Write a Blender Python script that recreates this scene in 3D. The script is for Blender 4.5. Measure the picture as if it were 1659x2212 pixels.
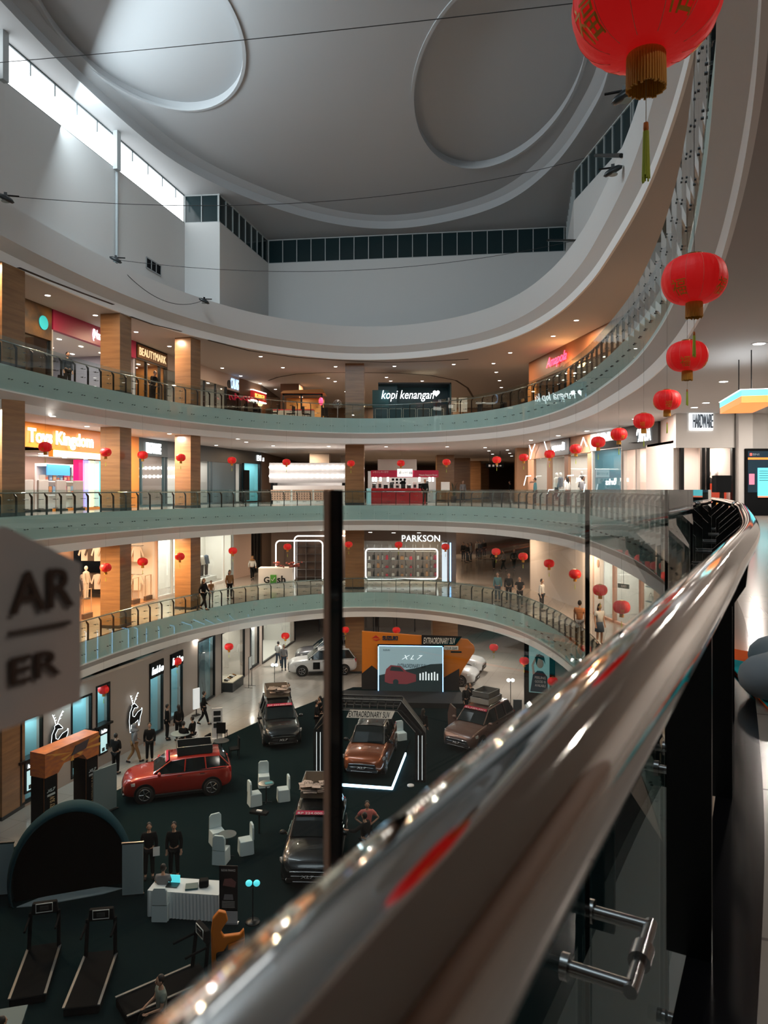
import bpy, bmesh, math, random
from mathutils import Vector, Matrix
from mathutils.geometry import tessellate_polygon
random.seed(7)
for o in list(bpy.data.objects): bpy.data.objects.remove(o, do_unlink=True)
S = bpy.context.scene
COL = S.collection
PI = math.pi
# ------------------------------------------------------------------ camera, world, exposure
F = 1560.0; CX = 829.5; HY = 1058.0; CAMZ = 12.2
cam = bpy.data.cameras.new('camera'); camo = bpy.data.objects.new('camera', cam); COL.objects.link(camo)
camo.location = (0, 0, CAMZ); camo.rotation_euler = (PI/2, 0, 0)
cam.sensor_fit = 'VERTICAL'; cam.sensor_height = 36; cam.sensor_width = 27
cam.lens = 36*F/2212; cam.shift_y = -(1106-HY)/2212; cam.clip_start = 0.02; cam.clip_end = 400
cam.dof.use_dof = True; cam.dof.focus_distance = 14; cam.dof.aperture_fstop = 11
S.camera = camo
S.view_settings.view_transform = 'Standard'; S.view_settings.look = 'None'
S.view_settings.exposure = 0.3; S.view_settings.gamma = 1.0
try: S.cycles.transparent_max_bounces = 32
except Exception: pass
W = bpy.data.worlds.new('world'); S.world = W; W.use_nodes = True
W.node_tree.nodes['Background'].inputs[0].default_value = (0.10, 0.09, 0.085, 1)
W.node_tree.nodes['Background'].inputs[1].default_value = 0.25
def area(loc, rot, sx, sy, e, col):
    l = bpy.data.lights.new('area_light', 'AREA'); l.shape = 'RECTANGLE'; l.size = sx; l.size_y = sy; l.energy = e; l.color = col
    o = bpy.data.objects.new('area_light', l); COL.objects.link(o); o.location = loc; o.rotation_euler = rot; return o
def point(loc, e, col, r=0.15):
    l = bpy.data.lights.new('point_light', 'POINT'); l.energy = e; l.color = col; l.shadow_soft_size = r
    o = bpy.data.objects.new('point_light', l); COL.objects.link(o); o.location = loc; return o
def disc(loc, e, col, r=0.12):
    l = bpy.data.lights.new('disc_light', 'AREA'); l.shape = 'DISK'; l.size = 2*r; l.energy = e; l.color = col
    o = bpy.data.objects.new('disc_light', l); COL.objects.link(o); o.location = loc; return o
def aim(o, tgt):
    o.rotation_euler = (Vector(tgt)-o.location).to_track_quat('-Z', 'Y').to_euler()
DAY = (0.80, 0.93, 1.0); WARM = (1.0, 0.70, 0.45); WHITE = (1.0, 0.90, 0.80); COOL = (0.62, 0.90, 1.0)
# daylight through the left clerestory
o = area((-13.0, 30, 28.4), (0, 0, 0), 20, 1.5, 1900, DAY); aim(o, (6, 42, 21))
# added daylight fill under the closed ceiling behind the viewer
o = area((-4, 2, 28.5), (0, 0, 0), 12, 10, 1050, DAY); aim(o, (-2, 26, 12))
# ------------------------------------------------------------------ levels and picture helpers
LZ = {0: 0.0, 1: 5.6, 2: 11.2, 3: 16.8}
CE = {0: 4.0, 1: 9.6, 2: 15.2, 3: 20.6}
def P(px, py, z):
    Y = F*(z-CAMZ)/(HY-py); return Vector(((px-CX)/F*Y, Y, z))
def PY(px, py, Y): return Vector(((px-CX)/F*Y, Y, CAMZ+(HY-py)*Y/F))
def hit(px, p0, p1):
    b = (px-CX)/F; x0, y0 = p0; dx, dy = p1[0]-x0, p1[1]-y0
    t = (b*y0-x0)/(dx-b*dy); return t*math.hypot(dx, dy), y0+dy*t
# ------------------------------------------------------------------ materials
M = {}
def mat(n, c, r=0.5, m=0.0, e=0, ec=None, noise=None, coat=0, spec=None, nscale=4, bump=0, stretch=None):
    if n in M: return M[n]
    a = bpy.data.materials.new(n); a.use_nodes = True; nt = a.node_tree; b = nt.nodes['Principled BSDF']
    b.inputs['Base Color'].default_value = (*c, 1); b.inputs['Roughness'].default_value = r; b.inputs['Metallic'].default_value = m
    if coat: b.inputs['Coat Weight'].default_value = coat; b.inputs['Coat Roughness'].default_value = 0.05
    if spec is not None: b.inputs['Specular IOR Level'].default_value = spec
    if e:
        b.inputs['Emission Color'].default_value = (*(ec or c), 1); b.inputs['Emission Strength'].default_value = e
    if noise or bump:
        tc = nt.nodes.new('ShaderNodeTexCoord'); mp = nt.nodes.new('ShaderNodeMapping'); nz = nt.nodes.new('ShaderNodeTexNoise')
        if stretch: mp.inputs['Scale'].default_value = stretch
        nz.inputs['Scale'].default_value = nscale; nz.inputs['Detail'].default_value = 4
        nt.links.new(tc.outputs['Object'], mp.inputs[0]); nt.links.new(mp.outputs[0], nz.inputs['Vector'])
        if noise:
            cr = nt.nodes.new('ShaderNodeValToRGB'); cr.color_ramp.elements[0].color = (*noise, 1); cr.color_ramp.elements[1].color = (*c, 1)
            cr.color_ramp.elements[0].position = 0.3; cr.color_ramp.elements[1].position = 0.7
            nt.links.new(nz.outputs[0], cr.inputs[0]); nt.links.new(cr.outputs[0], b.inputs['Base Color'])
        if bump:
            bp = nt.nodes.new('ShaderNodeBump'); bp.inputs['Strength'].default_value = bump; bp.inputs['Distance'].default_value = 0.02
            nt.links.new(nz.outputs[0], bp.inputs['Height']); nt.links.new(bp.outputs[0], b.inputs['Normal'])
    M[n] = a; return a
def glassmat(n, tint, ior=1.45, gl=1.0, rough=0.01):
    a = bpy.data.materials.new(n); a.use_nodes = True; nt = a.node_tree; nt.nodes.clear()
    out = nt.nodes.new('ShaderNodeOutputMaterial'); mx = nt.nodes.new('ShaderNodeMixShader'); t = nt.nodes.new('ShaderNodeBsdfTransparent')
    g = nt.nodes.new('ShaderNodeBsdfGlossy'); fr = nt.nodes.new('ShaderNodeFresnel'); fr.inputs[0].default_value = ior
    t.inputs[0].default_value = (*tint, 1); g.inputs[0].default_value = (gl, gl, gl, 1); g.inputs['Roughness'].default_value = rough
    ge = nt.nodes.new('ShaderNodeNewGeometry'); mr = nt.nodes.new('ShaderNodeMapRange'); mr.inputs['To Min'].default_value = ior; mr.inputs['To Max'].default_value = 1/ior
    nt.links.new(ge.outputs['Backfacing'], mr.inputs['Value']); nt.links.new(mr.outputs[0], fr.inputs[0])
    nt.links.new(fr.outputs[0], mx.inputs[0]); nt.links.new(t.outputs[0], mx.inputs[1]); nt.links.new(g.outputs[0], mx.inputs[2])
    nt.links.new(mx.outputs[0], out.inputs[0]); M[n] = a; return a
def tilemat(n, c, grout, size, r):
    a = bpy.data.materials.new(n); a.use_nodes = True; nt = a.node_tree; b = nt.nodes['Principled BSDF']
    tc = nt.nodes.new('ShaderNodeTexCoord'); br = nt.nodes.new('ShaderNodeTexBrick'); br.offset = 0
    mp = nt.nodes.new('ShaderNodeMapping'); mp.inputs['Rotation'].default_value = (0, 0, 0.35)
    br.inputs['Color1'].default_value = (*c, 1); br.inputs['Color2'].default_value = (*[v*0.93 for v in c], 1); br.inputs['Mortar'].default_value = (*grout, 1)
    br.inputs['Scale'].default_value = 1; br.inputs['Brick Width'].default_value = size; br.inputs['Row Height'].default_value = size; br.inputs['Mortar Size'].default_value = 0.006
    nt.links.new(tc.outputs['Object'], mp.inputs[0]); nt.links.new(mp.outputs[0], br.inputs['Vector']); nt.links.new(br.outputs[0], b.inputs['Base Color'])
    b.inputs['Roughness'].default_value = r; b.inputs['Specular IOR Level'].default_value = 0.6; M[n] = a; return a
white = mat('white_plaster', (0.60, 0.60, 0.59), 0.75)
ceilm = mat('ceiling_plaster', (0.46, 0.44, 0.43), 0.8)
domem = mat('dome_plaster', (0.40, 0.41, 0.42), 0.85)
lipm = mat('lip_paint', (0.85, 0.84, 0.82), 0.6)
fascia = mat('fascia_paint', (0.66, 0.74, 0.73), 0.6)
stone = mat('travertine', (0.33, 0.18, 0.085), 0.25, noise=(0.24, 0.13, 0.065), nscale=1.6, stretch=(0.5, 0.5, 6))
tile = tilemat('floor_tile', (0.33, 0.285, 0.25), (0.16, 0.13, 0.12), 0.9, 0.16)
gtile = tilemat('ground_tile', (0.40, 0.36, 0.32), (0.2, 0.17, 0.15), 1.2, 0.13)
carpet = mat('carpet', (0.007, 0.017, 0.019), 1.0, noise=(0.005, 0.012, 0.014), nscale=25, spec=0.0)
black = mat('black_metal', (0.006, 0.007, 0.008), 0.3, 0.3)
blackm = mat('black_matte', (0.006, 0.007, 0.008), 0.8, spec=0.1)
kerbm = mat('black_stone', (0.004, 0.004, 0.005), 0.12)
chrome = mat('chrome', (0.62, 0.60, 0.58), 0.045, 1.0)
steel = mat('brushed_steel', (0.45, 0.46, 0.47), 0.22, 1.0)
bronze = mat('bronze_edge', (0.85, 0.50, 0.36), 0.7)
dark = mat('dark_panel', (0.018, 0.024, 0.027), 0.35)
brown = mat('brown_panel', (0.16, 0.085, 0.05), 0.5)
brown2 = mat('dark_brown', (0.06, 0.035, 0.024), 0.6)
orange = mat('orange_paint', (0.75, 0.24, 0.02), 0.45)
red = mat('red_paint', (0.55, 0.02, 0.03), 0.4)
redfab = mat('lantern_red', (0.72, 0.006, 0.008), 0.55, e=0.22, ec=(0.8, 0.01, 0.01), bump=0.15, nscale=30)
gold = mat('gold_print', (0.78, 0.36, 0.04), 0.4, 0.3)
fringe = mat('gold_fringe', (0.80, 0.42, 0.06), 0.6, noise=(0.55, 0.26, 0.03), nscale=40, stretch=(8, 8, 0.4))
lime = mat('lime_tassel', (0.52, 0.62, 0.06), 0.6)
whitem = mat('white_paint', (0.75, 0.75, 0.75), 0.5)
cloth = mat('white_cloth', (0.62, 0.70, 0.74), 0.8)
pink = mat('pink_wall', (0.62, 0.47, 0.42), 0.6)
magenta = mat('magenta_sign', (0.35, 0.01, 0.07), 0.4)
glow = mat('sign_glow', (1, 1, 1), 0.5, e=2.3, ec=(0.9, 0.97, 1))
glowwarm = mat('warm_glow', (1, 0.9, 0.8), 0.5, e=6, ec=(1, 0.88, 0.72))
bulbm = mat('bulb_glow', (1, 0.95, 0.9), 0.5, e=9, ec=(1, 0.93, 0.85))
winm = mat('daylight_pane', (1, 1, 1), 0.5, e=2.2, ec=(0.93, 0.98, 1))
darkwin = mat('dark_pane', (0.012, 0.028, 0.032), 0.12)
blueglow = mat('blue_led', (0.2, 0.5, 1), 0.5, e=4, ec=(0.25, 0.55, 1))
redglow = mat('red_neon', (1, 0.02, 0.05), 0.5, e=4, ec=(1, 0.03, 0.08))
cyanglow = mat('cyan_glow', (0.1, 0.75, 0.85), 0.5, e=0.7, ec=(0.1, 0.75, 0.85))
tealpane = mat('teal_display', (0.25, 0.45, 0.48), 0.3, e=0.25, ec=(0.3, 0.6, 0.65))
rubber = mat('rubber', (0.01, 0.01, 0.01), 0.8)
skin = mat('skin', (0.42, 0.24, 0.16), 0.6)
hairm = mat('hair', (0.012, 0.009, 0.008), 0.5)
railglass = glassmat('railing_glass', (0.87, 0.945, 0.94), 1.45, 0.8)
nearglass = glassmat('near_glass', (0.96, 0.98, 0.975), 1.38, 0.45)
shopglass = glassmat('shop_glass', (0.92, 0.96, 0.96), 1.35)
# ------------------------------------------------------------------ mesh builder
class MB:
    def __init__(s): s.v = []; s.f = []; s.m = []; s.s = []
    def add(s, vs, fs, mi=0, sm=False):
        b = len(s.v); s.v += [tuple(v) for v in vs]
        for f in fs: s.f.append([i+b for i in f]); s.m.append(mi); s.s.append(sm)
        return s
    def box(s, x0, x1, y0, y1, z0, z1, mi=0, rz=0, c=None):
        vs = [Vector((x, y, z)) for z in (z0, z1) for x, y in ((x0, y0), (x1, y0), (x1, y1), (x0, y1))]
        if rz:
            cc = Vector(c) if c else Vector(((x0+x1)/2, (y0+y1)/2, 0)); R = Matrix.Rotation(rz, 3, 'Z')
            vs = [R @ (v-cc)+cc for v in vs]
        return s.add(vs, [(3, 2, 1, 0), (4, 5, 6, 7), (0, 1, 5, 4), (1, 2, 6, 5), (2, 3, 7, 6), (3, 0, 4, 7)], mi)
    def tube(s, path, r, n=12, mi=0, closed=False, cap=True, up=None, flat=1.0):
        path = [Vector(p) for p in path]; N = len(path); rings = []
        rr = r if isinstance(r, (list, tuple)) else [r]*N
        for i, p in enumerate(path):
            a = path[(i-1) % N] if (closed or i > 0) else p; b = path[(i+1) % N] if (closed or i < N-1) else p
            t = (b-a).normalized(); u = Vector(up) if up else (Vector((0, 0, 1)) if abs(t.z) < 0.95 else Vector((1, 0, 0)))
            x = t.cross(u).normalized(); y = x.cross(t).normalized()
            rings.append([p+x*math.cos(q)*rr[i]+y*math.sin(q)*rr[i]*flat for q in [2*PI*k/n for k in range(n)]])
        vs = [v for g in rings for v in g]; fs = []
        for i in range(N if closed else N-1):
            j = (i+1) % N
            for k in range(n): fs.append((i*n+k, i*n+(k+1) % n, j*n+(k+1) % n, j*n+k))
        s.add(vs, fs, mi, True)
        if cap and not closed: s.add(rings[0], [tuple(range(n))], mi); s.add(rings[-1], [tuple(reversed(range(n)))], mi)
        return s
    def lathe(s, prof, n=24, mi=0, c=(0, 0, 0), rib=None, sm=True):
        vs = []; c = Vector(c)
        for r, z in prof:
            for k in range(n):
                q = 2*PI*k/n; q2 = r*(1+(rib[0]*(abs(math.cos(q*rib[1]/2))-1) if rib else 0)); vs.append(c+Vector((q2*math.cos(q), q2*math.sin(q), z)))
        fs = [(i*n+k, i*n+(k+1) % n, (i+1)*n+(k+1) % n, (i+1)*n+k) for i in range(len(prof)-1) for k in range(n)]
        fs.append(tuple(reversed(range(n)))); fs.append(tuple(range((len(prof)-1)*n, len(prof)*n)))
        return s.add(vs, fs, mi, sm)
    def prism(s, poly, a0, a1, axis='z', mi=0):
        def mk(p, h):
            return {'z': (p[0], p[1], h), 'y': (p[0], h, p[1]), 'x': (h, p[0], p[1])}[axis]
        n = len(poly); vs = [mk(p, a0) for p in poly]+[mk(p, a1) for p in poly]
        tri = tessellate_polygon([[Vector((p[0], p[1], 0)) for p in poly]])
        fs = [t for t in tri]+[tuple(i+n for i in reversed(t)) for t in tri]+[(i, (i+1) % n, (i+1) % n+n, i+n) for i in range(n)]
        return s.add(vs, fs, mi)
    def sph(s, c, rx, ry=None, rz=None, n=12, mi=0):
        ry = rx if ry is None else ry; rz = rx if rz is None else rz; m = max(6, n//2+2)
        vs = []; c = Vector(c)
        for i in range(1, m):
            a = PI*i/m
            for k in range(n): vs.append(c+Vector((rx*math.sin(a)*math.cos(2*PI*k/n), ry*math.sin(a)*math.sin(2*PI*k/n), -rz*math.cos(a))))
        fs = [(i*n+k, i*n+(k+1) % n, (i+1)*n+(k+1) % n, (i+1)*n+k) for i in range(m-2) for k in range(n)]
        b = len(vs); vs += [c-Vector((0, 0, rz)), c+Vector((0, 0, rz))]
        fs += [(b, (k+1) % n, k) for k in range(n)]+[(b+1, (m-2)*n+k, (m-2)*n+(k+1) % n) for k in range(n)]
        return s.add(vs, fs, mi, True)
    def text(s, me, mtx, mi=0):
        return s.add([mtx @ v.co for v in me.vertices], [tuple(p.vertices) for p in me.polygons], mi)
    def mesh(s, name, mats):
        me = bpy.data.meshes.new(name); me.from_pydata(s.v, [], s.f); me.update()
        for x in (mats if isinstance(mats, (list, tuple)) else [mats]): me.materials.append(x)
        me.polygons.foreach_set('material_index', s.m); me.polygons.foreach_set('use_smooth', s.s)
        bm = bmesh.new(); bm.from_mesh(me); bmesh.ops.recalc_face_normals(bm, faces=bm.faces); bm.to_mesh(me); bm.free()
        return me
    def build(s, name, mats, parent=None, bevel=0):
        o = bpy.data.objects.new(name, s.mesh(name, mats)); COL.objects.link(o)
        if parent: o.parent = parent
        if bevel:
            b = o.modifiers.new('bevel', 'BEVEL'); b.width = bevel; b.segments = 2; b.limit_method = 'ANGLE'
        return o
def tag(o, label, cat, group=None, kind=None):
    o['label'] = label; o['category'] = cat
    if group: o['group'] = group
    if kind: o['kind'] = kind
    return o
def struct(o): o['kind'] = 'structure'; return o
def thing(name, label, cat, loc=(0, 0, 0), rz=0, group=None):
    o = bpy.data.objects.new(name, None); COL.objects.link(o); o.location = loc; o.rotation_euler = (0, 0, rz); o.empty_display_size = 0.1
    return tag(o, label, cat, group)
def kids(o): return [c for c in COL.objects if c.parent == o]
KC = {}
def dup(root, loc, rz=0, label=None, scale=None):
    if root.name not in KC: KC[root.name] = [(c, kids(c)) for c in kids(root)]
    r = root.copy(); COL.objects.link(r); r.location = loc; r.rotation_euler = (0, 0, rz)
    if label: r['label'] = label
    if scale: r.scale = (scale,)*3
    for ch, gr in KC[root.name]:
        c = ch.copy(); COL.objects.link(c); c.parent = r
        for g in gr:
            d = g.copy(); COL.objects.link(d); d.parent = c
    return r
TC = {}
def textmesh(txt, size=1.0, depth=0.02, shear=0, align='LEFT', bold=0):
    k = (txt, size, depth, shear, align, bold)
    if k not in TC:
        c = bpy.data.curves.new('t', 'FONT'); c.body = txt; c.size = size; c.extrude = depth/2; c.shear = shear; c.align_x = align; c.offset = bold; c.resolution_u = 3
        o = bpy.data.objects.new('t', c); COL.objects.link(o); dg = bpy.context.evaluated_depsgraph_get()
        TC[k] = bpy.data.meshes.new_from_object(o.evaluated_get(dg)); bpy.data.objects.remove(o)
    return TC[k]
def sign(txt, x, y, z, h, w, m, parent, name='lettering', depth=0.03, shear=0, bold=0, mirror=False):
    """upright text facing -y, lower left corner at x,z, fitted to width w and height h"""
    me = textmesh(txt, 1.0, 0.02, shear, 'LEFT', bold)
    xs = [v.co.x for v in me.vertices]; ys = [v.co.y for v in me.vertices]
    if not xs: return None
    sx = w/(max(xs)-min(xs)); sy = h/(max(ys)-min(ys))
    mt = Matrix.Translation((x, y, z)) @ Matrix.Rotation(PI/2, 4, 'X') @ Matrix.Diagonal((-sx if mirror else sx, sy, depth/0.02, 1)) @ Matrix.Translation((-(max(xs) if mirror else min(xs)), -min(ys), 0))
    return MB().text(me, mt).build(name, m, parent)
# ------------------------------------------------------------------ the oval void
def cr(pts, n=24, closed=True):
    N = len(pts); out = []
    for i in range(N if closed else N-1):
        p = [Vector((*pts[(i+k-1) % N], 0)) if closed else Vector((*pts[min(max(i+k-1, 0), N-1)], 0)) for k in range(4)]
        for j in range(n):
            t = j/n
            out.append(0.5*((2*p[1])+(-p[0]+p[2])*t+(2*p[0]-5*p[1]+4*p[2]-p[3])*t*t+(-p[0]+3*p[1]-3*p[2]+p[3])*t**3))
    return out
CP = [(-0.165, 0.297), (0.36, 1.238), (0.95, 2.32), (1.70, 3.85), (2.6, 5.75), (3.45, 7.8), (4.35, 10.2), (5.25, 12.9), (6.2, 16.4), (7.1, 20.8), (7.75, 26), (8.05, 30),
      (7.95, 34.5), (7.2, 38.8), (5.6, 42.4), (3.0, 45.1), (-0.2, 46.4), (-3.6, 45.9), (-7.4, 43.2), (-10.3, 39), (-12.1, 34.5), (-13.2, 30), (-13.9, 25.5), (-14.3, 20),
      (-14.0, 13.5), (-12.6, 7), (-10, 1.5), (-6.8, -2), (-3.8, -3.2), (-1.6, -2.0), (-0.65, -0.57)]
dense = cr(CP, 30)
SL = [0.0]
for i in range(len(dense)): SL.append(SL[-1]+(dense[(i+1) % len(dense)]-dense[i]).length)
TOT = SL[-1]
import bisect
def at(s, off=0.0):
    """point of the glass line at arc length s, moved off metres towards the floor side; returns point, tangent"""
    s = s % TOT; i = min(bisect.bisect_right(SL, s)-1, len(dense)-1); a = dense[i]; b = dense[(i+1) % len(dense)]; f = (s-SL[i])/max(1e-9, SL[i+1]-SL[i])
    a2 = dense[i-1]; b2 = dense[(i+2) % len(dense)]
    t = ((b-a2).normalized()*(1-f)+(b2-a).normalized()*f).normalized(); n = Vector((t.y, -t.x, 0)); return a.lerp(b, f)+n*off, t
NS = 300
def loop(off, ss=None): return [at(s, off)[0] for s in (ss or [TOT*i/NS for i in range(NS)])]
# fine near the viewer
SS = sorted(set([TOT*i/NS for i in range(NS)]+[0.1*i for i in range(60)]+[TOT-0.1*i for i in range(1, 20)]))
CEN = Vector((-2.5, 22, 0))
def outer(p):
    d = p-CEN; k = 1e9
    if d.x > 1e-6: k = min(k, 42/d.x)
    if d.x < -1e-6: k = min(k, -38/d.x)
    if d.y > 1e-6: k = min(k, 78/d.y)
    if d.y < -1e-6: k = min(k, -48/d.y)
    return CEN+d*k
def band(name, prof, mats, mis=None, flip=False):
    """sweep a profile of (offset, z) round the void"""
    mb = MB(); n = len(SS); base = [at(s)for s in SS]
    vs = []
    for off, z in prof:
        for p, t in base:
            if off == 'OUT': q = outer(p)
            else: q = p+Vector((t.y, -t.x, 0))*off
            vs.append((q.x, q.y, z))
    b = len(mb.v); mb.v += vs
    for i in range(len(prof)-1):
        for k in range(n):
            mb.f.append([i*n+k, i*n+(k+1) % n, (i+1)*n+(k+1) % n, (i+1)*n+k]); mb.m.append(mis[i] if mis else 0); mb.s.append(False)
    me = bpy.data.meshes.new(name); me.from_pydata(mb.v, [], mb.f); me.update()
    for x in mats: me.materials.append(x)
    me.polygons.foreach_set('material_index', mb.m); me.polygons.foreach_set('use_smooth', [True]*len(mb.f))
    me.set_sharp_from_angle(angle=0.5)
    o = bpy.data.objects.new(name, me); COL.objects.link(o); return struct(o)
for L in (1, 2, 3):
    z = LZ[L]; c = CE[L-1]
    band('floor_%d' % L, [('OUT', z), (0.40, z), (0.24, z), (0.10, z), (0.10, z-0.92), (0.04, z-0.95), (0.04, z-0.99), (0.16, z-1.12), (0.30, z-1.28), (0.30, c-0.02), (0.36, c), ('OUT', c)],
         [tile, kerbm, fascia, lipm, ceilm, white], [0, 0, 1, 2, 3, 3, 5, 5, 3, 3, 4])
# roof parapet above level 3
band('trim_parapet', [('OUT', 22.6), (0.9, 22.6), (0.5, 22.75), (0.0, 22.7), (0.0, 21.4), (0.04, 21.36), (0.2, 21.18), (0.35, 21.02), (0.35, 20.62), (0.42, 20.6), ('OUT', 20.6)],
     [white, lipm, ceilm], [0, 0, 0, 0, 0, 0, 0, 1, 1, 2])
# ground floor
g = MB().box(-42, 42, -28, 100, -0.3, 0).build('floor_0', gtile); struct(g)
CARP = [P(x, y, 0) for x, y in ((150, 1760), (203, 1731), (290, 1690), (380, 1645), (470, 1600), (560, 1558), (640, 1530), (700, 1507))]+[Vector((-1.9, 44.6, 0)), Vector((4.6, 44.6, 0)), Vector((4.8, 41, 0)), Vector((8.5, 37, 0)), Vector((10, 30, 0)), Vector((9, 16, 0)), Vector((-13.5, 12, 0)), Vector((-13.5, 22, 0))]
cm = MB().prism([(p.x, p.y) for p in CARP], 0.001, 0.012).build('event_carpet', carpet); tag(cm, 'large dark teal event carpet covering the ground floor under the display cars', 'carpet')
# ------------------------------------------------------------------ upper shaft walls, clerestory, ceiling
ZT = 29.5; ZW = 27.85
WALL = [(-17.2, 8), (-14.55, 27.7), (-11.7, 42.4), (-9.6, 42.2), (-8.0, 50.0), (11.9, 47.4), (10.3, 39.2), (11.0, 32.0), (12.2, 20), (12.5, 6), (9, -8), (-14, -8)]
names = ['wall_left', 'wall_left_2', 'wall_return', 'wall_corner', 'wall_back', 'wall_right', 'wall_right_2', 'wall_right_3', 'wall_right_4', 'wall_near', 'wall_near_2', 'wall_near_3']
def seg(name, a, b, z0, z1, m, th=0.25, par=None):
    d = Vector((b[0]-a[0], b[1]-a[1], 0)); n = Vector((-d.y, d.x, 0)).normalized()*th
    a = Vector((*a, 0)); b = Vector((*b, 0))
    return MB().prism([(a.x, a.y), (b.x, b.y), (b.x+n.x, b.y+n.y), (a.x+n.x, a.y+n.y)], z0, z1).build(name, m, par)
for i in range(len(WALL)):
    a, b = WALL[i], WALL[(i+1) % len(WALL)]
    glazed = i in (0, 1, 2, 3, 4, 5, 6, 7)
    struct(seg(names[i], a, b, 22.0, ZW if glazed else ZT, white))
    if not glazed: continue
    d = Vector((b[0]-a[0], b[1]-a[1], 0)); L = d.length; d.normalize(); n = Vector((-d.y, d.x, 0)); rz = math.atan2(d.y, d.x)
    wf = bpy.data.objects.new('window_%d' % (i+1), None); COL.objects.link(wf); wf.location = (a[0], a[1], 0); wf.rotation_euler = (0, 0, rz); struct(wf)
    lit = i <= 1
    MB().box(0, L, 0.08, 0.12, ZW, ZT).build('pane', winm if lit else darkwin, wf)
    fm = MB().box(0, L, 0.02, 0.12, ZT-0.06, ZT).box(0, L, 0.02, 0.12, ZW, ZW+0.05)
    st = 1.55 if lit else 1.0; k = 0.0
    while k <= L:
        if lit: fm.box(k-0.015, k+0.015, 0.03, 0.12, ZT-0.55, ZT)
        else: fm.box(k-0.025, k+0.025, 0.02, 0.13, ZW, ZT)
        k += st
    fm.build('window_frame', mat('frame_dark', (0.10, 0.13, 0.14), 0.4) if lit else mat('frame_pale', (0.42, 0.45, 0.45), 0.5), wf)
# two thick mullions of the left clerestory
for px, Y in ((4, 27.3), (250, 34.9)):
    x = (px-CX)/F*Y; tg = MB().box(-0.16, 0.16, -0.12, 0.1, 0, ZT-ZW+0.3); o = tg.build('trim_%d' % (1 if px < 100 else 2), mat('frame_grey', (0.4, 0.43, 0.44), 0.5)); o.location = (x+0.05, Y, ZW-0.2); o.rotation_euler = (0, 0, 1.37); struct(o)
OV = cr([(9.1, 27.6), (9.6, 32.4), (9.1, 38.7), (7.3, 43.6), (3.9, 46.7), (0, 47.9), (-4, 46.6), (-7.8, 43.2), (-10.9, 38.5), (-12.6, 32.5), (-13.6, 26), (-14.0, 19), (-13.0, 11), (-9, 3), (-3, -1), (3, 1), (7, 9), (8.5, 18)], 12)
def ell(cx, cy, rx, ry, n=72): return [Vector((cx+rx*math.cos(2*PI*k/n), cy+ry*math.sin(2*PI*k/n), 0)) for k in range(n)]
E1 = ell(-9.3, 28.3, 3.7, 6.1); E2 = ell(4.95, 32.6, 3.7, 8.0)
def sheet(name, loops, z, m):
    polys = [[Vector((p.x, p.y, 0)) for p in l] for l in loops]; flat = [p for l in polys for p in l]
    tri = tessellate_polygon(polys); me = bpy.data.meshes.new(name); me.from_pydata([(p.x, p.y, z) for p in flat], [], [tuple(t) for t in tri]); me.materials.append(m)
    o = bpy.data.objects.new(name, me); COL.objects.link(o); return struct(o)
BIG = [Vector(p) for p in ((-22, -12, 0), (20, -12, 0), (20, 56, 0), (-22, 56, 0))]
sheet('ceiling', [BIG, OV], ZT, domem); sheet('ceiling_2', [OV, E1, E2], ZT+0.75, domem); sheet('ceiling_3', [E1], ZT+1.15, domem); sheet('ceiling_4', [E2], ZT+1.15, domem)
def rim(name, lp, prof, m):
    n = len(lp); cen = sum(lp, Vector())/n; vs = []
    nr = []
    for i in range(n):
        t = (lp[(i+1) % n]-lp[i-1]).normalized(); q = Vector((t.y, -t.x, 0)); q = q if q.dot(lp[i]-cen) > 0 else -q; nr.append(q)
    for off, z in prof: vs += [(p.x+q.x*off, p.y+q.y*off, z) for p, q in zip(lp, nr)]
    fs = [(i*n+k, i*n+(k+1) % n, (i+1)*n+(k+1) % n, (i+1)*n+k) for i in range(len(prof)-1) for k in range(n)]
    me = bpy.data.meshes.new(name); me.from_pydata(vs, [], fs); me.materials.append(m); me.polygons.foreach_set('use_smooth', [True]*len(fs)); me.set_sharp_from_angle(angle=0.6)
    o = bpy.data.objects.new(name, me); COL.objects.link(o); return struct(o)
rim('trim_oval', OV, [(0.02, ZT+0.76), (0.02, ZT-0.02), (-0.10, ZT-0.02), (-0.10, ZT+0.08), (-0.02, ZT+0.08), (-0.02, ZT+0.5), (-0.4, ZT+0.72), (-0.45, ZT+0.76)], domem)
for k, e in enumerate((E1, E2)): rim('trim_disc_%d' % (k+1), e, [(0.02, ZT+1.16), (0.02, ZT+0.70), (-0.12, ZT+0.70), (-0.12, ZT+0.82), (-0.02, ZT+0.85), (-0.02, ZT+1.16)], domem)
# ------------------------------------------------------------------ glass railings
def s_near(x, y):
    best = min(range(len(dense)), key=lambda i: (dense[i].x-x)**2+(dense[i].y-y)**2); return SL[best]
S_END = s_near(-14.2, 16)
joints = [TOT-0.65, TOT+0.267, TOT+1.03]
while joints[-1] < TOT+S_END: joints.append(joints[-1]+0.92)
def place(o, s, off, z, extra=0):
    p, t = at(s, off); o.location = (p.x, p.y, z); o.rotation_euler = (0, 0, math.atan2(t.y, t.x)+extra)
def panel_mesh(w, name='glass_panel', z0=-0.93, m=railglass):
    return MB().box(-w/2, w/2, -0.006, 0.006, z0, 1.0).mesh(name, m)
post_me = MB().prism([(-0.06, 0.0), (-0.06, 0.735), (-0.185, 0.855), (-0.22, 0.855), (-0.215, 0.80), (-0.15, 0.69), (-0.15, 0.0)], -0.009, 0.009, 'x').mesh('rail_post', black)
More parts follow.
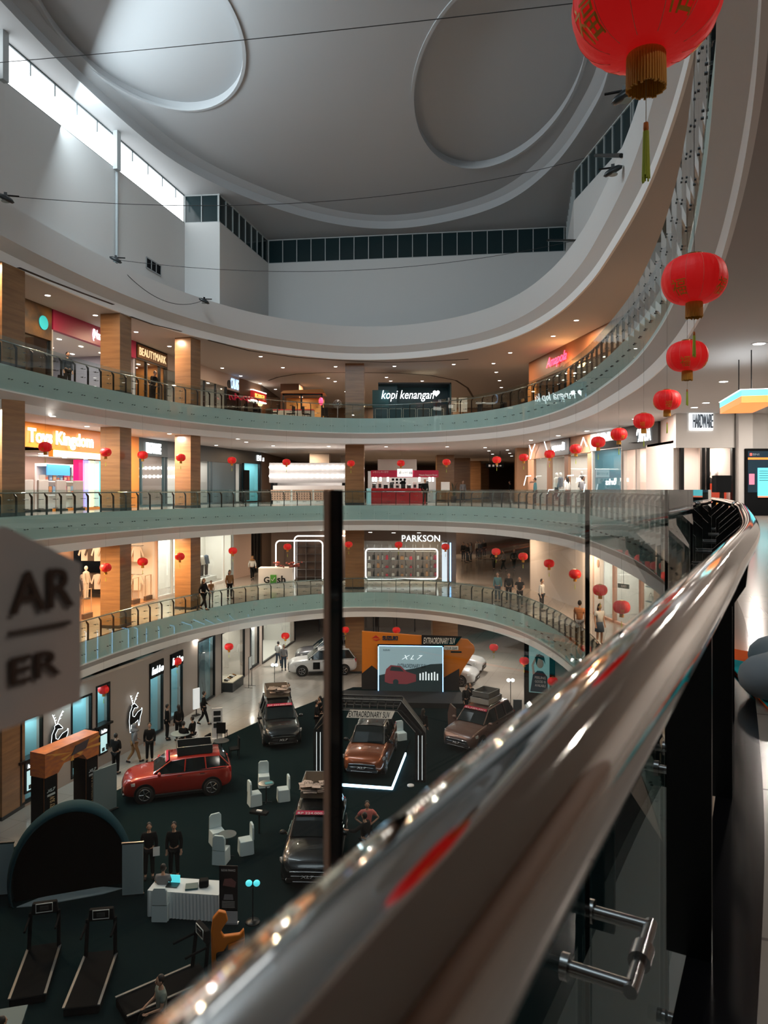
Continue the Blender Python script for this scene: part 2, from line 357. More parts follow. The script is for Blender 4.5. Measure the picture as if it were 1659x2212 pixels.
def clampmb(far=True):
    c = MB()
    for h in (0.255, 0.62):
        n = 6 if far else 14; r = 0.011
        for sx in (-0.085, 0.085):
            c.tube([(sx, 0.016, h), (sx, -0.085, h)], r, n); c.tube([(sx, 0.008, h), (sx, 0.02, h)], 0.02, n)
        c.tube([(-0.097, -0.085, h), (0.097, -0.085, h)], r, n); c.tube([(-0.02, -0.085, h), (0.02, -0.085, h)], 0.018, n)
    for sx in (-0.085, 0.085): c.tube([(sx, 0.022, -0.52), (sx, -0.05, -0.52)], 0.018, 8)
    return c
clamp_far = clampmb().mesh('glass_clamp', mat('clamp_metal', (0.09, 0.10, 0.105), 0.3, 0.8)); clamp_near = clampmb(False).mesh('glass_clamp', steel)
pan = panel_mesh(0.905)
lab = {1: 'curved glass railing with steel handrail around the void on the lowest balcony', 2: 'curved glass railing with thick chrome handrail on the storey the camera stands on', 3: 'curved glass railing with steel handrail around the void on the topmost balcony'}
for L in (1, 2, 3):
    z = LZ[L]; root = thing('glass_railing', lab[L], 'railing', (0, 0, 0))
    hs = [TOT-1.6+0.12*i for i in range(int(8/0.12))]+[TOT+6.2+0.5*i for i in range(int((S_END-6)/0.5)+1)]
    MB().tube([at(s, 0.2)[0]+Vector((0, 0, z+0.875)) for s in hs], 0.0295, 32, up=(0, 0, 1)).build('handrail', chrome if L == 2 else steel, root)
    js = joints[:]; extra = len(js)-1-100
    sel = []; rest = []
    for i in range(len(js)-1):
        s0, s1 = js[i], js[i+1]
        if L != 2 and s0 < TOT+1.5: continue
        sel.append((s0, s1))
    if len(sel) > 100:
        rest = sel[100:] if L == 2 else sel[:len(sel)-100]
        sel = sel[:100] if L == 2 else sel[len(sel)-100:]
    for s0, s1 in sel:
        w = (at(s1)[0]-at(s0)[0]).length-0.012; near = L == 2 and s0 < TOT+2.9
        o = bpy.data.objects.new('glass_panel', panel_mesh(w, m=nearglass) if near else pan); COL.objects.link(o); o.parent = root; place(o, (s0+s1)/2, 0, z)
        c = (at(s0)[0]+at(s1)[0])/2; d = at(s1)[0]-at(s0)[0]; o.location = (c.x, c.y, z); o.rotation_euler = (0, 0, math.atan2(d.y, d.x))
        if not (L == 2 and s0 < TOT+1.0):
            p = bpy.data.objects.new('rail_post', post_me); COL.objects.link(p); p.parent = root; place(p, TOT+1.50 if (near and abs(s0-TOT-1.03) < 0.01) else (s0+s1)/2, 0, z)
        k = bpy.data.objects.new('glass_clamp', clamp_near if near else clamp_far); COL.objects.link(k); k.parent = root; place(k, s0, 0, z)
    if rest:
        mb = MB(); mp = MB()
        for s0, s1 in rest:
            for tgt, me, q, hh in ((mb, pan, (s0+s1)/2, None), (mp, post_me, (s0+s1)/2, None), (mp, clamp_far, s0, None)):
                pt, t = at(q); mt = Matrix.Translation((pt.x, pt.y, z)) @ Matrix.Rotation(math.atan2(t.y, t.x), 4, 'Z'); tgt.text(me, mt)
        mb.build('glass_panel', railglass, root)['kind'] = 'stuff'; mp.build('rail_post', black, root)['kind'] = 'stuff'
    if L == 2:
        for s, wd in ((TOT+0.267, 0.010), (TOT+1.03, 0.008), (TOT+1.95, 0.008), (TOT+2.87, 0.008)):
            p, t = at(s); a = MB().box(-0.0015, 0.0015, *((-0.0045, 0.0045) if s < TOT+0.5 else (-0.0035, 0.0035)), -0.93, 1.0).build('joint_gasket', blackm, root); place(a, s, 0, z)
        a = MB().box(-0.0015, 0.0015, -0.0022, 0.0022, -0.93, 1.0).build('edge_trim', bronze, root); place(a, TOT+0.267-0.002, -0.0072, z); a['label'] = 'bronze glass edge strip'
# small sticker on the nearest pane
def s_at_bearing(px, lo, hi):
    b = (px-CX)/F
    for i in range(400):
        s = lo+(hi-lo)*i/400; p, _ = at(s)
        if p.y > 0.02 and p.x/p.y > b: return s
    return hi
sr = s_at_bearing(103, TOT-0.45, TOT+0.2); pr, tr = at(sr, 0.02); sl_ = TOT-0.28; pl, _ = at(sl_, 0.02)
Wd = (pr-pl).length
st = thing('glass_sticker', 'small pale sticker with dark letters on the nearest glass pane', 'sticker', (pl.x, pl.y, CAMZ), math.atan2(pr.y-pl.y, pr.x-pl.x))
pap = mat('sticker_paper', (0.62, 0.50, 0.44), 0.7, noise=(0.38, 0.42, 0.44), nscale=14)  # warm and teal mottling paints reflections into the pale sheet
MB().prism([(0, -0.108), (Wd, -0.092), (Wd, -0.032), (Wd-0.035, -0.0145), (0, -0.012)], -0.001, 0.001, 'y').build('sticker_sheet', pap, st)
ink = mat('sticker_ink', (0.05, 0.025, 0.015), 0.7)
def loc_u(px):
    s = s_at_bearing(px, TOT-0.45, TOT+0.2); return (at(s, 0.02)[0]-pl).length, at(s, 0.02)[0].y
uR, yR = loc_u(82); uL, _ = loc_u(-60)
sign('AR', uL, -0.0025, -(1306-HY)*yR/F, 84*yR/F, uR-uL, ink, st, 'lettering', 0.001, bold=0.012)
u1, y1 = loc_u(56); u0, _ = loc_u(-60)
sign('ER', u0, -0.0025, -(1452-HY)*y1/F, 55*y1/F, u1-u0, ink, st, 'lettering', 0.001, bold=0.012)
u2, y2 = loc_u(74); MB().box(u0, u2, -0.003, -0.001, -(1346-HY)*y2/F, -(1340-HY)*y2/F).build('ruled_line', ink, st)
# ------------------------------------------------------------------ columns
def column(x, y, z0, z1, w, rz, label, m=stone):
    t = thing('stone_column', label, 'column', (x, y, z0), rz)
    MB().box(-w/2, w/2, -w/2, w/2, 0, z1-z0).build('shaft', m, t)
    for L in (0, 1, 2, 3):
        if z0 <= LZ[L] < z1-0.5: MB().box(-w/2-0.01, w/2+0.01, -w/2-0.01, w/2+0.01, LZ[L]-z0+0.002, LZ[L]-z0+0.14).build('plinth', dark, t)
    return t
column(-14.55, 27.3, 0, 20.6, 1.25, -0.19, 'tall brown travertine column nearest on the left edge, beside the toy shop')
column(-12.95, 34.9, LZ[1], 20.6, 1.02, -0.19, 'tall brown travertine column second from the left, from the lowest balcony up')
column(-10.95, 40.3, LZ[1], 20.6, 1.0, -0.3, 'tall brown travertine column third from the left, left of the wide shop fronts')
column(-1.95, 48.6, 0, 20.6, 1.25, 0.0, 'tall brown travertine column behind the far middle of the railings')
column(5.3, 63, LZ[2], CE[2], 1.5, 0, 'brown column beside the red kiosk at the mouth of the far corridor')
column(7.4, 69, LZ[2], CE[2], 1.5, 0, 'second brown column going down the far corridor')
column(9.4, 76, LZ[2], CE[2], 1.4, 0, 'third brown column going down the far corridor')
column(11.4, 84, LZ[2], CE[2], 1.4, 0, 'last brown column deep in the far corridor')
column(4.15, 49.8, 0, CE[0], 1.7, 0, 'broad brown column behind the orange stage backdrop')
column(-11.3, 54.0, 0, CE[0], 2.6, -0.1, 'wide brown pier behind the white display cars')
column(-7.4, 58, LZ[3], CE[3], 1.5, -0.1, 'brown column behind the gabled food kiosk upstairs', brown)
# ------------------------------------------------------------------ lanterns
cab0 = mat('line_dark', (0.05, 0.04, 0.03), 0.6)
def hang(t, z):
    top = {15: LZ[3]-0.96, 10: LZ[2]-0.96, 4: LZ[1]-0.96}[15 if z > 12 else (10 if z > 6 else 4)]
    for c in COL.objects:
        if c.parent == t and c.name.startswith('hanging_line'): c.location = (0, 0, 0.19); c.scale = (1, 1, top-z-0.19)
def lantern_proto():
    t = thing('paper_lantern', 'x', 'lantern', (0, 0, 0), 0, 'red paper lanterns strung along the balcony edges')
    prof = [(0.07, -0.185)]+[(0.25*math.cos(a)**0.62, 0.19*math.sin(a)) for a in [(-1.32+2.64*i/18) for i in range(19)]]+[(0.07, 0.185)]
    MB().lathe(prof, 72, rib=(0.035, 24)).build('lantern_body', redfab, t)
    w = MB()
    for k in range(12):
        q = 2*PI*k/12; w.tube([((0.2505*math.cos(a)**0.62)*math.cos(q), (0.2505*math.cos(a)**0.62)*math.sin(q), 0.19*math.sin(a)) for a in [(-1.25+2.5*i/14) for i in range(15)]], 0.0012, 5)
    w.build('seam_thread', mat('seam', (0.85, 0.35, 0.25), 0.5), t)
    MB().tube([(0, 0, 0.18), (0, 0, 0.205)], 0.068, 24).build('top_cap', mat('cap_gold', (0.6, 0.33, 0.12), 0.3, 0.8), t)
    f = MB().tube([(0, 0, -0.185), (0, 0, -0.20)], 0.064, 24)
    for k in range(44):
        q = 2*PI*k/44; r = 0.061; f.tube([(r*math.cos(q), r*math.sin(q), -0.19), (r*1.03*math.cos(q), r*1.03*math.sin(q), -0.30-random.random()*0.012)], 0.0048, 5)
    f.build('fringe', fringe, t)
    MB().tube([(0, 0, 0), (0, 0, 1.0)], 0.0022, 5).build('hanging_line', cab0, t)
    MB().tube([(0, 0, -0.2), (0, 0, -0.42)], 0.0014, 5).build('string', mat('string', (0.5, 0.4, 0.25), 0.7), t)
    s = MB().lathe([(0.008, -0.42), (0.0095, -0.44), (0.008, -0.455)], 10)
    s.build('tassel_knot', mat('knot', (0.7, 0.2, 0.03), 0.6), t)
    s = MB()
    for k in range(14):
        q = 2*PI*k/14; s.tube([(0.007*math.cos(q), 0.007*math.sin(q), -0.45), (0.0115*math.cos(q), 0.0115*math.sin(q), -0.60-random.random()*0.03)], 0.0030, 5)
    s.build('tassel', lime, t)
    g = MB(); me = textmesh('\u798f', 0.13, 0.004)
    for k in range(4):
        q0 = PI/4+k*PI/2
        def onb(v, q0=q0):
            x, z = v.x-0.065, v.y-0.05-0.095; a = math.asin(max(-0.99, min(0.99, z/0.19))); r = 0.2515*math.cos(a)**0.62+(0.001 if v.z > 0 else -0.001); q = q0-x/0.24*1.0
            return Vector((r*math.cos(-q), r*math.sin(-q), z))
        g.add([onb(v.co) for v in me.vertices], [tuple(p.vertices) for p in me.polygons], 0)
    g.build('gold_character', gold, t)
    return t
LP = lantern_proto()
def lant(px, py, z, label, first=False, rz=0.5):
    best = None
    for i in range(1400):
        s = (0.8+i*0.075) % TOT; p, t = at(s, -0.12)
        if p.y < 1: continue
        X = CX+F*p.x/p.y; Yp = HY-F*(z-CAMZ)/p.y; e = (X-px)**2+(Yp-py)**2
        if best is None or e < best[0]: best = (e, p)
    p = best[1]; loc = (p.x, p.y, z)
    if first: LP.location = loc; LP['label'] = label; LP.rotation_euler = (0, 0, rz); hang(LP, z); return
    hang(dup(LP, loc, random.random()*6, label), z)
z2 = CAMZ+1.69
lant(1443, -18, z2, 'largest red paper lantern cut off by the top edge, nearest to the camera', True, 1.0)
for a in ((1524, 600, 'second largest red paper lantern, against the upper right balcony'), (1490, 772, 'red paper lantern third in size, left of the turquoise and orange sign'),
          (1433, 858, 'red paper lantern just above the grey shop sign on the right'), (1384, 900, 'red paper lantern touching the left end of the dark boutique sign'), (1333, 930, 'red paper lantern left of the dark boutique sign'),
          (1290, 950, 'red paper lantern over the boutique with the lit white panel'), (1242, 961, 'red paper lantern just right of the word gaudi'), (1186, 976, 'red paper lantern left of the word gaudi'),
          (1131, 981, 'red paper lantern in front of the brown shop corner'), (1073, 988, 'red paper lantern above the hanging black direction board'), (965, 993, 'red paper lantern in front of the corridor columns'),
          (865, 995, 'red paper lantern over the middle of the red kiosk'), (757, 998, 'red paper lantern in front of the far middle column'), (619, 996, 'red paper lantern above the string of round bulbs'),
          (502, 988, 'red paper lantern right of the black shop header'), (390, 978, 'red paper lantern in front of the third column upstairs'), (308, 972, 'red paper lantern under the lit white shop sign'),
          (230, 968, 'red paper lantern in front of the second column upstairs'), (100, 950, 'red paper lantern below the toy shop sign')): lant(a[0], a[1], z2, a[2])
for a in ((108, 1256, 'red paper lantern next to the sticker, middle string'), (229, 1230, 'red paper lantern in front of the orange side of the second column'), (308, 1217, 'red paper lantern in front of the clothing shop rails'),
          (388, 1200, 'red paper lantern in front of the orange third column, middle string'), (502, 1188, 'red paper lantern right of the white shop window, middle string'), (620, 1182, 'red paper lantern above the white counter, middle string'),
          (752, 1178, 'red paper lantern over the vertical heart sign'), (860, 1175, 'red paper lantern just left of the white department store letters'), (962, 1185, 'red paper lantern right of the white department store letters'),
          (1070, 1198, 'red paper lantern in front of the distant walkers'), (1128, 1213, 'red paper lantern left on the blank white wall'), (1182, 1231, 'red paper lantern in the middle of the blank white wall'),
          (1236, 1252, 'red paper lantern right on the blank white wall'), (1285, 1290, 'red paper lantern half behind the thin black glass joint'), (1325, 1331, 'red paper lantern in front of the handbag shop')): lant(a[0], a[1], 8.70, a[2])
for a in ((226, 1493, 'red paper lantern in front of the lit jewellery window, lowest string'), (305, 1460, 'red paper lantern left of the first script shop sign, lowest string'), (383, 1434, 'red paper lantern on the second script shop sign, lowest string'),
          (496, 1400, 'red paper lantern in front of the bag display, lowest string'), (617, 1377, 'red paper lantern above the white display car, lowest string'), (745, 1367, 'red paper lantern left above the stage backdrop'),
          (856, 1362, 'red paper lantern peeking over the stage backdrop'), (1063, 1408, 'red paper lantern right of the stage backdrop'), (1124, 1441, 'red paper lantern left of the tall poster screen'), (1178, 1490, 'red paper lantern at the foot of the tall poster screen')): lant(a[0], a[1], 3.25, a[2])
# ------------------------------------------------------------------ cables, wall lamps, vents
cab = mat('cable', (0.02, 0.02, 0.02), 0.6)
def cable(a, b, sag, label, r=0.012):
    a, b = Vector(a), Vector(b); tag(MB().tube([a.lerp(b, i/30)-Vector((0, 0, sag*4*(i/30)*(1-i/30))) for i in range(31)], r, 6).build('festoon_cable', cab), label, 'cable')
cable(PY(-40, 138, 26), PY(1400, -12, 17), 0.10, 'upper black cable crossing the ceiling under both round recesses')
cable(PY(-40, 418, 25.5), PY(1262, 342, 34), 1.15, 'middle black cable drooping below the right round recess')
cable(PY(250, 561, 33.8), PY(1240, 520, 36.8), 1.0, 'lower black cable in front of the back wall')
cable(PY(250, 566, 33.7), PY(441, 648, 38.6), 0.9, 'black wire sagging between two lamps on the left parapet', 0.015)
for i, (px, py, Y, dx, lb) in enumerate(((12, 428, 25.4, 1, 'black flood lamp on the left parapet at the picture edge'), (250, 561, 33.9, 1, 'black flood lamp on the left parapet below the grey pipe'), (441, 650, 38.7, 1, 'black flood lamp at the bend of the left parapet'),
                                      (1138, 638, 39.0, -1, 'small black flood lamp on the white parapet, right of centre'), (1324, 369, 22.0, -1, 'round black flood lamp below the pole on the right parapet'), (1350, 206, 15.3, -1, 'large black twin flood lamp high on the right parapet'))):
    p = PY(px, py, Y); t = thing('flood_lamp', lb, 'lamp', p, 0.4*dx, 'flood lamps on the parapet')
    h = MB().lathe([(0.06, -0.12), (0.2, -0.09), (0.24, 0.0), (0.16, 0.1), (0.05, 0.14)], 16); o = h.build('lamp_head', dark, t); o.scale = (1.3, 0.9, 0.75); o.rotation_euler = (0.3, 0.4*dx, 0)
    MB().box(-0.05, 0.05, -0.04, 0.04, -0.02, 0.2).tube([(0, 0, 0.1), (0.42*dx, 0.1, 0.16)], 0.03, 8).build('bracket_arm', black, t)
    o = MB().tube([(0, 0, -0.1), (0, 0, -0.125)], 0.14, 16).build('lens', mat('lens', (0.25, 0.33, 0.34), 0.1), t)
for a, b, lb in ((PY(1286, 336, 31), PY(1342, 336, 22), 'black pole reaching from the right windows to the parapet'), (PY(1182, 519, 45), PY(1244, 520, 36.5), 'black pole reaching over the far right parapet')):
    tag(MB().tube([a, b], 0.07, 8).build('cable_pole', black), lb, 'pole')
for px, py, w, h, lb in ((132, 456, 42, 40, 'larger black louvred vent on the left white wall'), (331, 576, 26, 27, 'smaller black louvred vent low on the left white wall')):
    u, Y = hit(px, WALL[0] if px < 200 else WALL[1], WALL[1] if px < 200 else WALL[2]); a, b = (WALL[0], WALL[1]) if px < 200 else (WALL[1], WALL[2])
    rz = math.atan2(b[1]-a[1], b[0]-a[0]); p = PY(px, py, Y); t = thing('wall_vent', lb, 'vent', p, rz)
    wm = w/F*Y*2.6 if px < 200 else w/F*Y*2.4; hm = h*0.82/F*Y/1.0
    MB().box(-wm/2, wm/2, -0.03, 0, -hm/2, hm/2).build('opening', blackm, t)
    f = MB()
    for k in range(4): f.box(-wm/2+k*wm/3-0.03, -wm/2+k*wm/3+0.03, -0.05, -0.02, -hm/2, hm/2)
    for k in (-1, 1): f.box(-wm/2, wm/2, -0.05, -0.02, k*hm/2-0.03, k*hm/2+0.03)
    f.build('vent_frame', mat('vent_frame', (0.3, 0.32, 0.33), 0.5), t)
u, Y = hit(250, WALL[1], WALL[2]); p = PY(250, 560, Y-0.1)
tag(MB().tube([(p.x+0.05, p.y, p.z), (p.x+0.05, p.y, ZT-0.1)], 0.07, 10).build('wall_pipe', mat('pipe', (0.33, 0.36, 0.37), 0.5)), 'grey vertical pipe on the left white wall between the window bays', 'pipe')
# ------------------------------------------------------------------ downlights
DL = {3: [(103, 638), (206, 681), (294, 717), (366, 748), (480, 795), (520, 812), (563, 770), (611, 794), (725, 792), (852, 791), (980, 787), (1102, 762), (1066, 785), (1072, 804), (1079, 822), (1083, 837), (709, 817), (724, 824), (835, 815), (844, 823), (912, 823), (562, 828), (595, 841), (620, 831), (1195, 726), (1245, 692), (747, 846)],
      2: [(114, 899), (188, 921), (366, 937), (514, 948), (532, 955), (467, 962), (590, 963), (710, 964), (834, 965), (966, 965), (1147, 951), (1048, 967), (1056, 974), (1064, 981), (1096, 972), (1101, 979), (1105, 985), (1206, 941), (1268, 931), (1372, 905), (1563, 824), (1525, 870), (1500, 880), (1640, 742)],
      1: [(606, 1146), (640, 1145), (692, 1146), (800, 1150), (850, 1151), (905, 1151)]}
dme = MB().lathe([(0.11, -0.012), (0.12, 0.0)], 16).mesh('downlight', bulbm); rme = MB().lathe([(0.14, -0.008), (0.155, 0.0)], 16).mesh('trim_ring', whitem)
for L, l in DL.items():
    for px, py in l:
        p = P(px, py, CE[L]-0.002)
        t = thing('downlight', 'small round recessed downlight in the ceiling of the %s storey' % {3: 'topmost', 2: 'middle', 1: 'lowest'}[L], 'ceiling light', p, 0, 'recessed downlights in the %s ceiling' % {3: 'top', 2: 'middle', 1: 'lower'}[L])
        for me in (dme, rme): o = bpy.data.objects.new(me.name.split('.')[0] if me is rme else 'lamp_disc', me); COL.objects.link(o); o.parent = t
        if me is rme and p.y < 60:
            pass
# real light of the downlights (one lamp per cluster)
for L, e in ((3, 95), (2, 150), (1, 115)):
    for x, y, c in ((-14.6, 26, WARM), (-13.6, 32, WARM), (-12.2, 39, WARM), (-8.5, 48, WARM), (-3, 52, WHITE), (3, 52, WARM), (8, 47, WARM), (10, 38, WARM), (9.6, 29, WARM), (8.8, 21, WARM), (7.2, 13, WHITE), (5.2, 6.5, WHITE), (3.5, 0.2, WHITE)):
        if L == 3 and y < 10: continue
        if L == 1 and y < 20: continue
        if L == 2: c = WHITE
        disc((x, y, CE[L]-0.03), e*(2.0 if y > 25 else ((0.9 if L == 2 else 1.2) if y > 10 else 0.22)), c)
for x, y, z in ((-13.9, 31.9, LZ[1]+3.9), (-14.9, 25.8, LZ[1]+3.9), (-11.9, 38.2, LZ[1]+3.9), (-11.8, 38.2, LZ[2]+3.9)): disc((x, y, z), 170 if z < 11 else 80, (1, 0.48, 0.10), 0.15)  # added orange lamps that tint the column faces, no downlights there
for x, y in ((-6, 58), (2, 62), (7, 72), (0, 72)):
    for L in (1, 2, 3): disc((x, y, CE[L]-0.03), 170, WARM)
for x, y in ((-10.5, 40), (-6, 50), (2, 54), (8, 44), (6.5, 50)): disc((x, y, CE[0]-0.04), 230, WHITE, 0.2)
disc((-12.8, 30, CE[0]-0.04), 35, COOL)
for x, y in ((12.6, 24.5), (14.8, 25.5), (12.5, 19)): disc((x, y, CE[2]-0.03), 120, WHITE)
# ceiling air slots
slot = mat('air_slot', (0.03, 0.022, 0.018), 0.7)
for L, pts, lb in ((3, [(580, 822), (600, 815), (640, 808), (700, 805), (780, 805), (860, 806), (930, 811), (985, 822), (1010, 838), (1022, 858)], 'dark curved air slot in the far upstairs ceiling'),
                   (3, [(40, 578), (110, 607), (180, 634), (245, 658)], 'dark air slot in the upstairs ceiling between the first two columns'), (3, [(282, 684), (330, 701), (392, 716)], 'dark air slot in the upstairs ceiling right of the second column'),
                   (3, [(450, 735), (540, 758), (640, 772), (740, 779), (840, 783), (940, 780), (1012, 776)], 'long dark air slot along the front of the upstairs ceiling')):
    tag(MB().tube([P(x, y, CE[L]-0.005) for x, y in pts], 0.09, 6, flat=0.1).build('air_slot', slot), lb, 'vent')
# ------------------------------------------------------------------ shop fronts
class Face:
    """a shop front line p0 -> p1 (left to right as seen), local x along it, -y towards the void"""
    def __init__(s, p0, p1, z):
        s.p0, s.p1, s.z = p0, p1, z; s.L = math.hypot(p1[0]-p0[0], p1[1]-p0[1]); s.rz = math.atan2(p1[1]-p0[1], p1[0]-p0[0])
    def u(s, px): return hit(px, s.p0, s.p1)[0]
    def Y(s, px): return hit(px, s.p0, s.p1)[1]
    def ud(s, px, d):
        n = (-math.sin(s.rz)*d, math.cos(s.rz)*d); return hit(px, (s.p0[0]+n[0], s.p0[1]+n[1]), (s.p1[0]+n[0], s.p1[1]+n[1]))[0]
    def h(s, px, py): return CAMZ+(HY-py)*s.Y(px)/F-s.z
    def thing(s, name, label, cat, u=0, d=0, z=0, group=None, rz=0):
        a = s.rz; return thing(name, label, cat, (s.p0[0]+math.cos(a)*u-math.sin(a)*d, s.p0[1]+math.sin(a)*u+math.cos(a)*d, s.z+z), a+rz, group)
def shop(fc, name, label, u0, u1, H, head, hm, im, bays, depth=3.0, fm=None, lit=0, litc=WHITE, floorm=None, glass=True, fr=0.10, cat='shop front', base=0.12, backm=None, sides=True):
    """header band, mullions, glazing, an interior box with a lit ceiling panel"""
    fm = fm or black; t = fc.thing(name, label, cat, u0); w = u1-u0; hz = H-head
    MB().box(0, w, -0.12, 0.12, hz, H).build('header', hm, t)
    f = MB()
    for b in bays: f.box(b*w-fr/2, b*w+fr/2, -0.08, 0.08, 0, hz)
    f.box(0, w, -0.08, 0.08, 0, base)
    f.build('shop_frame', fm, t)
    iw = MB().box(0, w, depth, depth+0.1, 0, hz+0.3)
    if sides: iw.box(0.0, 0.05, 0.13, depth, 0, hz+0.3).box(w-0.05, w, 0.13, depth, 0, hz+0.3)
    iw.build('inner_wall', im, t)
    MB().box(0, w, 0.13, depth, hz+0.2, hz+0.3).build('shop_ceiling', white, t)
    if floorm: MB().box(0, w, 0.0, depth, 0.004, 0.02).build('shop_floor', floorm, t)
    if lit:
        for q in range(max(2, int(w/1.6))):
            for r in (0.3, 0.65): xx = w*(q+0.5)/max(2, int(w/1.6)); MB().box(xx-0.12, xx+0.12, depth*r-0.06, depth*r+0.06, hz+0.17, hz+0.19).build('ceiling_lamp', glowwarm, t)
        a = fc.rz; x = fc.p0[0]+math.cos(a)*(u0+w/2)-math.sin(a)*depth*0.5; y = fc.p0[1]+math.sin(a)*(u0+w/2)+math.cos(a)*depth*0.5
        o = area((x, y, fc.z+hz+0.1), (0, 0, a), w*0.8, depth*0.5, lit, litc)
    if glass: MB().box(0.02, w-0.02, -0.012, 0.0, base, hz).build('glazing', shopglass, t)
    return t
LF1, LF2, LF3, LF4 = (-17.9, 20), (-15.5, 33.6), (-13.5, 44.7), (-10.0, 58)
H3 = 3.8; H21 = 4.0
pinkw = mat('pale_wall', (0.50, 0.43, 0.39), 0.6)
# ---- topmost storey, left
A3 = Face(LF1, LF2, LZ[3]); B3 = Face(LF2, LF3, LZ[3]); C3 = Face(LF3, LF4, LZ[3])
s = shop(A3, 'dark_restaurant_front', 'dark restaurant front with painted jungle panel and a turquoise round emblem, far left upstairs', 0.5, A3.L-0.1, H3, 1.5, mat('jungle', (0.012, 0.014, 0.014), 0.5, noise=(0.16, 0.08, 0.02), nscale=1.2), brown2, [0, .35, .7, 1], lit=25, litc=WARM)
u = A3.u(88)-0.5; MB().tube([(u, -0.16, 3.0), (u, -0.13, 3.0)], 0.32, 20).build('round_emblem', mat('turq', (0.02, 0.42, 0.5), 0.5, e=0.3), s)
u0 = 0.0; u1 = B3.u(290)
s = shop(B3, 'magenta_shop_front', 'wide salon front under a deep magenta header band', 0, u1, H3, 0.95, magenta, mat('salon_wall', (0.30, 0.28, 0.33), 0.7), [0, 1], depth=5, lit=170, fm=mat('pale_frame', (0.4, 0.4, 0.42), 0.5), glass=False, base=0.02)
sign('(Naav', B3.u(197)-0.1, -0.15, 2.98, 0.62, 1.0, glow, s)
for k, px in enumerate((122, 150, 178)):
    ua = B3.u(px); t = B3.thing('salon_chair', ['black padded salon chair, left of the three in the magenta shop', 'black padded salon chair, middle of the three in the magenta shop', 'black padded salon chair, right of the three in the magenta shop'][k], 'chair', ua, 0.9)
    MB().tube([(0, 0, 0.02), (0, 0, 0.45)], 0.05, 8).tube([(0, 0, 0), (0, 0, 0.04)], 0.3, 14).build('pedestal', steel, t)
    MB().box(-0.28, 0.28, -0.28, 0.28, 0.42, 0.55).build('seat', blackm, t, 0.04); MB().box(-0.26, 0.26, 0.2, 0.32, 0.55, 1.15).build('backrest', blackm, t, 0.05)
    MB().box(-0.33, -0.27, -0.2, 0.25, 0.6, 0.68).box(0.27, 0.33, -0.2, 0.25, 0.6, 0.68).build('armrest', blackm, t)
    m = B3.thing('salon_mirror', ['tall bright salon mirror, left of the three', 'tall bright salon mirror, middle of the three', 'tall bright salon mirror, right of the three'][k], 'mirror', ua+0.2, 2.2)
    MB().box(-0.4, 0.4, -0.04, 0.04, 0.6, 2.3).build('mirror_glass', mat('mirror_lit', (0.7, 0.7, 0.7), 0.2, e=0.8), m, 0.08); MB().box(-0.5, 0.5, -0.2, 0.1, 0, 0.6).build('console', blackm, m)
bm_ = mat('gold_sign_board', (0.24, 0.11, 0.03), 0.4)
s = shop(B3, 'gold_boutique_front', 'narrow black framed boutique with a brown board and gold letters', u1, B3.L-0.05, H3, 0.95, black, mat('amber_wall', (0.45, 0.20, 0.05), 0.6), [0, .35, .78, 1], depth=2, lit=45, litc=WARM)
w = B3.L-u1; MB().box(0.12, w-0.15, -0.17, -0.12, H3-0.85, H3-0.12).build('sign_board', bm_, s); sign('BEAUTYMARK', 0.25, -0.19, H3-0.70, 0.45, w-0.6, mat('gold_letters', (0.9, 0.7, 0.4), 0.4, e=0.7), s)
s = shop(C3, 'white_fascia_front', 'pale shop front with a plain fascia beside the third column upstairs', 0, C3.u(488), H3, 0.95, pinkw, mat('display_wall', (0.4, 0.34, 0.3), 0.6), [0, .3, .6, .8, 1], lit=60)
u0 = C3.u(488); s = shop(C3, 'grey_shutter_front', 'closed shop front with round white and blue lit sign', u0, C3.u(514), H3, 1.1, pinkw, dark, [0, 1], lit=0)
sign('CALAIS', 0.5, -0.15, 2.85, 0.75, C3.u(513)-u0-0.6, mat('blue_letters', (0.3, 0.6, 1), 0.5, e=1.8, ec=(0.35, 0.6, 1)), s); MB().tube([(0.25, -0.15, 3.1), (0.25, -0.12, 3.1)], 0.3, 18).build('round_badge', dark, s)
u0 = C3.u(514); s = shop(C3, 'red_food_front', 'small dark food shop with a glowing red and yellow sign box', u0, C3.L, H3, 1.2, brown, brown2, [0, .4, .8, 1], lit=20, litc=WARM)
ub = C3.u(538)-u0; ue = C3.u(568)-u0; MB().box(ub, ue, -0.3, -0.12, 2.45, 3.15).build('sign_box', mat('red_lit', (0.5, 0.02, 0.02), 0.5, e=0.5), s); MB().box(ub, ue, -0.32, -0.12, 3.16, 3.22).box(ub, ue, -0.32, -0.12, 2.36, 2.43).build('light_strip', glowwarm, s)
sign('BIG BURGER', ub+0.4, -0.33, 2.62, 0.35, (ue-ub)-0.8, mat('yellow_lit', (1, 0.5, 0.1), 0.5, e=1.5, ec=(1, 0.45, 0.1)), s)
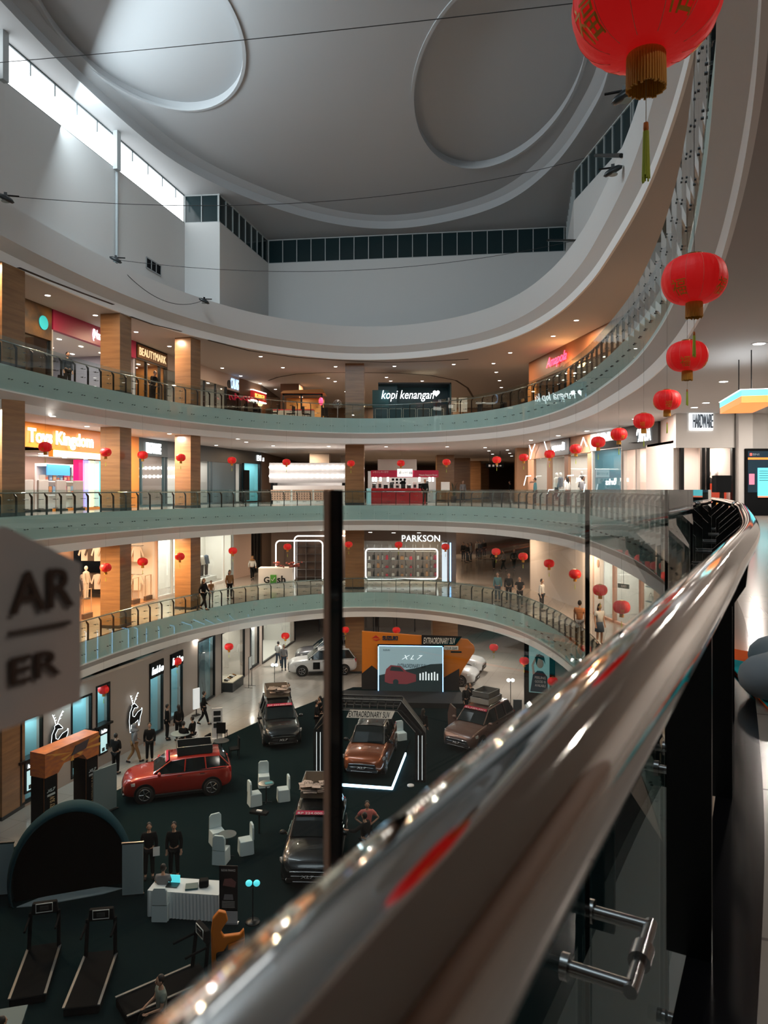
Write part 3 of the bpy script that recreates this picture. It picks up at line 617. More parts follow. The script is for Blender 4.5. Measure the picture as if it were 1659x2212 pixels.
# ---- middle storey, left
A2 = Face(LF1, LF2, LZ[2]); B2 = Face(LF2, LF3, LZ[2]); C2 = Face(LF3, LF4, LZ[2])
u1 = B2.u(296)
s = shop(A2, 'toy_shop', 'orange end of the toy shop partly behind the first column', 4.0, A2.L, H21, 1.1, orange, orange, [0], lit=60, litc=WARM, floorm=tile, glass=False, sides=False, depth=4)
s = shop(B2, 'toy_shop', 'bright orange toy shop with fluffy white letters and a cream light frame', 0, u1, H21, 1.45, orange, mat('toy_wall', (0.62, 0.42, 0.36), 0.6), [1], depth=4, lit=200, litc=WHITE, floorm=tile, glass=False, fm=orange, fr=0.05, sides=False)
wB = u1; cream = mat('cream_light', (1, 0.85, 0.6), 0.5, e=1.6, ec=(1, 0.85, 0.55))
MB().box(0, wB*0.72, -0.2, -0.12, H21-1.45, H21-1.15).box(wB*0.62, wB*0.72, -0.2, -0.12, 0, H21-1.45).build('light_frame', cream, s); MB().box(wB*0.725, wB, -0.13, 0.1, 0, H21-1.4).build('side_panel', orange, s)
sign('Toys Kingdom', -1.9, -0.22, H21-1.08, 0.82, 5.0, glow, s, bold=0.03)
for k, (c, n) in enumerate((((0.75, 0.0, 0.12), 'red'), ((0.35, 0.38, 0.85), 'violet'), ((0.9, 0.8, 0.5), 'cream'), ((0.35, 0.45, 0.45), 'grey'), ((0.05, 0.6, 0.65), 'turquoise'))):
    x = wB*(0.30+k*0.063); MB().box(x, x+wB*0.045, 0.1, 0.4, 0, H21-1.5).build('light_bar', mat('bar_'+n, c, 0.5, e=0.9), s)['label'] = n+' light bar'
sh = B2.thing('toy_shelf', 'white toy shelf with blue and silver banners behind the lanterns', 'shelf', 2.7, 2.2); MB().box(0, 4.4, 0, 0.6, 2.2, 2.35).box(0, 4.4, 0.5, 0.6, 0, 2.2).box(0, 4.4, 0, 0.6, 0.7, 0.76).box(0, 4.4, 0, 0.6, 1.4, 1.46).build('shelf_board', whitem, sh)
MB().box(0.1, 2.0, -0.05, 0.02, 1.75, 2.3).build('blue_banner', mat('banner_blue', (0.05, 0.3, 0.65), 0.5, e=0.3), sh); MB().box(2.2, 4.2, -0.05, 0.02, 1.75, 2.3).build('silver_banner', mat('banner_silver', (0.4, 0.42, 0.45), 0.4), sh)
bx = None
for i in range(26):
    w_, h_ = random.uniform(0.22, 0.31), random.uniform(0.2, 0.32); c = random.choice([(0.6, 0.35, 0.2), (0.55, 0.25, 0.1), (0.35, 0.2, 0.15), (0.5, 0.45, 0.4), (0.2, 0.35, 0.5), (0.6, 0.1, 0.2)])
    row = i // 13; o = B2.thing('toy_box', 'boxed toy among those stacked inside the toy shop', 'box', 2.9+(i % 13)*0.31, 2.35, [0.79, 1.49][row], 'toy boxes stacked in the toy shop')
    MB().box(0, w_, 0, 0.35, 0, h_+0.15 if row == 0 else h_).build('carton', mat('carton_%d' % (i % 7), c, 0.6), o); MB().box(0.03, w_-0.03, -0.01, 0, 0.05, h_*0.6).build('box_print', mat('print_%d' % (i % 3), [(0.8, 0.6, 0.4), (0.7, 0.2, 0.1), (0.5, 0.6, 0.7)][i % 3], 0.5), o)
for k, px in enumerate((55, 88, 127, 165)):
    o = (A2 if px < 109 else B2).thing('security_gate', 'grey anti theft gate at the toy shop entrance, %s of four' % ['first from the left', 'second from the left', 'third from the left', 'rightmost'][k], 'security gate', (A2 if px < 109 else B2).u(px), -0.1)
    MB().box(-0.35, 0.35, -0.06, 0.06, 0.1, 1.45).build('gate_panel', mat('gate_grey', (0.36, 0.33, 0.31), 0.5), o, 0.03); MB().box(-0.35, 0.35, -0.15, 0.15, 0, 0.1).build('gate_foot', black, o)
u0 = u1; s = shop(B2, 'white_sign_shop_front', 'closed shop with dark teal surround and a glowing white name panel', u0, B2.L, H21, 1.0, mat('teal_black', (0.02, 0.045, 0.055), 0.4), mat('mauve_wall', (0.34, 0.27, 0.25), 0.7), [0, .12, .9, 1], lit=55, fm=mat('teal_frame', (0.05, 0.10, 0.12), 0.4), depth=2.5)
sign('BREADLIFE', (B2.L-u0)*0.22, -0.15, H21-0.85, 0.62, (B2.L-u0)*0.52, glow, s, bold=0.05); MB().box((B2.L-u0)*0.62, (B2.L-u0)*0.92, 2.35, 2.45, 0.8, 1.8).build('wall_screen', blackm, s)
u1 = C2.u(520); s = shop(C2, 'black_header_shop_front', 'shop front with long black header and bright white display window', 0, u1, H21, 1.05, dark, mat('white_wall_in', (0.72, 0.68, 0.66), 0.6), [0, .52, .56, .9, 1], lit=120, depth=2, fm=mat('slate_frame', (0.06, 0.085, 0.10), 0.4))
MB().box(u1*0.56, u1*0.9, -0.05, 0.1, 0.1, H21-1.05).build('slate_panel', mat('slate', (0.07, 0.11, 0.13), 0.4), s)
s = shop(C2, 'turquoise_shop_front', 'turquoise lit shop under a black header at the left end of the far side', u1, C2.L, H21, 0.95, dark, mat('aqua_wall', (0.22, 0.45, 0.45), 0.6), [0, .12, 1], lit=90, litc=COOL, depth=2)
sign('Blu', 2.6, -0.15, H21-0.7, 0.45, 1.3, glow, s)
MB().box(0.1, 1.0, -0.25, -0.13, 0.2, 2.5).build('poster_column', blackm, s)
# ---- lowest balcony, left: wide open clothing shop
A1 = Face(LF1, LF2, LZ[1]); B1 = Face(LF2, LF3, LZ[1]); C1 = Face(LF3, LF4, LZ[1])
peach = mat('peach_wall', (0.66, 0.46, 0.36), 0.6); woodf = mat('warm_floor', (0.55, 0.28, 0.12), 0.3)
shop(A1, 'clothing_shop', 'open clothing shop bay nearest the left edge with a large portrait poster', 6, A1.L, H21, 0.35, peach, peach, [0], depth=5, lit=330, litc=WARM, floorm=woodf, glass=False, fm=peach, base=0.02, sides=False)
shop(B1, 'clothing_shop', 'wide open clothing shop with warm light and hanging shirts', 0, B1.L-1.2, H21, 0.35, peach, peach, [1], depth=5.5, lit=430, litc=WARM, floorm=woodf, glass=False, fm=peach, base=0.02, sides=False)
def garment_rail(fc, u, d, z, label, n=9, w=2.0, cols=((0.75, 0.7, 0.66), (0.6, 0.5, 0.45), (0.1, 0.08, 0.08), (0.8, 0.75, 0.7))):
    t = fc.thing('clothes_rail', label, 'clothes rail', u, d, z)
    MB().tube([(0, 0, 1.5), (w, 0, 1.5)], 0.02, 8).tube([(0, 0, 0), (0, 0, 1.5)], 0.02, 8).tube([(w, 0, 0), (w, 0, 1.5)], 0.02, 8).build('rail_frame', steel, t)
    for k in range(n):
        g = fc.thing('hanging_shirt', 'shirt hanging on a rail in the warm lit clothing shop', 'shirt', u+0.15+(w-0.3)*k/(n-1), d, z+0.55, 'shirts hanging in the clothing shop')
        MB().prism([(-0.2, 0), (0.2, 0), (0.2, 0.7), (0.32, 0.3), (0.4, 0.36), (0.24, 0.86), (0.06, 0.92), (-0.06, 0.92), (-0.24, 0.86), (-0.4, 0.36), (-0.32, 0.3), (-0.2, 0.7)], -0.035, 0.035, 'y').build('shirt_body', mat('cloth_%d' % (k % len(cols)), cols[k % len(cols)], 0.8), g)
        g.rotation_euler.z += 1.0
        MB().tube([(0, 0, 0.9), (0, 0, 0.97)], 0.006, 5).build('hanger_hook', steel, g)
for zz_, lb_ in ((1.75, 'upper clothes rail on the far side wall of the clothing shop'), (0.05, 'lower clothes rail on the far side wall of the clothing shop')):
    t = B1.thing('clothes_rail', lb_, 'clothes rail', B1.L-1.75, 0.7, zz_, None, PI/2); MB().tube([(0, -0.3, 1.5), (0, 0, 1.5), (3.9, 0, 1.5), (3.9, -0.3, 1.5)], 0.02, 8).build('rail_frame', steel, t)
    for k in range(9):
        g = B1.thing('hanging_shirt', 'shirt hanging on a rail in the warm lit clothing shop', 'shirt', B1.L-1.75, 0.95+k*0.43, zz_+0.55, 'shirts hanging in the clothing shop', PI/2+0.25)
        MB().prism([(-0.2, 0), (0.2, 0), (0.2, 0.7), (0.32, 0.3), (0.4, 0.36), (0.24, 0.86), (0.06, 0.92), (-0.06, 0.92), (-0.24, 0.86), (-0.4, 0.36), (-0.32, 0.3), (-0.2, 0.7)], -0.035, 0.035, 'y').build('shirt_body', mat('cloth_w%d' % (k % 4), [(0.72, 0.66, 0.6), (0.5, 0.36, 0.28), (0.6, 0.55, 0.5), (0.08, 0.06, 0.05)][k % 4], 0.8), g)
        MB().tube([(0, 0, 0.9), (0, 0, 0.97)], 0.006, 5).build('hanger_hook', steel, g)
garment_rail(B1, B1.ud(125, 3.0), 3.0, 0.05, 'free standing clothes rail in the left half of the clothing shop', 7, 2.2); garment_rail(A1, A1.L-3.0, 3.6, 0.05, 'clothes rail near the portrait poster', 6, 2.0)
for k, px in enumerate((165, 200, 303, 330)):
    ua = B1.u(px); o = B1.thing('security_gate', 'slim wooden anti theft gate in the clothing shop entrance, %s of four' % ['leftmost', 'second', 'third', 'rightmost'][k], 'security gate', ua, 0.3)
    MB().tube([(-0.35, 0, 0.25), (-0.35, 0, 1.5), (0.35, 0, 1.5), (0.35, 0, 0.25)], 0.03, 8).build('gate_hoop', mat('beige', (0.6, 0.42, 0.3), 0.5), o); MB().box(-0.38, 0.38, -0.08, 0.08, 0, 0.28).build('gate_foot', mat('foot_br', (0.10, 0.06, 0.04), 0.5), o)
tb = B1.thing('display_table', 'pale wooden display table of folded clothes in the clothing shop', 'table', B1.u(140), 1.6); MB().box(0, 2.0, 0, 0.9, 0.78, 0.85).build('table_top', peach, tb)
for x in (0.05, 1.9):
    for y in (0.05, 0.8): MB().box(x, x+0.06, y, y+0.06, 0, 0.78).build('leg', peach, tb)
def mannequin(fc, u, d, z, label, top, low, rz=0, head=True):
    t = fc.thing('mannequin', label, 'mannequin', u, d, z, None, rz)
    wm_ = mat('mannequin_white', (0.75, 0.72, 0.7), 0.4)
    MB().tube([(0, 0, 1.5), (0, 0, 1.42), (0, 0, 1.2), (0, 0, 1.0), (0, 0, 0.86)], [0.07, 0.17, 0.15, 0.14, 0.16], 12).tube([(-0.18, 0, 1.4), (-0.25, -0.03, 1.12), (-0.24, -0.1, 0.85)], [0.06, 0.055, 0.05], 8).tube([(0.18, 0, 1.4), (0.25, -0.03, 1.12), (0.24, -0.1, 0.85)], [0.06, 0.055, 0.05], 8).build('jacket', top, t)
    MB().tube([(-0.09, 0, 0.9), (-0.1, 0, 0.5), (-0.1, 0, 0.06)], [0.1, 0.075, 0.055], 10).tube([(0.09, 0, 0.9), (0.1, 0, 0.5), (0.1, 0, 0.06)], [0.1, 0.075, 0.055], 10).build('trousers', low, t)
    if head: MB().sph((0, 0, 1.66), 0.085, 0.1, 0.125, 14).tube([(0, 0, 1.48), (0, 0, 1.6)], 0.045, 8).build('head', wm_, t)
    MB().tube([(0, 0, 0), (0, 0, 0.02)], 0.28, 18).build('stand', steel, t)
w1, w2, w3 = mat('wool_dark', (0.05, 0.045, 0.045), 0.8), mat('wool_light', (0.6, 0.56, 0.52), 0.8), mat('denim', (0.08, 0.10, 0.14), 0.8)
mannequin(B1, B1.ud(155, 2.0), 2.0, 0.9, 'mannequin in a dark coat raised above the tables of the clothing shop', w1, w2); mannequin(B1, B1.ud(186, 1.6), 1.6, 0.7, 'mannequin in a long white dress in the clothing shop', w2, w2)
ps = A1.thing('portrait_poster', 'tall pale portrait poster of a person at the left end of the clothing shop', 'poster', A1.L-1.4, -0.3)
MB().box(0, 1.3, 0, 0.06, 0.2, 3.6).build('poster_panel', mat('poster_pale', (0.55, 0.46, 0.42), 0.6), ps)
MB().prism([(0.35, 0.3), (0.95, 0.3), (1.0, 1.9), (0.8, 2.3), (0.5, 2.3), (0.3, 1.9)], -0.01, 0, 'y').build('printed_shirt', mat('print_blue', (0.42, 0.43, 0.47), 0.6), ps)
pf = MB().sph((0.65, -0.005, 2.7), 0.22, 0.02, 0.32, 16); pf.build('printed_face', mat('print_skin', (0.5, 0.3, 0.2), 0.6), ps)
s = shop(C1, 'white_display_front', 'brilliant white display window with three dressed mannequins right of the third column', -1.2, C1.u(503), H21, 0.4, whitem, mat('bright_wall', (0.85, 0.82, 0.78), 0.5), [0, .18, .85, 1], depth=2.2, lit=280, fm=whitem)
for k in range(3): mannequin(C1, C1.u(455+k*9), 1.0, 0.45, 'headless mannequin in the white display window, %s' % ['left in black', 'middle in white', 'right in grey'][k], [w1, w2, w3][k], [w2, w1, w1][k], head=False)
o = C1.thing('display_plinth', 'white plinth under the three mannequins', 'plinth', C1.u(445), 0.5); MB().box(0, C1.u(482)-C1.u(445), 0, 1.2, 0.13, 0.44).build('plinth_block', whitem, o)
o = C1.thing('fashion_banner', 'tall green and white fashion banner in the white display window', 'banner', C1.u(455), 1.9); MB().box(0, 1.6, 0, 0.04, 1.2, 3.3).build('banner_sheet', mat('banner_g', (0.12, 0.25, 0.18), 0.6), o)
MB().sph((0.5, -0.01, 2.7), 0.16, 0.02, 0.22, 12).build('printed_face', mat('print_skin', (0.5, 0.3, 0.2), 0.6), o)
s = shop(C1, 'pink_wall_front', 'pale pink wall panel with two small square plates beside the white window', C1.u(503), C1.u(540), H21, 0.3, pink, pink, [0, 1], glass=False); MB().box(0, C1.u(540)-C1.u(503), -0.1, 0.1, 0, H21).build('wall_panel', pink, s)
shop(C1, 'shoe_poster_front', 'dark shop entrance with a tall black and white figure poster', C1.u(540), C1.L, H21, 0.4, dark, dark, [0, .3, .6, 1], lit=20)
# ---- right side, topmost storey
R1, R2 = (9.7, 47.8), (12.1, 31.6)
RR = [(12.1, 31.6), (11.7, 22), (9.7, 12), (7.2, 4), (4.8, -4)]
A3r = Face(R1, R2, LZ[3])
ambw = mat('amber_brick', (0.50, 0.20, 0.045), 0.6, noise=(0.28, 0.10, 0.02), nscale=6)
s = shop(A3r, 'neon_restaurant_front', 'amber brick restaurant front with red neon script', 0.0, A3r.L, H3, 1.4, mat('brown_head', (0.20, 0.075, 0.03), 0.5), ambw, [0, .06, .4, .7, 1], lit=60, litc=WARM, fm=ambw, fr=0.6)
me = textmesh('Amapola', 1, 0.02, 0.4); sign('Amapola', A3r.u(1187), -0.2, 2.7, 0.75, A3r.u(1231)-A3r.u(1187), redglow, s, shear=0.4)
point((10.1, 41, 19.4), 90, (1, 0.45, 0.15), 0.2)
for i in range(len(RR)-1):
    f = Face(RR[i], RR[i+1], LZ[3]); MB().prism([(f.p0[0], f.p0[1]), (f.p1[0], f.p1[1]), (f.p1[0]+0.3, f.p1[1]), (f.p0[0]+0.3, f.p0[1])], LZ[3], CE[3]).build('wall_upper_%d' % i, brown)['kind'] = 'structure'
# ---- right side, middle storey
A2r = Face(R1, R2, LZ[2]); ga = 0.0; gb = A2r.u(1280)
woodp = mat('wood_pier', (0.30, 0.15, 0.085), 0.5)
s = shop(A2r, 'gaudi_front', 'brown and white fashion shop with lit zigzag lines and the word gaudi', 0, gb, H21, 1.0, woodp, mat('window_white', (0.72, 0.66, 0.62), 0.6), [0, .06, .36, .65, .98], lit=150, fm=woodp, fr=0.55, depth=2.2)
MB().box(A2r.u(1196), A2r.u(1236), -0.2, -0.12, H21-0.98, H21-0.05).build('sign_board', mat('slate_sign', (0.05, 0.045, 0.05), 0.4), s); sign('gaudi', A2r.u(1200), -0.24, H21-0.85, 0.62, A2r.u(1228)-A2r.u(1200), glow, s, bold=0.02)
z = MB()
for pts in (((1155, 3.9), (1160, 3.4), (1167, 3.9)), ((1160, 3.4), (1157, 3.0)), ((1188, 3.95), (1196, 3.2)), ((1264, 3.1), (1274, 3.8), (1281, 3.3)), ((1143, 1.3), (1148, 1.9), (1158, 1.9)), ((1232, 1.4), (1240, 1.8), (1252, 1.8)), ((1193, 0.6), (1198, 1.0), (1208, 1.0)), ((1274, 0.8), (1278, 1.3))):
    z.tube([(A2r.u(p[0]), -0.36, p[1]) for p in pts], 0.03, 6)
z.build('light_line', glow, s)
for k, (px, zz) in enumerate(((1170, 0.5), (1178, 0.6), (1222, 0.3), (1252, 0.4), (1268, 0.4))): mannequin(A2r, A2r.u(px), 1.0, zz*0+0.3, 'dressed mannequin in the gaudi window, %s from the left' % ['first', 'second', 'third', 'fourth', 'fifth'][k], [w2, w3, w1, w2, w2][k], [w1, w2, w1, w3, w1][k])
s = shop(A2r, 'blue_glass_front', 'shop with blue grey glass and mirrored writing between gaudi and the black sign', gb, A2r.u(1348), H21, 0.95, mat('greywhite', (0.4, 0.4, 0.4), 0.5), mat('bluegrey', (0.20, 0.31, 0.34), 0.5), [0, 1], lit=60, litc=COOL, fm=pinkw, fr=0.3)
sign('UNO', 0.9, -0.16, H21-0.5, 0.4, 2.2, glow, s, bold=0.06); MB().box(0.8, 3.4, -0.15, -0.12, H21-0.9, H21-0.55).build('sign_board', blackm, s); sign('orks', 1.6, -0.02, 1.25, 0.3, 1.1, glow, s, mirror=True)
s = shop(A2r, 'dark_board_boutique_front', 'boutique with a dark sign board and a framed leaf picture', A2r.u(1348), A2r.L, H21, 1.1, mat('charcoal', (0.045, 0.042, 0.04), 0.5), pink, [0, .4, .92, 1], lit=160, fm=pinkw, fr=0.14)
w = A2r.L-A2r.u(1348); sign('OREDA', w*0.45, -0.15, H21-0.8, 0.6, w*0.38, glow, s, bold=0.02); MB().box(w*0.25, w*0.5, -0.22, -0.16, H21-0.78, H21-0.5).build('hanging_board', dark, s)
MB().box(w*0.58, w*0.82, 2.6, 2.7, 1.1, 2.2).build('picture_frame', whitem, s); 
lf = MB()
for a in range(7):
    q = -0.3+a*0.62; lf.tube([(w*0.70, 2.58, 1.6), (w*0.70+0.3*math.cos(q), 2.58, 1.6+0.3*math.sin(q))], [0.02, 0.05], 6)
lf.build('leaf_print', mat('leaf_dark', (0.05, 0.06, 0.04), 0.6), s)
# jeans and sneaker display behind the rail is part of gaudi; wall with emergency plate, then the white shop facing the viewer
tt = thing('emergency_sign', 'small dark green plate on the pinkish wall right of the dark boutique', 'sign', PY(1437, 1010, 30.6), -1.2)
struct(seg('wall_pinkish', (12.1, 31.6), (11.5, 28.6), LZ[2], CE[2], pink, 0.3))
MB().box(-0.1, 0.6, -0.03, 0.03, -0.1, 0.1).build('sign_plate', mat('plate_green', (0.01, 0.05, 0.04), 0.4), tt); MB().box(-0.02, 0.05, -0.04, -0.03, -0.05, 0.05).box(0.25, 0.5, -0.04, -0.03, -0.03, 0.03).build('pictogram', whitem, tt)
HW = Face((11.45, 28.45), (13.75, 28.45), LZ[2]); wallw = mat('shop_white', (0.62, 0.60, 0.58), 0.6)
s = shop(HW, 'hardware_front', 'white shop front with navy HARDWARE letters and black door frame', 0, HW.L, H21, 1.35, wallw, mat('inner_pale', (0.70, 0.60, 0.56), 0.6), [0.12, .48, .56, 1], depth=3, lit=100, fm=black, fr=0.13)
navy = mat('navy_letters', (0.01, 0.03, 0.07), 0.4); sign('HARDWARE', HW.u(1490), -0.3, HW.h(1500, 926), 0.55, HW.u(1532)-HW.u(1490), navy, s, depth=0.08)
MB().box(HW.u(1486), HW.u(1536), -0.16, -0.13, HW.h(1500, 930), HW.h(1500, 886)).build('backlight', glow, s)
sb = thing('sale_banner', 'red sale banner inside the white shop entrance', 'banner', (HW.p0[0]+1.55, 28.9, LZ[2]), 0)
MB().box(0, 0.75, 0, 0.05, 0.0, 1.25).build('banner_sheet', mat('sale_red', (0.75, 0.06, 0.02), 0.5, e=0.25), sb); sign('SALE', 0.12, -0.02, 0.15, 0.35, 0.55, mat('sale_yellow', (1, 0.5, 0.05), 0.5, e=0.3), sb); sign('L', 0.02, -0.02, 0.4, 0.4, 0.16, whitem, sb)
mannequin(HW, 1.75, 0.9, 0.0, 'white mannequin in a dark top behind the sale banner', w1, w1); mannequin(HW, 2.1, 1.0, 0.0, 'second white mannequin at the right of the sale banner', w1, w1)
bl = thing('speaker_box', 'black box on a stand in front of the white shop door frame', 'speaker', (13.05, 27.9, LZ[2]), 0); MB().box(-0.3, 0.3, -0.2, 0.2, 0.9, 1.55).build('cabinet', blackm, bl, 0.02); MB().box(-0.06, 0.06, -0.06, 0.06, 0, 0.9).build('stand', black, bl)
# white pier, atm and walls
MB().box(13.8, 14.35, 28.1, 28.9, LZ[2], CE[2]).build('wall_pier', wallw)['kind'] = 'structure'
MB().box(14.3, 20, 28.6, 28.9, LZ[2], CE[2]).build('wall_atm', wallw)['kind'] = 'structure'
at_ = thing('bank_machine', 'dark blue bank machine with a cyan screen at the right edge', 'bank machine', (14.02, 28.0, LZ[2]), 0)
navyb = mat('atm_blue', (0.006, 0.03, 0.055), 0.3); MB().box(0, 1.7, 0, 0.6, 0, 2.6).build('cabinet', blackm, at_, 0.02); MB().box(0.08, 1.62, -0.02, 0.0, 0.9, 2.5).build('front_panel', navyb, at_)
MB().box(0.45, 1.3, -0.05, -0.02, 0.75, 1.85).build('screen', mat('atm_screen', (0.1, 0.55, 0.65), 0.4, e=0.9, ec=(0.12, 0.6, 0.7)), at_); MB().box(0.45, 1.3, -0.055, -0.045, 0.7, 0.76).build('screen_border', mat('salmon', (0.9, 0.25, 0.15), 0.5, e=0.6), at_)
MB().box(0.08, 1.62, -0.03, -0.02, 2.17, 2.25).build('orange_stripe', mat('atm_orange', (1, 0.2, 0.03), 0.5, e=1.0), at_); MB().box(0.15, 0.24, -0.03, -0.02, 2.32, 2.42).build('logo_square', mat('atm_red', (0.9, 0.1, 0.08), 0.5, e=0.8), at_); sign('BNI', 0.27, -0.03, 2.33, 0.08, 0.24, mat('atm_txt', (0.3, 0.35, 0.4), 0.5), at_, depth=0.005)
MB().box(0.12, 0.33, -0.035, -0.02, 1.2, 1.62).build('card_picture', mat('atm_card', (0.7, 0.2, 0.3), 0.5, e=0.5), at_)
for k in range(5): MB().box(0.5, 1.25-0.1*(k % 2), -0.06, -0.052, 1.72-k*0.09, 1.74-k*0.09).build('text_line', mat('dark_txt', (0.02, 0.08, 0.1), 0.5), at_)
sg = thing('hanging_light_sign', 'hanging sign box with turquoise upper and orange lower band by the right edge', 'sign', (8.15, 17.3, 14.02), math.atan2(15.0-17.3, 7.55-8.15))
MB().box(0, 2.3, -0.1, 0.6, 0.14, 0.27).build('turquoise_band', mat('turq_lit', (0.1, 0.65, 0.65), 0.5, e=1.0, ec=(0.15, 0.7, 0.7)), sg); MB().box(0.05, 2.3, -0.1, 0.6, 0.0, 0.14).build('orange_band', mat('orange_lit', (1, 0.30, 0.08), 0.5, e=0.9, ec=(1, 0.28, 0.06)), sg)
MB().box(0, 2.3, -0.12, 0.6, 0.27, 0.285).build('white_edge', glow, sg); MB().tube([(0.6, 0.2, 0.28), (0.6, 0.2, 1.18)], 0.012, 6).tube([(1.8, 0.2, 0.28), (1.8, 0.2, 1.18)], 0.012, 6).build('hanger_rod', black, sg)
for i, (a, b) in enumerate((((20, 28.6), (17, 20)), ((17, 20), (13, 10)), ((13, 10), (9, 2)), ((9, 2), (4.5, -5)), ((4.5, -5), (-8, -8)))):
    struct(seg('wall_middle_%d' % i, a, b, LZ[2], CE[2], brown if i > 1 else wallw, -0.3))
# floor graphic and beanbags near the right edge
fg = thing('floor_graphic', 'orange and turquoise curved play mat on the floor beside the railing', 'mat', (2.28, 4.0, LZ[2]+0.003), -0.3)
MB().prism([(-0.35, 0.5), (0.1, 0.15), (0.55, 0.05), (1.2, 0.2), (1.2, -0.9), (-0.3, -0.9)], 0, 0.012).build('orange_edge', mat('mat_orange', (0.85, 0.12, 0.02), 0.9, spec=0.05), fg)
MB().prism([(-0.35, 0.12), (0.05, -0.22), (0.5, -0.32), (1.2, -0.1), (1.2, -0.9), (-0.3, -0.9)], 0.0125, 0.02).build('turquoise_field', mat('mat_turq', (0.01, 0.38, 0.42), 0.9, spec=0.05), fg)
MB().prism([(0.3, -0.2), (0.6, -0.15), (1.0, -0.25), (1.0, -0.7), (0.5, -0.6)], 0.021, 0.026).build('white_patch', whitem, fg); sign('YA', 0.45, -0.4, 0.03, 0.02, 0.35, blackm, fg, depth=0.3)
for x, y, r, lb in ((1.93, 3.42, 0.23, 'grey round beanbag nearer the camera on the play mat'), (2.20, 3.86, 0.23, 'grey round beanbag further back on the play mat')):
    b = thing('beanbag', lb, 'beanbag', (x, y, LZ[2]+0.03), 0); MB().lathe([(r*0.85, 0), (r*0.97, 0.03), (r, 0.07), (r*0.96, 0.11), (r*0.8, 0.15), (r*0.5, 0.18), (0.03, 0.19)], 48).build('cushion', mat('bean_grey', (0.24, 0.28, 0.32), 0.7), b); MB().sph((0, 0, 0.19), 0.03, 0.03, 0.012, 10).build('button', dark, b)
# ---- right side, lowest balcony
A1r = Face(R1, R2, LZ[1]); ub = A1r.u(1284)
w_ = MB().box(0, ub, 0, 0.3, 0, H21).build('wall_blank', mat('blank_wall', (0.62, 0.56, 0.53), 0.6)); w_.location = (R1[0], R1[1], LZ[1]); w_.rotation_euler = (0, 0, A1r.rz); struct(w_)
s = shop(A1r, 'handbag_shop_front', 'white handbag shop with glass shelves and a pink corner pier', ub, A1r.L, H21, 0.3, mat('salmon_pier', (0.6, 0.32, 0.22), 0.6), mat('bag_wall', (0.85, 0.84, 0.80), 0.5), [0.02, .35, .75, 1], depth=2.5, lit=230, fm=mat('salmon_pier', (0.6, 0.32, 0.22), 0.6), fr=0.2)
for k in range(3): MB().box(1.6, A1r.L-ub-0.2, 2.0, 2.45, 0.9+k*0.75, 0.94+k*0.75).build('wall_shelf', mat('shelf_grey', (0.2, 0.25, 0.27), 0.4), s)
for k in range(12):
    b = A1r.thing('handbag', 'handbag on the glass shelves of the white handbag shop', 'handbag', ub+1.9+(k % 4)*0.75, 2.15, 0.96+(k//4)*0.75, 'handbags on the glass shelves')
    c = [(0.7, 0.66, 0.6), (0.05, 0.05, 0.06), (0.3, 0.12, 0.08), (0.5, 0.5, 0.5)][(k*7) % 4]; MB().prism([(-0.2, 0), (0.2, 0), (0.16, 0.26), (-0.16, 0.26)], -0.07, 0.07, 'y').build('bag_body', mat('bag_%d' % ((k*7) % 4), c, 0.5), b, 0.015)
    MB().tube([(0.1*math.cos(PI*j/8), 0, 0.26+0.14*math.sin(PI*j/8)) for j in range(9)], 0.012, 6).build('bag_handle', blackm, b)
b = A1r.thing('bag_poster', 'white poster of a person with a yellow handbag at the shop corner', 'poster', ub+0.4, -0.2); MB().box(0, 1.1, 0, 0.05, 0.2, 3.4).build('poster_panel', whitem, b); MB().box(0.35, 0.95, -0.02, 0, 1.25, 1.65).build('yellow_bag', mat('bag_yellow', (0.75, 0.5, 0.03), 0.5), b)
MB().sph((0.5, -0.01, 2.8), 0.16, 0.02, 0.22, 12).build('printed_face', mat('print_skin', (0.5, 0.3, 0.2), 0.6), b)
tt = thing('exit_sign', 'small green exit board hanging before the handbag shop', 'sign', PY(1347, 1266, 33), -1.0); MB().box(-0.3, 0.3, -0.03, 0.03, -0.1, 0.1).build('sign_plate', mat('plate_green', (0.01, 0.05, 0.04), 0.4), tt); sign('EXIT', -0.1, -0.035, -0.05, 0.1, 0.3, whitem, tt, depth=0.005); MB().tube([(0, 0, 0.1), (0, 0, CE[1]-tt.location.z)], 0.01, 5).build('hanger_rod', black, tt)
for i in range(len(RR)-1): struct(seg('wall_lower_%d' % i, RR[i], RR[i+1], LZ[1], CE[1], wallw, -0.3)); struct(seg('wall_ground_%d' % i, RR[i], RR[i+1], 0, CE[0], pinkw, -0.3))
# ---- deep back walls behind the far side
for L, m in ((3, brown), (2, brown), (1, brown2), (0, brown)): struct(seg('wall_deep_%d' % L, (-14, 74 if L != 2 else 92), (30, 74 if L != 2 else 92), LZ[L], CE[L], m)); struct(seg('wall_deepleft_%d' % L, (-10, 58), (-9, 90), LZ[L], CE[L], brown2, -0.2)); struct(seg('wall_deepright_%d' % L, (22, 92), (9.9, 48), LZ[L], CE[L], pinkw, -0.2))
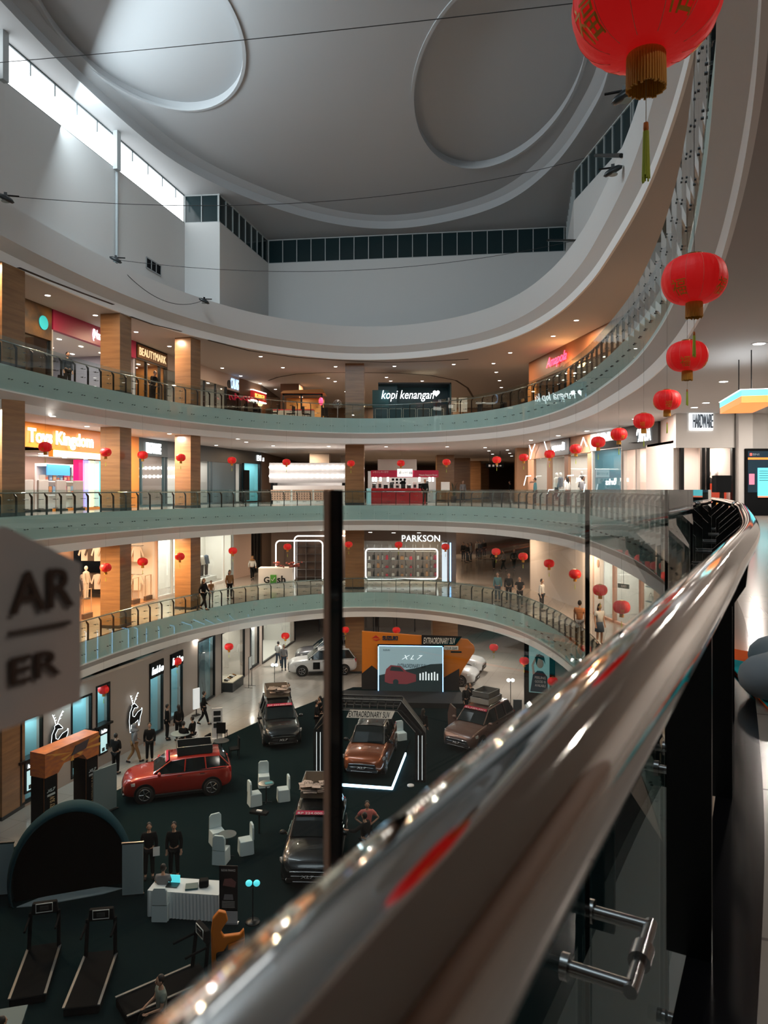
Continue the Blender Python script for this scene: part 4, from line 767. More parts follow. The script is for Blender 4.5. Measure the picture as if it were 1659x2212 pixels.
# corridor details, middle storey
hb = thing('direction_board', 'black hanging direction board with white symbols in the far corridor', 'sign', PY(1069, 1006, 56), 0); MB().box(-0.68, 0.68, -0.05, 0.05, -0.16, 0.16).build('board', blackm, hb); MB().box(-0.5, -0.35, -0.06, -0.05, -0.08, 0.08).box(-0.2, -0.05, -0.06, -0.05, -0.08, 0.08).box(0.1, 0.25, -0.06, -0.05, -0.08, 0.08).box(0.35, 0.5, -0.06, -0.05, -0.05, 0.05).build('symbol', whitem, hb)
MB().tube([(-0.4, 0, 0.16), (-0.4, 0, CE[2]-hb.location.z)], 0.02, 6).tube([(0.4, 0, 0.16), (0.4, 0, CE[2]-hb.location.z)], 0.02, 6).build('hanger_rod', black, hb)
# ------------------------------------------------------------------ far side kiosks
# topmost storey: dark coffee kiosk with white script
Yk = 50.5; x0 = PY(806, 0, Yk).x; x1 = PY(975, 0, Yk).x
tealk = mat('teal_board', (0.012, 0.05, 0.062), 0.35)
k = thing('coffee_kiosk', 'dark teal coffee kiosk with white glowing script and a heart', 'kiosk', (x0, Yk, LZ[3])); w = x1-x0
MB().box(0.35, w, 1.8, 1.9, 0, 2.9).box(0.35, 1.7, 0.6, 0.7, 0, 2.85).box(w-0.1, w, 0, 1.8, 0, 2.9).build('back_panel', tealk, k); MB().box(0.35, w, 0.0, 1.8, 2.8, 2.9).build('canopy', dark, k)
MB().box(0, w-0.4, -0.1, 0.6, 0, 1.15).build('counter', tealk, k); MB().box(-0.05, 1.1, -0.15, -0.08, 1.15, 2.35).build('menu_panel', mat('teal_light', (0.03, 0.12, 0.14), 0.4), k)
for i in range(5):
    f = MB(); a = 0.15+i*0.98
    for q in (((a, 0.08), (a+0.85, 0.08)), ((a, 1.05), (a+0.85, 1.05)), ((a, 0.08), (a, 1.05)), ((a+0.85, 0.08), (a+0.85, 1.05))): f.tube([(q[0][0], -0.13, q[0][1]), (q[1][0], -0.13, q[1][1])], 0.018, 6)
    f.build('counter_frame', mat('frame_line', (0.5, 0.55, 0.5), 0.4), k)
u = lambda px: PY(px, 0, Yk).x-x0
sign('kopi kenangan', u(824), -0.2, CAMZ+(HY-868)*Yk/F-LZ[3], 0.78, u(937)-u(824), glow, k, shear=0.25)
def heart(cx, cz, s): return [(cx+s*16*math.sin(t)**3/16, cz+s*(13*math.cos(t)-5*math.cos(2*t)-2*math.cos(3*t)-math.cos(4*t))/16) for t in [2*PI*i/28 for i in range(28)]]
MB().prism(heart(u(942), CAMZ+(HY-850)*Yk/F-LZ[3], 0.24), -0.22, -0.17, 'y').build('heart_light', glow, k)
for px in (965, 988): 
    c = thing('notice_sign', 'white framed notice on a stand right of the coffee kiosk, %s one' % ('left' if px == 965 else 'right'), 'sign', (PY(px+12, 0, 51).x, 51, LZ[3])); MB().box(-0.3, 0.3, -0.03, 0.03, 0.9, 1.9).build('notice_sheet', mat('notice', (0.6, 0.6, 0.58), 0.5), c); MB().tube([(0, 0, 0.02), (0, 0, 0.9)], 0.03, 6).tube([(0, 0, 0), (0, 0, 0.03)], 0.25, 12).build('stand', black, c)
# gabled snack kiosk
Yk = 52; x0 = PY(610, 0, Yk).x; x1 = PY(697, 0, Yk).x; w = x1-x0
k = thing('snack_kiosk', 'brown wooden snack kiosk with a low gabled roof and red lamp', 'kiosk', (x0, Yk, LZ[3]))
woodk = mat('kiosk_wood', (0.30, 0.15, 0.05), 0.5); f = MB()
for x in (0, w*0.45, w-0.12): f.box(x, x+0.12, 0, 0.12, 0, 2.3)
f.box(0, w, 0, 0.12, 2.2, 2.32); f.build('post_frame', black, k); MB().box(0.1, w, 1.4, 1.5, 0, 2.2).build('back_panel', mat('amber_wall', (0.45, 0.2, 0.05), 0.6), k)
MB().prism([(-0.1, 2.32), (w+0.2, 2.32), (w, 2.62), (0.1, 2.5)], -0.3, 1.6, 'y').build('roof', woodk, k); MB().box(-0.6, w*0.8, -0.6, 0.0, 0, 1.05).build('counter', mat('counter_pale', (0.45, 0.42, 0.38), 0.5), k); MB().box(-0.6, w*0.8, -0.63, 0.0, 1.05, 1.12).build('counter_top', red, k)
MB().sph((w-0.1, -0.2, 1.75), 0.16, 0.16, 0.28, 12).build('red_lamp', redglow, k)
disc((x0+w/2, Yk+0.6, LZ[3]+2.15), 30, WARM)
fan = thing('standing_fan', 'grey standing fan right of the snack kiosk', 'fan', PY(729, 0, 51.5).xyz*1 if False else (PY(729, 0, 51.5).x, 51.5, LZ[3])); MB().tube([(0, 0, 0), (0, 0, 1.3)], 0.03, 8).tube([(0, 0, 0), (0, 0, 0.04)], 0.25, 14).build('pole', steel, fan)
cg = MB(); 
for r in (0.1, 0.2, 0.3): cg.tube([(r*math.cos(a), -0.06, 1.5+r*math.sin(a)) for a in [2*PI*i/20 for i in range(20)]], 0.012, 5, closed=True, up=(0, 1, 0))
cg.build('cage', steel, fan); MB().sph((0, 0, 1.5), 0.09, 0.12, 0.09, 10).build('motor', blackm, fan)
# dark dining sets on the topmost far balcony
def chair(name, label, loc, rz, m, group=None):
    t = thing(name, label, 'chair', loc, rz, group); MB().box(-0.22, 0.22, -0.22, 0.22, 0.42, 0.47).build('seat', m, t); MB().box(-0.22, 0.22, 0.18, 0.23, 0.47, 0.95).build('backrest', m, t)
    for x in (-0.19, 0.19):
        for y in (-0.19, 0.19): MB().tube([(x, y, 0), (x, y, 0.42)], 0.018, 6).build('leg', m, t)
    return t
ch = chair('dining_chair', 'black dining chair at the topmost far railing', (-8.2, 46.5, LZ[3]), 0.3, blackm, 'black dining chairs behind the topmost far railing')
for i, (x, y) in enumerate([(-9.2, 45.2), (-7.2, 47.4), (-6.2, 48), (-5.2, 48.2), (-4.0, 49), (6.4, 47), (7.6, 45.5), (8.4, 43.5), (-8.8, 46.8), (8.9, 46.0)]): dup(ch, (x, y, LZ[3]), random.random()*6)
# middle storey: popcorn style kiosk with rows of round bulbs
Yk = 52; x0 = PY(582, 0, Yk).x; x1 = PY(748, 0, Yk).x; w = x1-x0; zz = lambda py: CAMZ+(HY-py)*Yk/F-LZ[2]
k = thing('bulb_kiosk', 'grey kiosk edged with two rows of round glowing bulbs', 'kiosk', (x0, Yk, LZ[2]))
MB().box(0, w, -0.1, 0.1, zz(1040)-0.1, zz(1003)+0.1).box(0, w, 1.9, 2.0, 0, zz(1003)).build('fascia_board', mat('zinc', (0.28, 0.27, 0.27), 0.4), k); MB().box(0.1, 0.3, 0, 2, 0, zz(1040)).box(w-0.3, w-0.1, 0, 2, 0, zz(1040)).build('side_post', blackm, k)
MB().box(0.3, w*0.98, -0.3, 0.6, 0, 1.3).build('counter', whitem, k)
for i in range(3):
    a = 0.15+i*w*0.28; MB().box(a, a+w*0.255, -0.36, -0.3, 0.25, 1.0).build('print_panel', mat('retro_print', (0.62, 0.36, 0.26), 0.5), k)
    d = MB()
    for q in range(7):
        for r in range(4): d.box(a+0.08+q*w*0.034, a+0.08+q*w*0.034+0.06, -0.37, -0.36, 0.32+r*0.16, 0.42+r*0.16, 0, 0.0)
    d.build('print_pattern', mat('print_dk', (0.12, 0.05, 0.04), 0.5), k)['kind'] = 'stuff'
bl = MB().sph((0, 0, 0), 0.13, 0.13, 0.13, 12).mesh('round_bulb', bulbm)
for r, py in enumerate((1010, 1029)):
    for i in range(15):
        o = bpy.data.objects.new('round_bulb', bl); COL.objects.link(o); o.parent = k; o.location = (0.12+i*w/15, -0.2, zz(py)+0.02)
area((x0+w/2, Yk+0.9, LZ[2]+2.2), (0, 0, 0), w*0.8, 0.5, 60, WHITE)
# middle storey: red noodle kiosk
x0 = PY(790, 0, Yk).x; x1 = PY(947, 0, Yk).x; w = x1-x0; u = lambda px: PY(px, 0, Yk).x-x0
k = thing('noodle_kiosk', 'noodle kiosk with long crimson fascia and a white name board', 'kiosk', (x0, Yk, LZ[2])); crimson = mat('crimson', (0.45, 0.012, 0.06), 0.45)
MB().box(u(801), w, -0.1, 0.05, zz(1031), zz(1016)).build('fascia_board', crimson, k); MB().box(u(858), u(891), -0.2, -0.1, zz(1030), zz(1013)).build('name_board', mat('lit_white', (0.8, 0.8, 0.78), 0.5, e=0.9), k)
sign('いらっしゃいませ!', u(806), -0.12, zz(1022), 0.16, 1.1, whitem, k, depth=0.01); sign('Malaysia Singapore Brunei', u(905), -0.12, zz(1029), 0.16, 1.3, whitem, k, depth=0.01); sign('味 ハイカラ 本舗', u(862), -0.22, zz(1025), 0.22, 0.95, blackm, k, depth=0.01)
MB().box(u(797), u(921), -0.35, 0.5, 0, 1.1).build('counter', mat('counter_red', (0.40, 0.012, 0.02), 0.35), k); MB().box(0.1, w, 2.4, 2.5, 0, zz(1016)).build('back_wall', mat('kiosk_grey', (0.12, 0.12, 0.12), 0.6), k)
MB().box(u(843), u(882), -0.02, 0.05, zz(1048), zz(1032)).build('menu_board', mat('menu_w', (0.6, 0.6, 0.58), 0.5, e=0.3), k)
for i in range(8): MB().tube([(u(849)+(i % 4)*0.28, -0.04, zz(1036)-(i//4)*0.25), (u(849)+(i % 4)*0.28, -0.02, zz(1036)-(i//4)*0.25)], 0.09, 12).build('dish_picture', blackm, k)
MB().box(u(792), u(796)+0.2, -0.4, 0.3, 0, 1.1).build('side_display', tealpane, k)
for i in range(10):
    c = thing('kitchen_box', 'grey kitchen appliance on the counter of the noodle kiosk', 'appliance', (x0+0.6+i*0.42, Yk+0.1, LZ[2]+1.1), 0, 'appliances on the noodle kiosk counter'); h = [0.35, 0.55, 0.25, 0.45][i % 4]
    MB().box(-0.15, 0.15, -0.15, 0.15, 0, h).build('housing', [steel, whitem, blackm][i % 3], c, 0.02); MB().box(-0.1, 0.1, -0.16, -0.15, 0.05, h*0.6).build('front_plate', dark, c)
for px in (806, 812, 822, 838, 906, 928, 935): MB().box(u(px)-0.07, u(px)+0.07, -0.05, 0.09, zz(1040), zz(1031)).build('paper_lamp', glowwarm, k)
area((x0+w/2, Yk+1.2, LZ[2]+2.6), (0, 0, 0), w*0.8, 0.8, 130, WHITE)
MB().box(u(815), u(905), 3.5, 3.7, zz(1020), zz(988)).build('upper_panel', mat('greybrown', (0.18, 0.15, 0.13), 0.6), k)
nb = thing('notice_board', 'grey notice board on a thin black stand beside the brown column', 'sign', (PY(962, 0, 50.5).x, 50.5, LZ[2])); MB().box(-0.3, 0.3, -0.02, 0.02, 0.95, 1.55).build('board', mat('notice', (0.6, 0.6, 0.58), 0.5), nb); MB().tube([(0, 0, 0), (0, 0, 1.6)], 0.015, 6).build('pole', black, nb)
pt = thing('potted_plant', 'dark leafy potted plant at the mouth of the far corridor', 'plant', (PY(980, 0, 56).x, 56, LZ[2])); MB().lathe([(0.18, 0), (0.24, 0.5), (0.22, 0.5)], 14).build('pot', blackm, pt); pl = MB()
for i in range(26):
    a = random.random()*6.3; h = 0.6+random.random()*1.1; r = 0.15+random.random()*0.3; pl.tube([(0, 0, 0.45), (r*0.4*math.cos(a), r*0.4*math.sin(a), h*0.8), (r*math.cos(a), r*math.sin(a), h)], [0.01, 0.05, 0.004], 4, flat=0.3)
pl.build('foliage', mat('leaf_green', (0.015, 0.03, 0.012), 0.5), pt)
# grey upper piers seen behind the kiosks
for x, y, lb in ((-5.3, 60, 'pale grey pier above the bulb kiosk'), (-3.0, 64, 'pale grey pier behind the far column')): column(x, y, LZ[2], CE[2], 1.6, 0, lb, mat('pier_grey', (0.35, 0.31, 0.28), 0.6))
# corridor side walls to the right, warm piers
for i in range(4): column(9.9+i*1.6, 52+i*9, LZ[2], CE[2], 0.8, 0, ['narrow amber pier at the right of the corridor, nearest one', 'narrow amber pier at the right of the corridor, second one', 'narrow amber pier at the right of the corridor, third one', 'narrow amber pier at the right of the corridor, deepest one'][i], mat('amber_pier', (0.36, 0.19, 0.10), 0.4))
# ---- lowest balcony: white counter, vertical heart sign, department store window
Yk = 48.4; zz = lambda py: CAMZ+(HY-py)*Yk/F-LZ[1]; x0 = PY(558, 0, Yk).x; x1 = PY(632, 0, Yk).x; w = x1-x0; u = lambda px: PY(px, 0, Yk).x-x0
k = thing('white_counter', 'white counter with black word and a green tick square', 'counter', (x0, Yk, LZ[1])); MB().box(0, w, 0, 1.0, 0, 1.35).build('counter_block', whitem, k)
sign('G', u(570), -0.04, 0.35, 0.42, 0.38, blackm, k, bold=0.02); MB().box(u(584), u(597), -0.03, 0, 0.3, 0.9).build('green_square', mat('tick_green', (0.08, 0.35, 0.05), 0.5), k); sign('sh', u(599), -0.04, 0.35, 0.5, 0.55, blackm, k, bold=0.02)
MB().tube([(u(586), -0.045, 0.6), (u(589), -0.045, 0.5), (u(594), -0.045, 0.72)], 0.02, 5).build('tick_mark', whitem, k)
for i in range(22):
    b = thing('red_shoe', 'reddish shoe in the heap on the white counter', 'shoe', (x0+0.9+random.random()*2.2, Yk+0.2+random.random()*0.6, LZ[1]+1.36+(i % 3)*0.12), random.random()*6, 'red shoes heaped on the white counter')
    MB().sph((0, 0, 0.06), 0.14, 0.055, 0.055, 10).box(-0.12, -0.02, -0.045, 0.045, 0.05, 0.13).build('upper', mat('shoe_red', (0.35, 0.08, 0.06), 0.5), b); MB().box(-0.13, 0.13, -0.04, 0.04, 0, 0.02).build('sole', rubber, b)
s = struct(seg('wall_shops_far', (-8.2, 52.5), (-2.6, 52.5), LZ[1], CE[1], brown2)); 
def lightframe(label, x0, x1, z0, z1, y, z, closed=True, par=None, r=0.05, rc=0.3):
    t = thing('light_arch', label, 'light arch', (x0, y, z)) if par is None else par; w = x1-x0; pts = []
    for cx, cz, a0 in ((w-rc, z1-rc, 0), (rc, z1-rc, 1), (rc, z0+rc, 2), (w-rc, z0+rc, 3)): pts += [(cx+rc*math.cos((a0+i/6)*PI/2), 0, cz+rc*math.sin((a0+i/6)*PI/2)) for i in range(7)]
    if not closed: pts = [(w, 0, z0)]+pts[:14]+[(0, 0, z0)]
    MB().tube(pts, r, 8, closed=closed, up=(0, 1, 0)).build('light_tube', mat('soft_tube', (0.9, 0.9, 0.9), 0.4, e=1.6, ec=(1, 0.9, 0.85)), t); return t
lightframe('rounded white light arch, left of the two behind the white counter', PY(596, 0, 51).x, PY(697, 0, 51).x, 0.2, 3.0, 51, LZ[1], False); lightframe('rounded white light arch, right and taller of the two behind the white counter', PY(636, 0, 51.6).x, PY(760, 0, 51.6).x, 0.2, 3.3, 51.6, LZ[1], False)
def shelves(label, x, y, z, w, rows=3, dz=0.55, m=None, y0=0.3):
    t = thing('display_shelf', label, 'shelf', (x, y, z)); b = MB()
    for r in range(rows+1): MB().box(0, w, 0, 0.4, y0+r*dz, y0+r*dz+0.03).build('shelf_board', m or steel, t)
    for q in (0, 0.33, 0.66, 1.0): MB().box(q*w-0.02, q*w+0.02, 0.36, 0.42, 0, y0+rows*dz+0.5).build('upright', m or steel, t)
    return t
def goods(name, label, group, x, y, z, w, n, cat, cols, hs=(0.15, 0.35)):
    for i in range(n):
        o = thing(name, label, cat, (x+(i+0.5)*w/n, y+0.2, z), 0, group); h = random.uniform(*hs); ww = random.uniform(0.12, 0.3)
        MB().prism([(-ww/2, 0), (ww/2, 0), (ww*0.4, h), (-ww*0.4, h)], -0.08, 0.08, 'y').build('goods_body', mat('%s_c%d' % (name, i % len(cols)), cols[i % len(cols)], 0.5), o, 0.012)
        MB().tube([(ww*0.25*math.cos(PI*j/6), 0, h+0.08*math.sin(PI*j/6)) for j in range(7)], 0.01, 5).build('goods_handle', rubber, o)
shelves('steel shelf of pale goods behind the white counter', PY(640, 0, 52).x, 52, LZ[1], 2.0, 4)
x0 = -2.4; x1 = PY(985, 0, 51).x; sw = x1-x0
k = thing('department_store_front', 'dark department store front with white capital letters and a big window', 'shop front', (x0, 51, LZ[1])); MB().box(0, sw, -0.1, 0.1, 3.0, 4.0).box(0, 0.5, -0.1, 0.1, 0, 3.0).box(sw-0.6, sw, -0.1, 0.1, 0, 3.0).build('header', mat('grey_brown_front', (0.12, 0.09, 0.075), 0.4), k)
MB().box(0.5, sw-0.6, 3.2, 3.3, 0, 3.2).build('back_wall', mat('storeback', (0.10, 0.085, 0.08), 0.6), k); MB().box(0.5, sw-0.6, -0.01, 0.01, 0.1, 3.0).build('glazing', shopglass, k)
u = lambda px: PY(px, 0, 51).x-x0
sign('PARKSON', u(868), -0.14, 3.1-0.15, 0.45, u(950)-u(868), glow, k)
lightframe('rounded white light frame round the department store window', PY(790, 0, 50.6).x, PY(945, 0, 50.6).x, 0.35, 2.45, 50.6, LZ[1], True, None, 0.05, 0.22)
for q, (xx, nn) in enumerate(((u(792), 'left'), (u(845), 'middle'), (u(900), 'right'))):
    shelves('shelf of bags and boxes in the department store window, %s bay' % nn, x0+xx, 52.2, LZ[1], 1.6, 3, 0.6, mat('shelf_dk', (0.12, 0.12, 0.12), 0.4))
    for r in range(3): goods('window_bag', 'small bag or box on the shelves of the department store window', 'bags and boxes in the department store window', x0+xx, 52.2, LZ[1]+0.33+r*0.6, 1.6, 5, 'bag', [(0.6, 0.57, 0.52), (0.03, 0.03, 0.03), (0.5, 0.25, 0.12), (0.35, 0.33, 0.3), (0.5, 0.05, 0.08)])
area((x0+sw/2, 52, LZ[1]+3.0), (0, 0, 0), sw*0.8, 0.6, 150, WHITE)
k = thing('vertical_sign', 'tall black panel with vertical white letters and a heart', 'sign', (PY(750, 0, 50).x, 50, LZ[1])); MB().box(-0.05, 0.6, 0, 0.15, 0.3, 3.4).build('sign_panel', blackm, k)
for i, c in enumerate('g sh'):
    if c != ' ': sign(c, 0.1, -0.03, 2.72-i*0.62, 0.42, 0.32, glow, k, bold=0.02)
hp = heart(0.26, 2.3, 0.2); MB().tube([(p[0], -0.03, p[1]) for p in hp], 0.03, 6, closed=True, up=(0, 1, 0)).build('heart_light', glow, k)
k = thing('balloon', 'shiny red heart balloon beside the vertical sign', 'balloon', (PY(768, 0, 49.6).x, 49.6, LZ[1]+1.0)); MB().sph((0, 0, 0.3), 0.2, 0.12, 0.22, 14).build('balloon_skin', mat('balloon_red', (0.8, 0.02, 0.08), 0.15), k); MB().tube([(0, 0, 0.1), (0, 0, -1.0)], 0.006, 5).build('string', whitem, k)
k = thing('light_pylon', 'pair of blue white light strips at the right end of the department store', 'light frame', (PY(955, 0, 50.4).x, 50.4, LZ[1])); MB().box(0, 0.35, 0, 0.1, 0.2, 2.9).build('light_tube', mat('bluewhite', (0.6, 0.75, 0.9), 0.4, e=0.8), k); MB().box(0.55, 0.62, 0, 0.1, 0.2, 2.9).build('light_strip', blueglow, k)
# mirrored letters on the lowest fascia
# ------------------------------------------------------------------ ground floor, left shop wall
gw = mat('ground_wall', (0.34, 0.285, 0.25), 0.6); teali = mat('teal_interior', (0.30, 0.46, 0.48), 0.6)
GP = [(-16.3, 20), (-11.5, 35), (-9.9, 42.4), (-8.6, 50), (-7.2, 58)]
GF = [Face(GP[i], GP[i+1], 0) for i in range(4)]
def gwall(fi, wins, H=4.0):
    fc = GF[fi]; ws = sorted(wins); cur = 0; mb = MB()
    for (u0, u1, z0, z1) in ws:
        mb.box(cur, u0, 0, 0.3, 0, H); mb.box(u0, u1, 0, 0.3, z1, H)
        if z0 > 0.02: mb.box(u0, u1, 0, 0.3, 0, z0)
        cur = u1
    mb.box(cur, fc.L, 0, 0.3, 0, H); o = mb.build('wall_left_ground_%d' % (fi+1), gw); o.location = (fc.p0[0], fc.p0[1], 0); o.rotation_euler = (0, 0, fc.rz); struct(o)
def gz(fc, px, py): return CAMZ+(HY-py)*fc.Y(px)/F
def gwin(fi, px0, px1, z0, z1, name, label, im, lit, litc, depth=1.5, counter=False, signt=None, cat='shop window'):
    fc = GF[fi]; u0, u1 = fc.u(px0), fc.u(px1); w = u1-u0; t = fc.thing(name, label, cat, u0)
    f = MB()
    f.box(0, w, -0.04, 0.1, z1-0.08, z1).box(0, w, -0.04, 0.1, z0, z0+0.08).box(0, 0.07, -0.04, 0.1, z0+0.08, z1-0.08).box(w-0.07, w, -0.04, 0.1, z0+0.08, z1-0.08)
    f.build('window_frame', black, t); MB().box(-0.05, w+0.05, depth, depth+0.1, max(0, z0-0.1), z1+0.2).box(-0.05, 0, 0.3, depth, max(0, z0-0.1), z1+0.2).box(w, w+0.05, 0.3, depth, max(0, z0-0.1), z1+0.2).box(-0.05, w+0.05, 0.3, depth, z1+0.1, z1+0.2).build('inner_wall', im, t)
    MB().box(0, w, 0.1, depth, max(0.02, z0)-0.015, max(0.02, z0)).build('window_floor', im, t); MB().box(0.07, w-0.07, 0.02, 0.035, z0+0.08, z1-0.08).build('glazing', shopglass, t)
    if signt: MB().box(0.05, w-0.05, -0.08, -0.04, z1-0.75, z1-0.02).build('sign_board', blackm, t); sign(signt, 0.12, -0.1, z1-0.58, 0.36, w-0.24, glow, t, shear=0.3)
    if counter: MB().box(-0.1, w+0.1, -0.12, 0.3, 1.72, 1.82).build('ledge', black, t)
    a = fc.rz; d = depth*0.55; area((fc.p0[0]+math.cos(a)*(u0+w/2)-math.sin(a)*d, fc.p0[1]+math.sin(a)*(u0+w/2)+math.cos(a)*d, z1-0.02), (0, 0, a), w*0.7, depth*0.4, lit, litc)
    return t, u0, u1
W0 = [(0, 43, 92, 0.12, 3.4, 'jewellery_window', 'turquoise lit jewellery window nearest the left edge with a wall showcase', 30, True), (0, 153, 198, 0.12, 3.4, 'jewellery_window', 'turquoise lit jewellery window behind the orange promotional arch', 30, True), (0, 207, 237, 0.7, 3.6, 'jewellery_window', 'narrow turquoise jewellery window under the lowest lantern', 26, True)]
gwall(0, [(GF[0].u(a[1]), GF[0].u(a[2]), a[3], a[4]) for a in W0])
for a in W0:
    t, u0, u1 = gwin(0, a[1], a[2], a[3], a[4], a[5], a[6], teali, a[7], COOL, counter=True); w = u1-u0
    c = GF[0].thing('wall_showcase', 'black framed lit showcase in the %s' % {43: 'leftmost jewellery window', 153: 'jewellery window behind the arch', 207: 'narrow jewellery window'}[a[1]], 'showcase', u0+w*0.18, -0.05); MB().box(0, w*0.62, 0, 0.3, 0.5, 1.7).build('case_frame', black, c)
    MB().box(0.08, w*0.62-0.08, -0.02, 0, 0.6, 1.35).build('case_light', mat('case_lit', (0.5, 0.75, 0.78), 0.4, e=0.7), c); sign('Frank & co', 0.1, -0.03, 1.45, 0.16, w*0.62-0.2, glow, c, shear=0.3, depth=0.01)
    for q in range(3): MB().box(0.15+q*0.25, 0.3+q*0.25, -0.04, -0.02, 0.65, 0.8+0.1*q).build('jewel_stand', dark, c)
def deer(fc, px, z, s, label, flip=1):
    t = fc.thing('deer_sign', label, 'sign', fc.u(px), -0.1, z)
    body = [(0, 0), (0.06, 0.0), (0.1, 0.35), (0.3, 0.33), (0.62, 0.45), (0.66, 0.15), (0.72, 0.15), (0.8, 0.55), (0.92, 0.75), (0.95, 0.95), (0.9, 0.98), (0.87, 0.9), (0.6, 0.86), (0.35, 0.68), (0.22, 0.75), (0.2, 0.95), (0.35, 1.12), (0.6, 1.06), (0.62, 1.1), (0.4, 1.32), (0.28, 1.34), (0.12, 1.3), (0.16, 1.22), (0.0, 1.0), (-0.06, 0.6)]
    P2 = [(p[0]*s*flip, p[1]*s) for p in body]; MB().prism(P2, -0.04, 0.0, 'y').build('deer_body', blackm, t); MB().tube([(p[0], -0.05, p[1]) for p in P2], 0.010*s, 5, closed=True, up=(0, 1, 0)).build('glow_outline', glow, t)
    a = MB()
    for sx, ex in ((0.22, 0.02), (0.3, 0.62)): 
        a.tube([(sx*s*flip, -0.05, 1.34*s), ((sx+ex)/2*s*flip, -0.05, 1.62*s), (ex*s*flip, -0.05, 1.82*s)], 0.014*s, 5)
        for q in (0.35, 0.6, 0.85): x = (sx+(ex-sx)*q)*s; zq = (1.34+0.48*q)*s; a.tube([(x*flip, -0.05, zq), (x*flip+0.1*s, -0.05, zq+0.03*s)], 0.010*s, 5)
    a.build('antlers', glow, t)
deer(GF[0], 106, 1.45, 0.95, 'glowing outlined black deer emblem leaping right on the wall above the arch'); deer(GF[0], 275, 0.9, 0.95, 'glowing outlined deer emblem seen edge on between the jewellery windows')
W1 = [(1, 322, 352, 0.05, 3.7, 'jewellery_entrance', 'tall black shop entrance with white script, left of the two', 35, 'Frank & co'), (1, 367, 394, 0.3, 3.7, 'jewellery_entrance', 'tall black shop window with white script, right of the two', 35, 'Frank & co')]
gwall(1, [(GF[1].u(a[1]), GF[1].u(a[2]), a[3], a[4]) for a in W1]+[(GF[1].u(427), GF[1].u(464), 0.1, 3.75)])
for a in W1: gwin(1, a[1], a[2], a[3], a[4], a[5], a[6], teali, a[7], COOL, signt=a[8])
t, u0, u1 = gwin(1, 427, 464, 0.1, 3.75, 'poster_window', 'wide black framed window filled with a pale blue standing figure poster', teali, 35, COOL, depth=0.7); w = u1-u0
MB().box(0.1, w-0.1, 0.3, 0.34, 0.2, 3.6).build('poster_sheet', mat('poster_blue', (0.30, 0.42, 0.46), 0.5, noise=(0.12, 0.2, 0.24), nscale=2), t)
MB().prism([(w*.3, .25), (w*.42, .25), (w*.5, 1.4), (w*.6, .25), (w*.72, .25), (w*.64, 2.0), (w*.66, 2.8), (w*.57, 3.0), (w*.55, 3.3), (w*.47, 3.3), (w*.45, 3.0), (w*.38, 2.8), (w*.36, 2.0)], 0.26, 0.3, 'y').build('printed_figure', mat('figure_print', (0.10, 0.15, 0.18), 0.6), t)
gwall(2, [(GF[2].u(478), GF[2].u(528), 0.02, 3.6), (GF[2].u(540), GF[2].u(559), 0.2, 3.6)])
t, u0, u1 = gwin(2, 478, 528, 0.02, 3.6, 'shoe_shop_front', 'open shoe and bag shop with a reddish floor and lit wall shelves', mat('shoe_wall', (0.55, 0.50, 0.45), 0.6), 110, WHITE, depth=3); w = u1-u0
t.get('label'); 
for r in range(5): MB().box(0.2, w-0.2, 2.6, 2.95, 0.5+r*0.5, 0.54+r*0.5).build('wall_shelf', whitem, t)
for r in range(5):
    for q in range(8):
        o = GF[2].thing('shelf_bag', 'dark bag on the lit wall shelves of the shoe shop', 'bag', u0+0.4+q*0.42, 2.75, 0.55+r*0.5, 'bags on the shoe shop wall'); MB().prism([(-0.13, 0), (0.13, 0), (0.1, 0.25), (-0.1, 0.25)], -0.06, 0.06, 'y').build('bag_body', [blackm, w3, w1][(q+r) % 3], o, 0.01)
        MB().tube([(0.06*math.cos(PI*j/6), 0, 0.25+0.07*math.sin(PI*j/6)) for j in range(7)], 0.008, 5).build('bag_handle', blackm, o)
o = GF[2].thing('shoe_bench', 'dark display bench with shoes in front of the shoe shop shelves', 'display bench', u0+0.3, -0.2); MB().box(0, 1.8, -0.4, 0.5, 0, 0.55).build('bench_block', dark, o); MB().box(0.02, 1.78, -0.38, 0.48, 0.55, 0.6).build('bench_top', mat('bench_lit', (0.7, 0.6, 0.45), 0.5), o)
for q in range(6):
    o = GF[2].thing('display_shoe', 'shoe standing on the dark display bench', 'shoe', u0+0.5+q*0.27, -0.1, 0.6, 'shoes on the display bench'); MB().sph((0, 0, 0.05), 0.05, 0.13, 0.045, 10).box(-0.04, 0.04, 0.02, 0.12, 0.04, 0.12).build('upper', [w1, whitem, woodk][q % 3], o); MB().box(-0.04, 0.04, -0.12, 0.12, 0, 0.015).build('sole', rubber, o)
o = GF[2].thing('poster_stand', 'black metal stand with a small white notice in front of the shoe shop', 'sign', u0+1.4, -1.2); MB().tube([(0, 0, 0), (0, 0, 1.9), (0.55, 0, 1.9), (0.55, 0, 0)], 0.02, 6).tube([(0, -0.25, 0), (0, 0.25, 0)], 0.02, 6).tube([(0.55, -0.25, 0), (0.55, 0.25, 0)], 0.02, 6).build('stand_frame', black, o); MB().box(0.04, 0.51, -0.015, 0.015, 1.15, 1.85).build('notice_sheet', mat('notice', (0.6, 0.6, 0.58), 0.5), o)
t, u0, u1 = gwin(2, 540, 559, 0.2, 3.6, 'suit_poster_window', 'narrow lit window with a poster of a figure in a suit', whitem, 60, WHITE, depth=0.6); w = u1-u0
MB().prism([(w*.3, .3), (w*.45, .3), (w*.5, 1.4), (w*.55, .3), (w*.7, .3), (w*.68, 2.6), (w*.56, 2.8), (w*.56, 3.2), (w*.44, 3.2), (w*.44, 2.8), (w*.32, 2.6)], 0.3, 0.34, 'y').build('printed_figure', mat('suit_print', (0.2, 0.22, 0.25), 0.6), t)
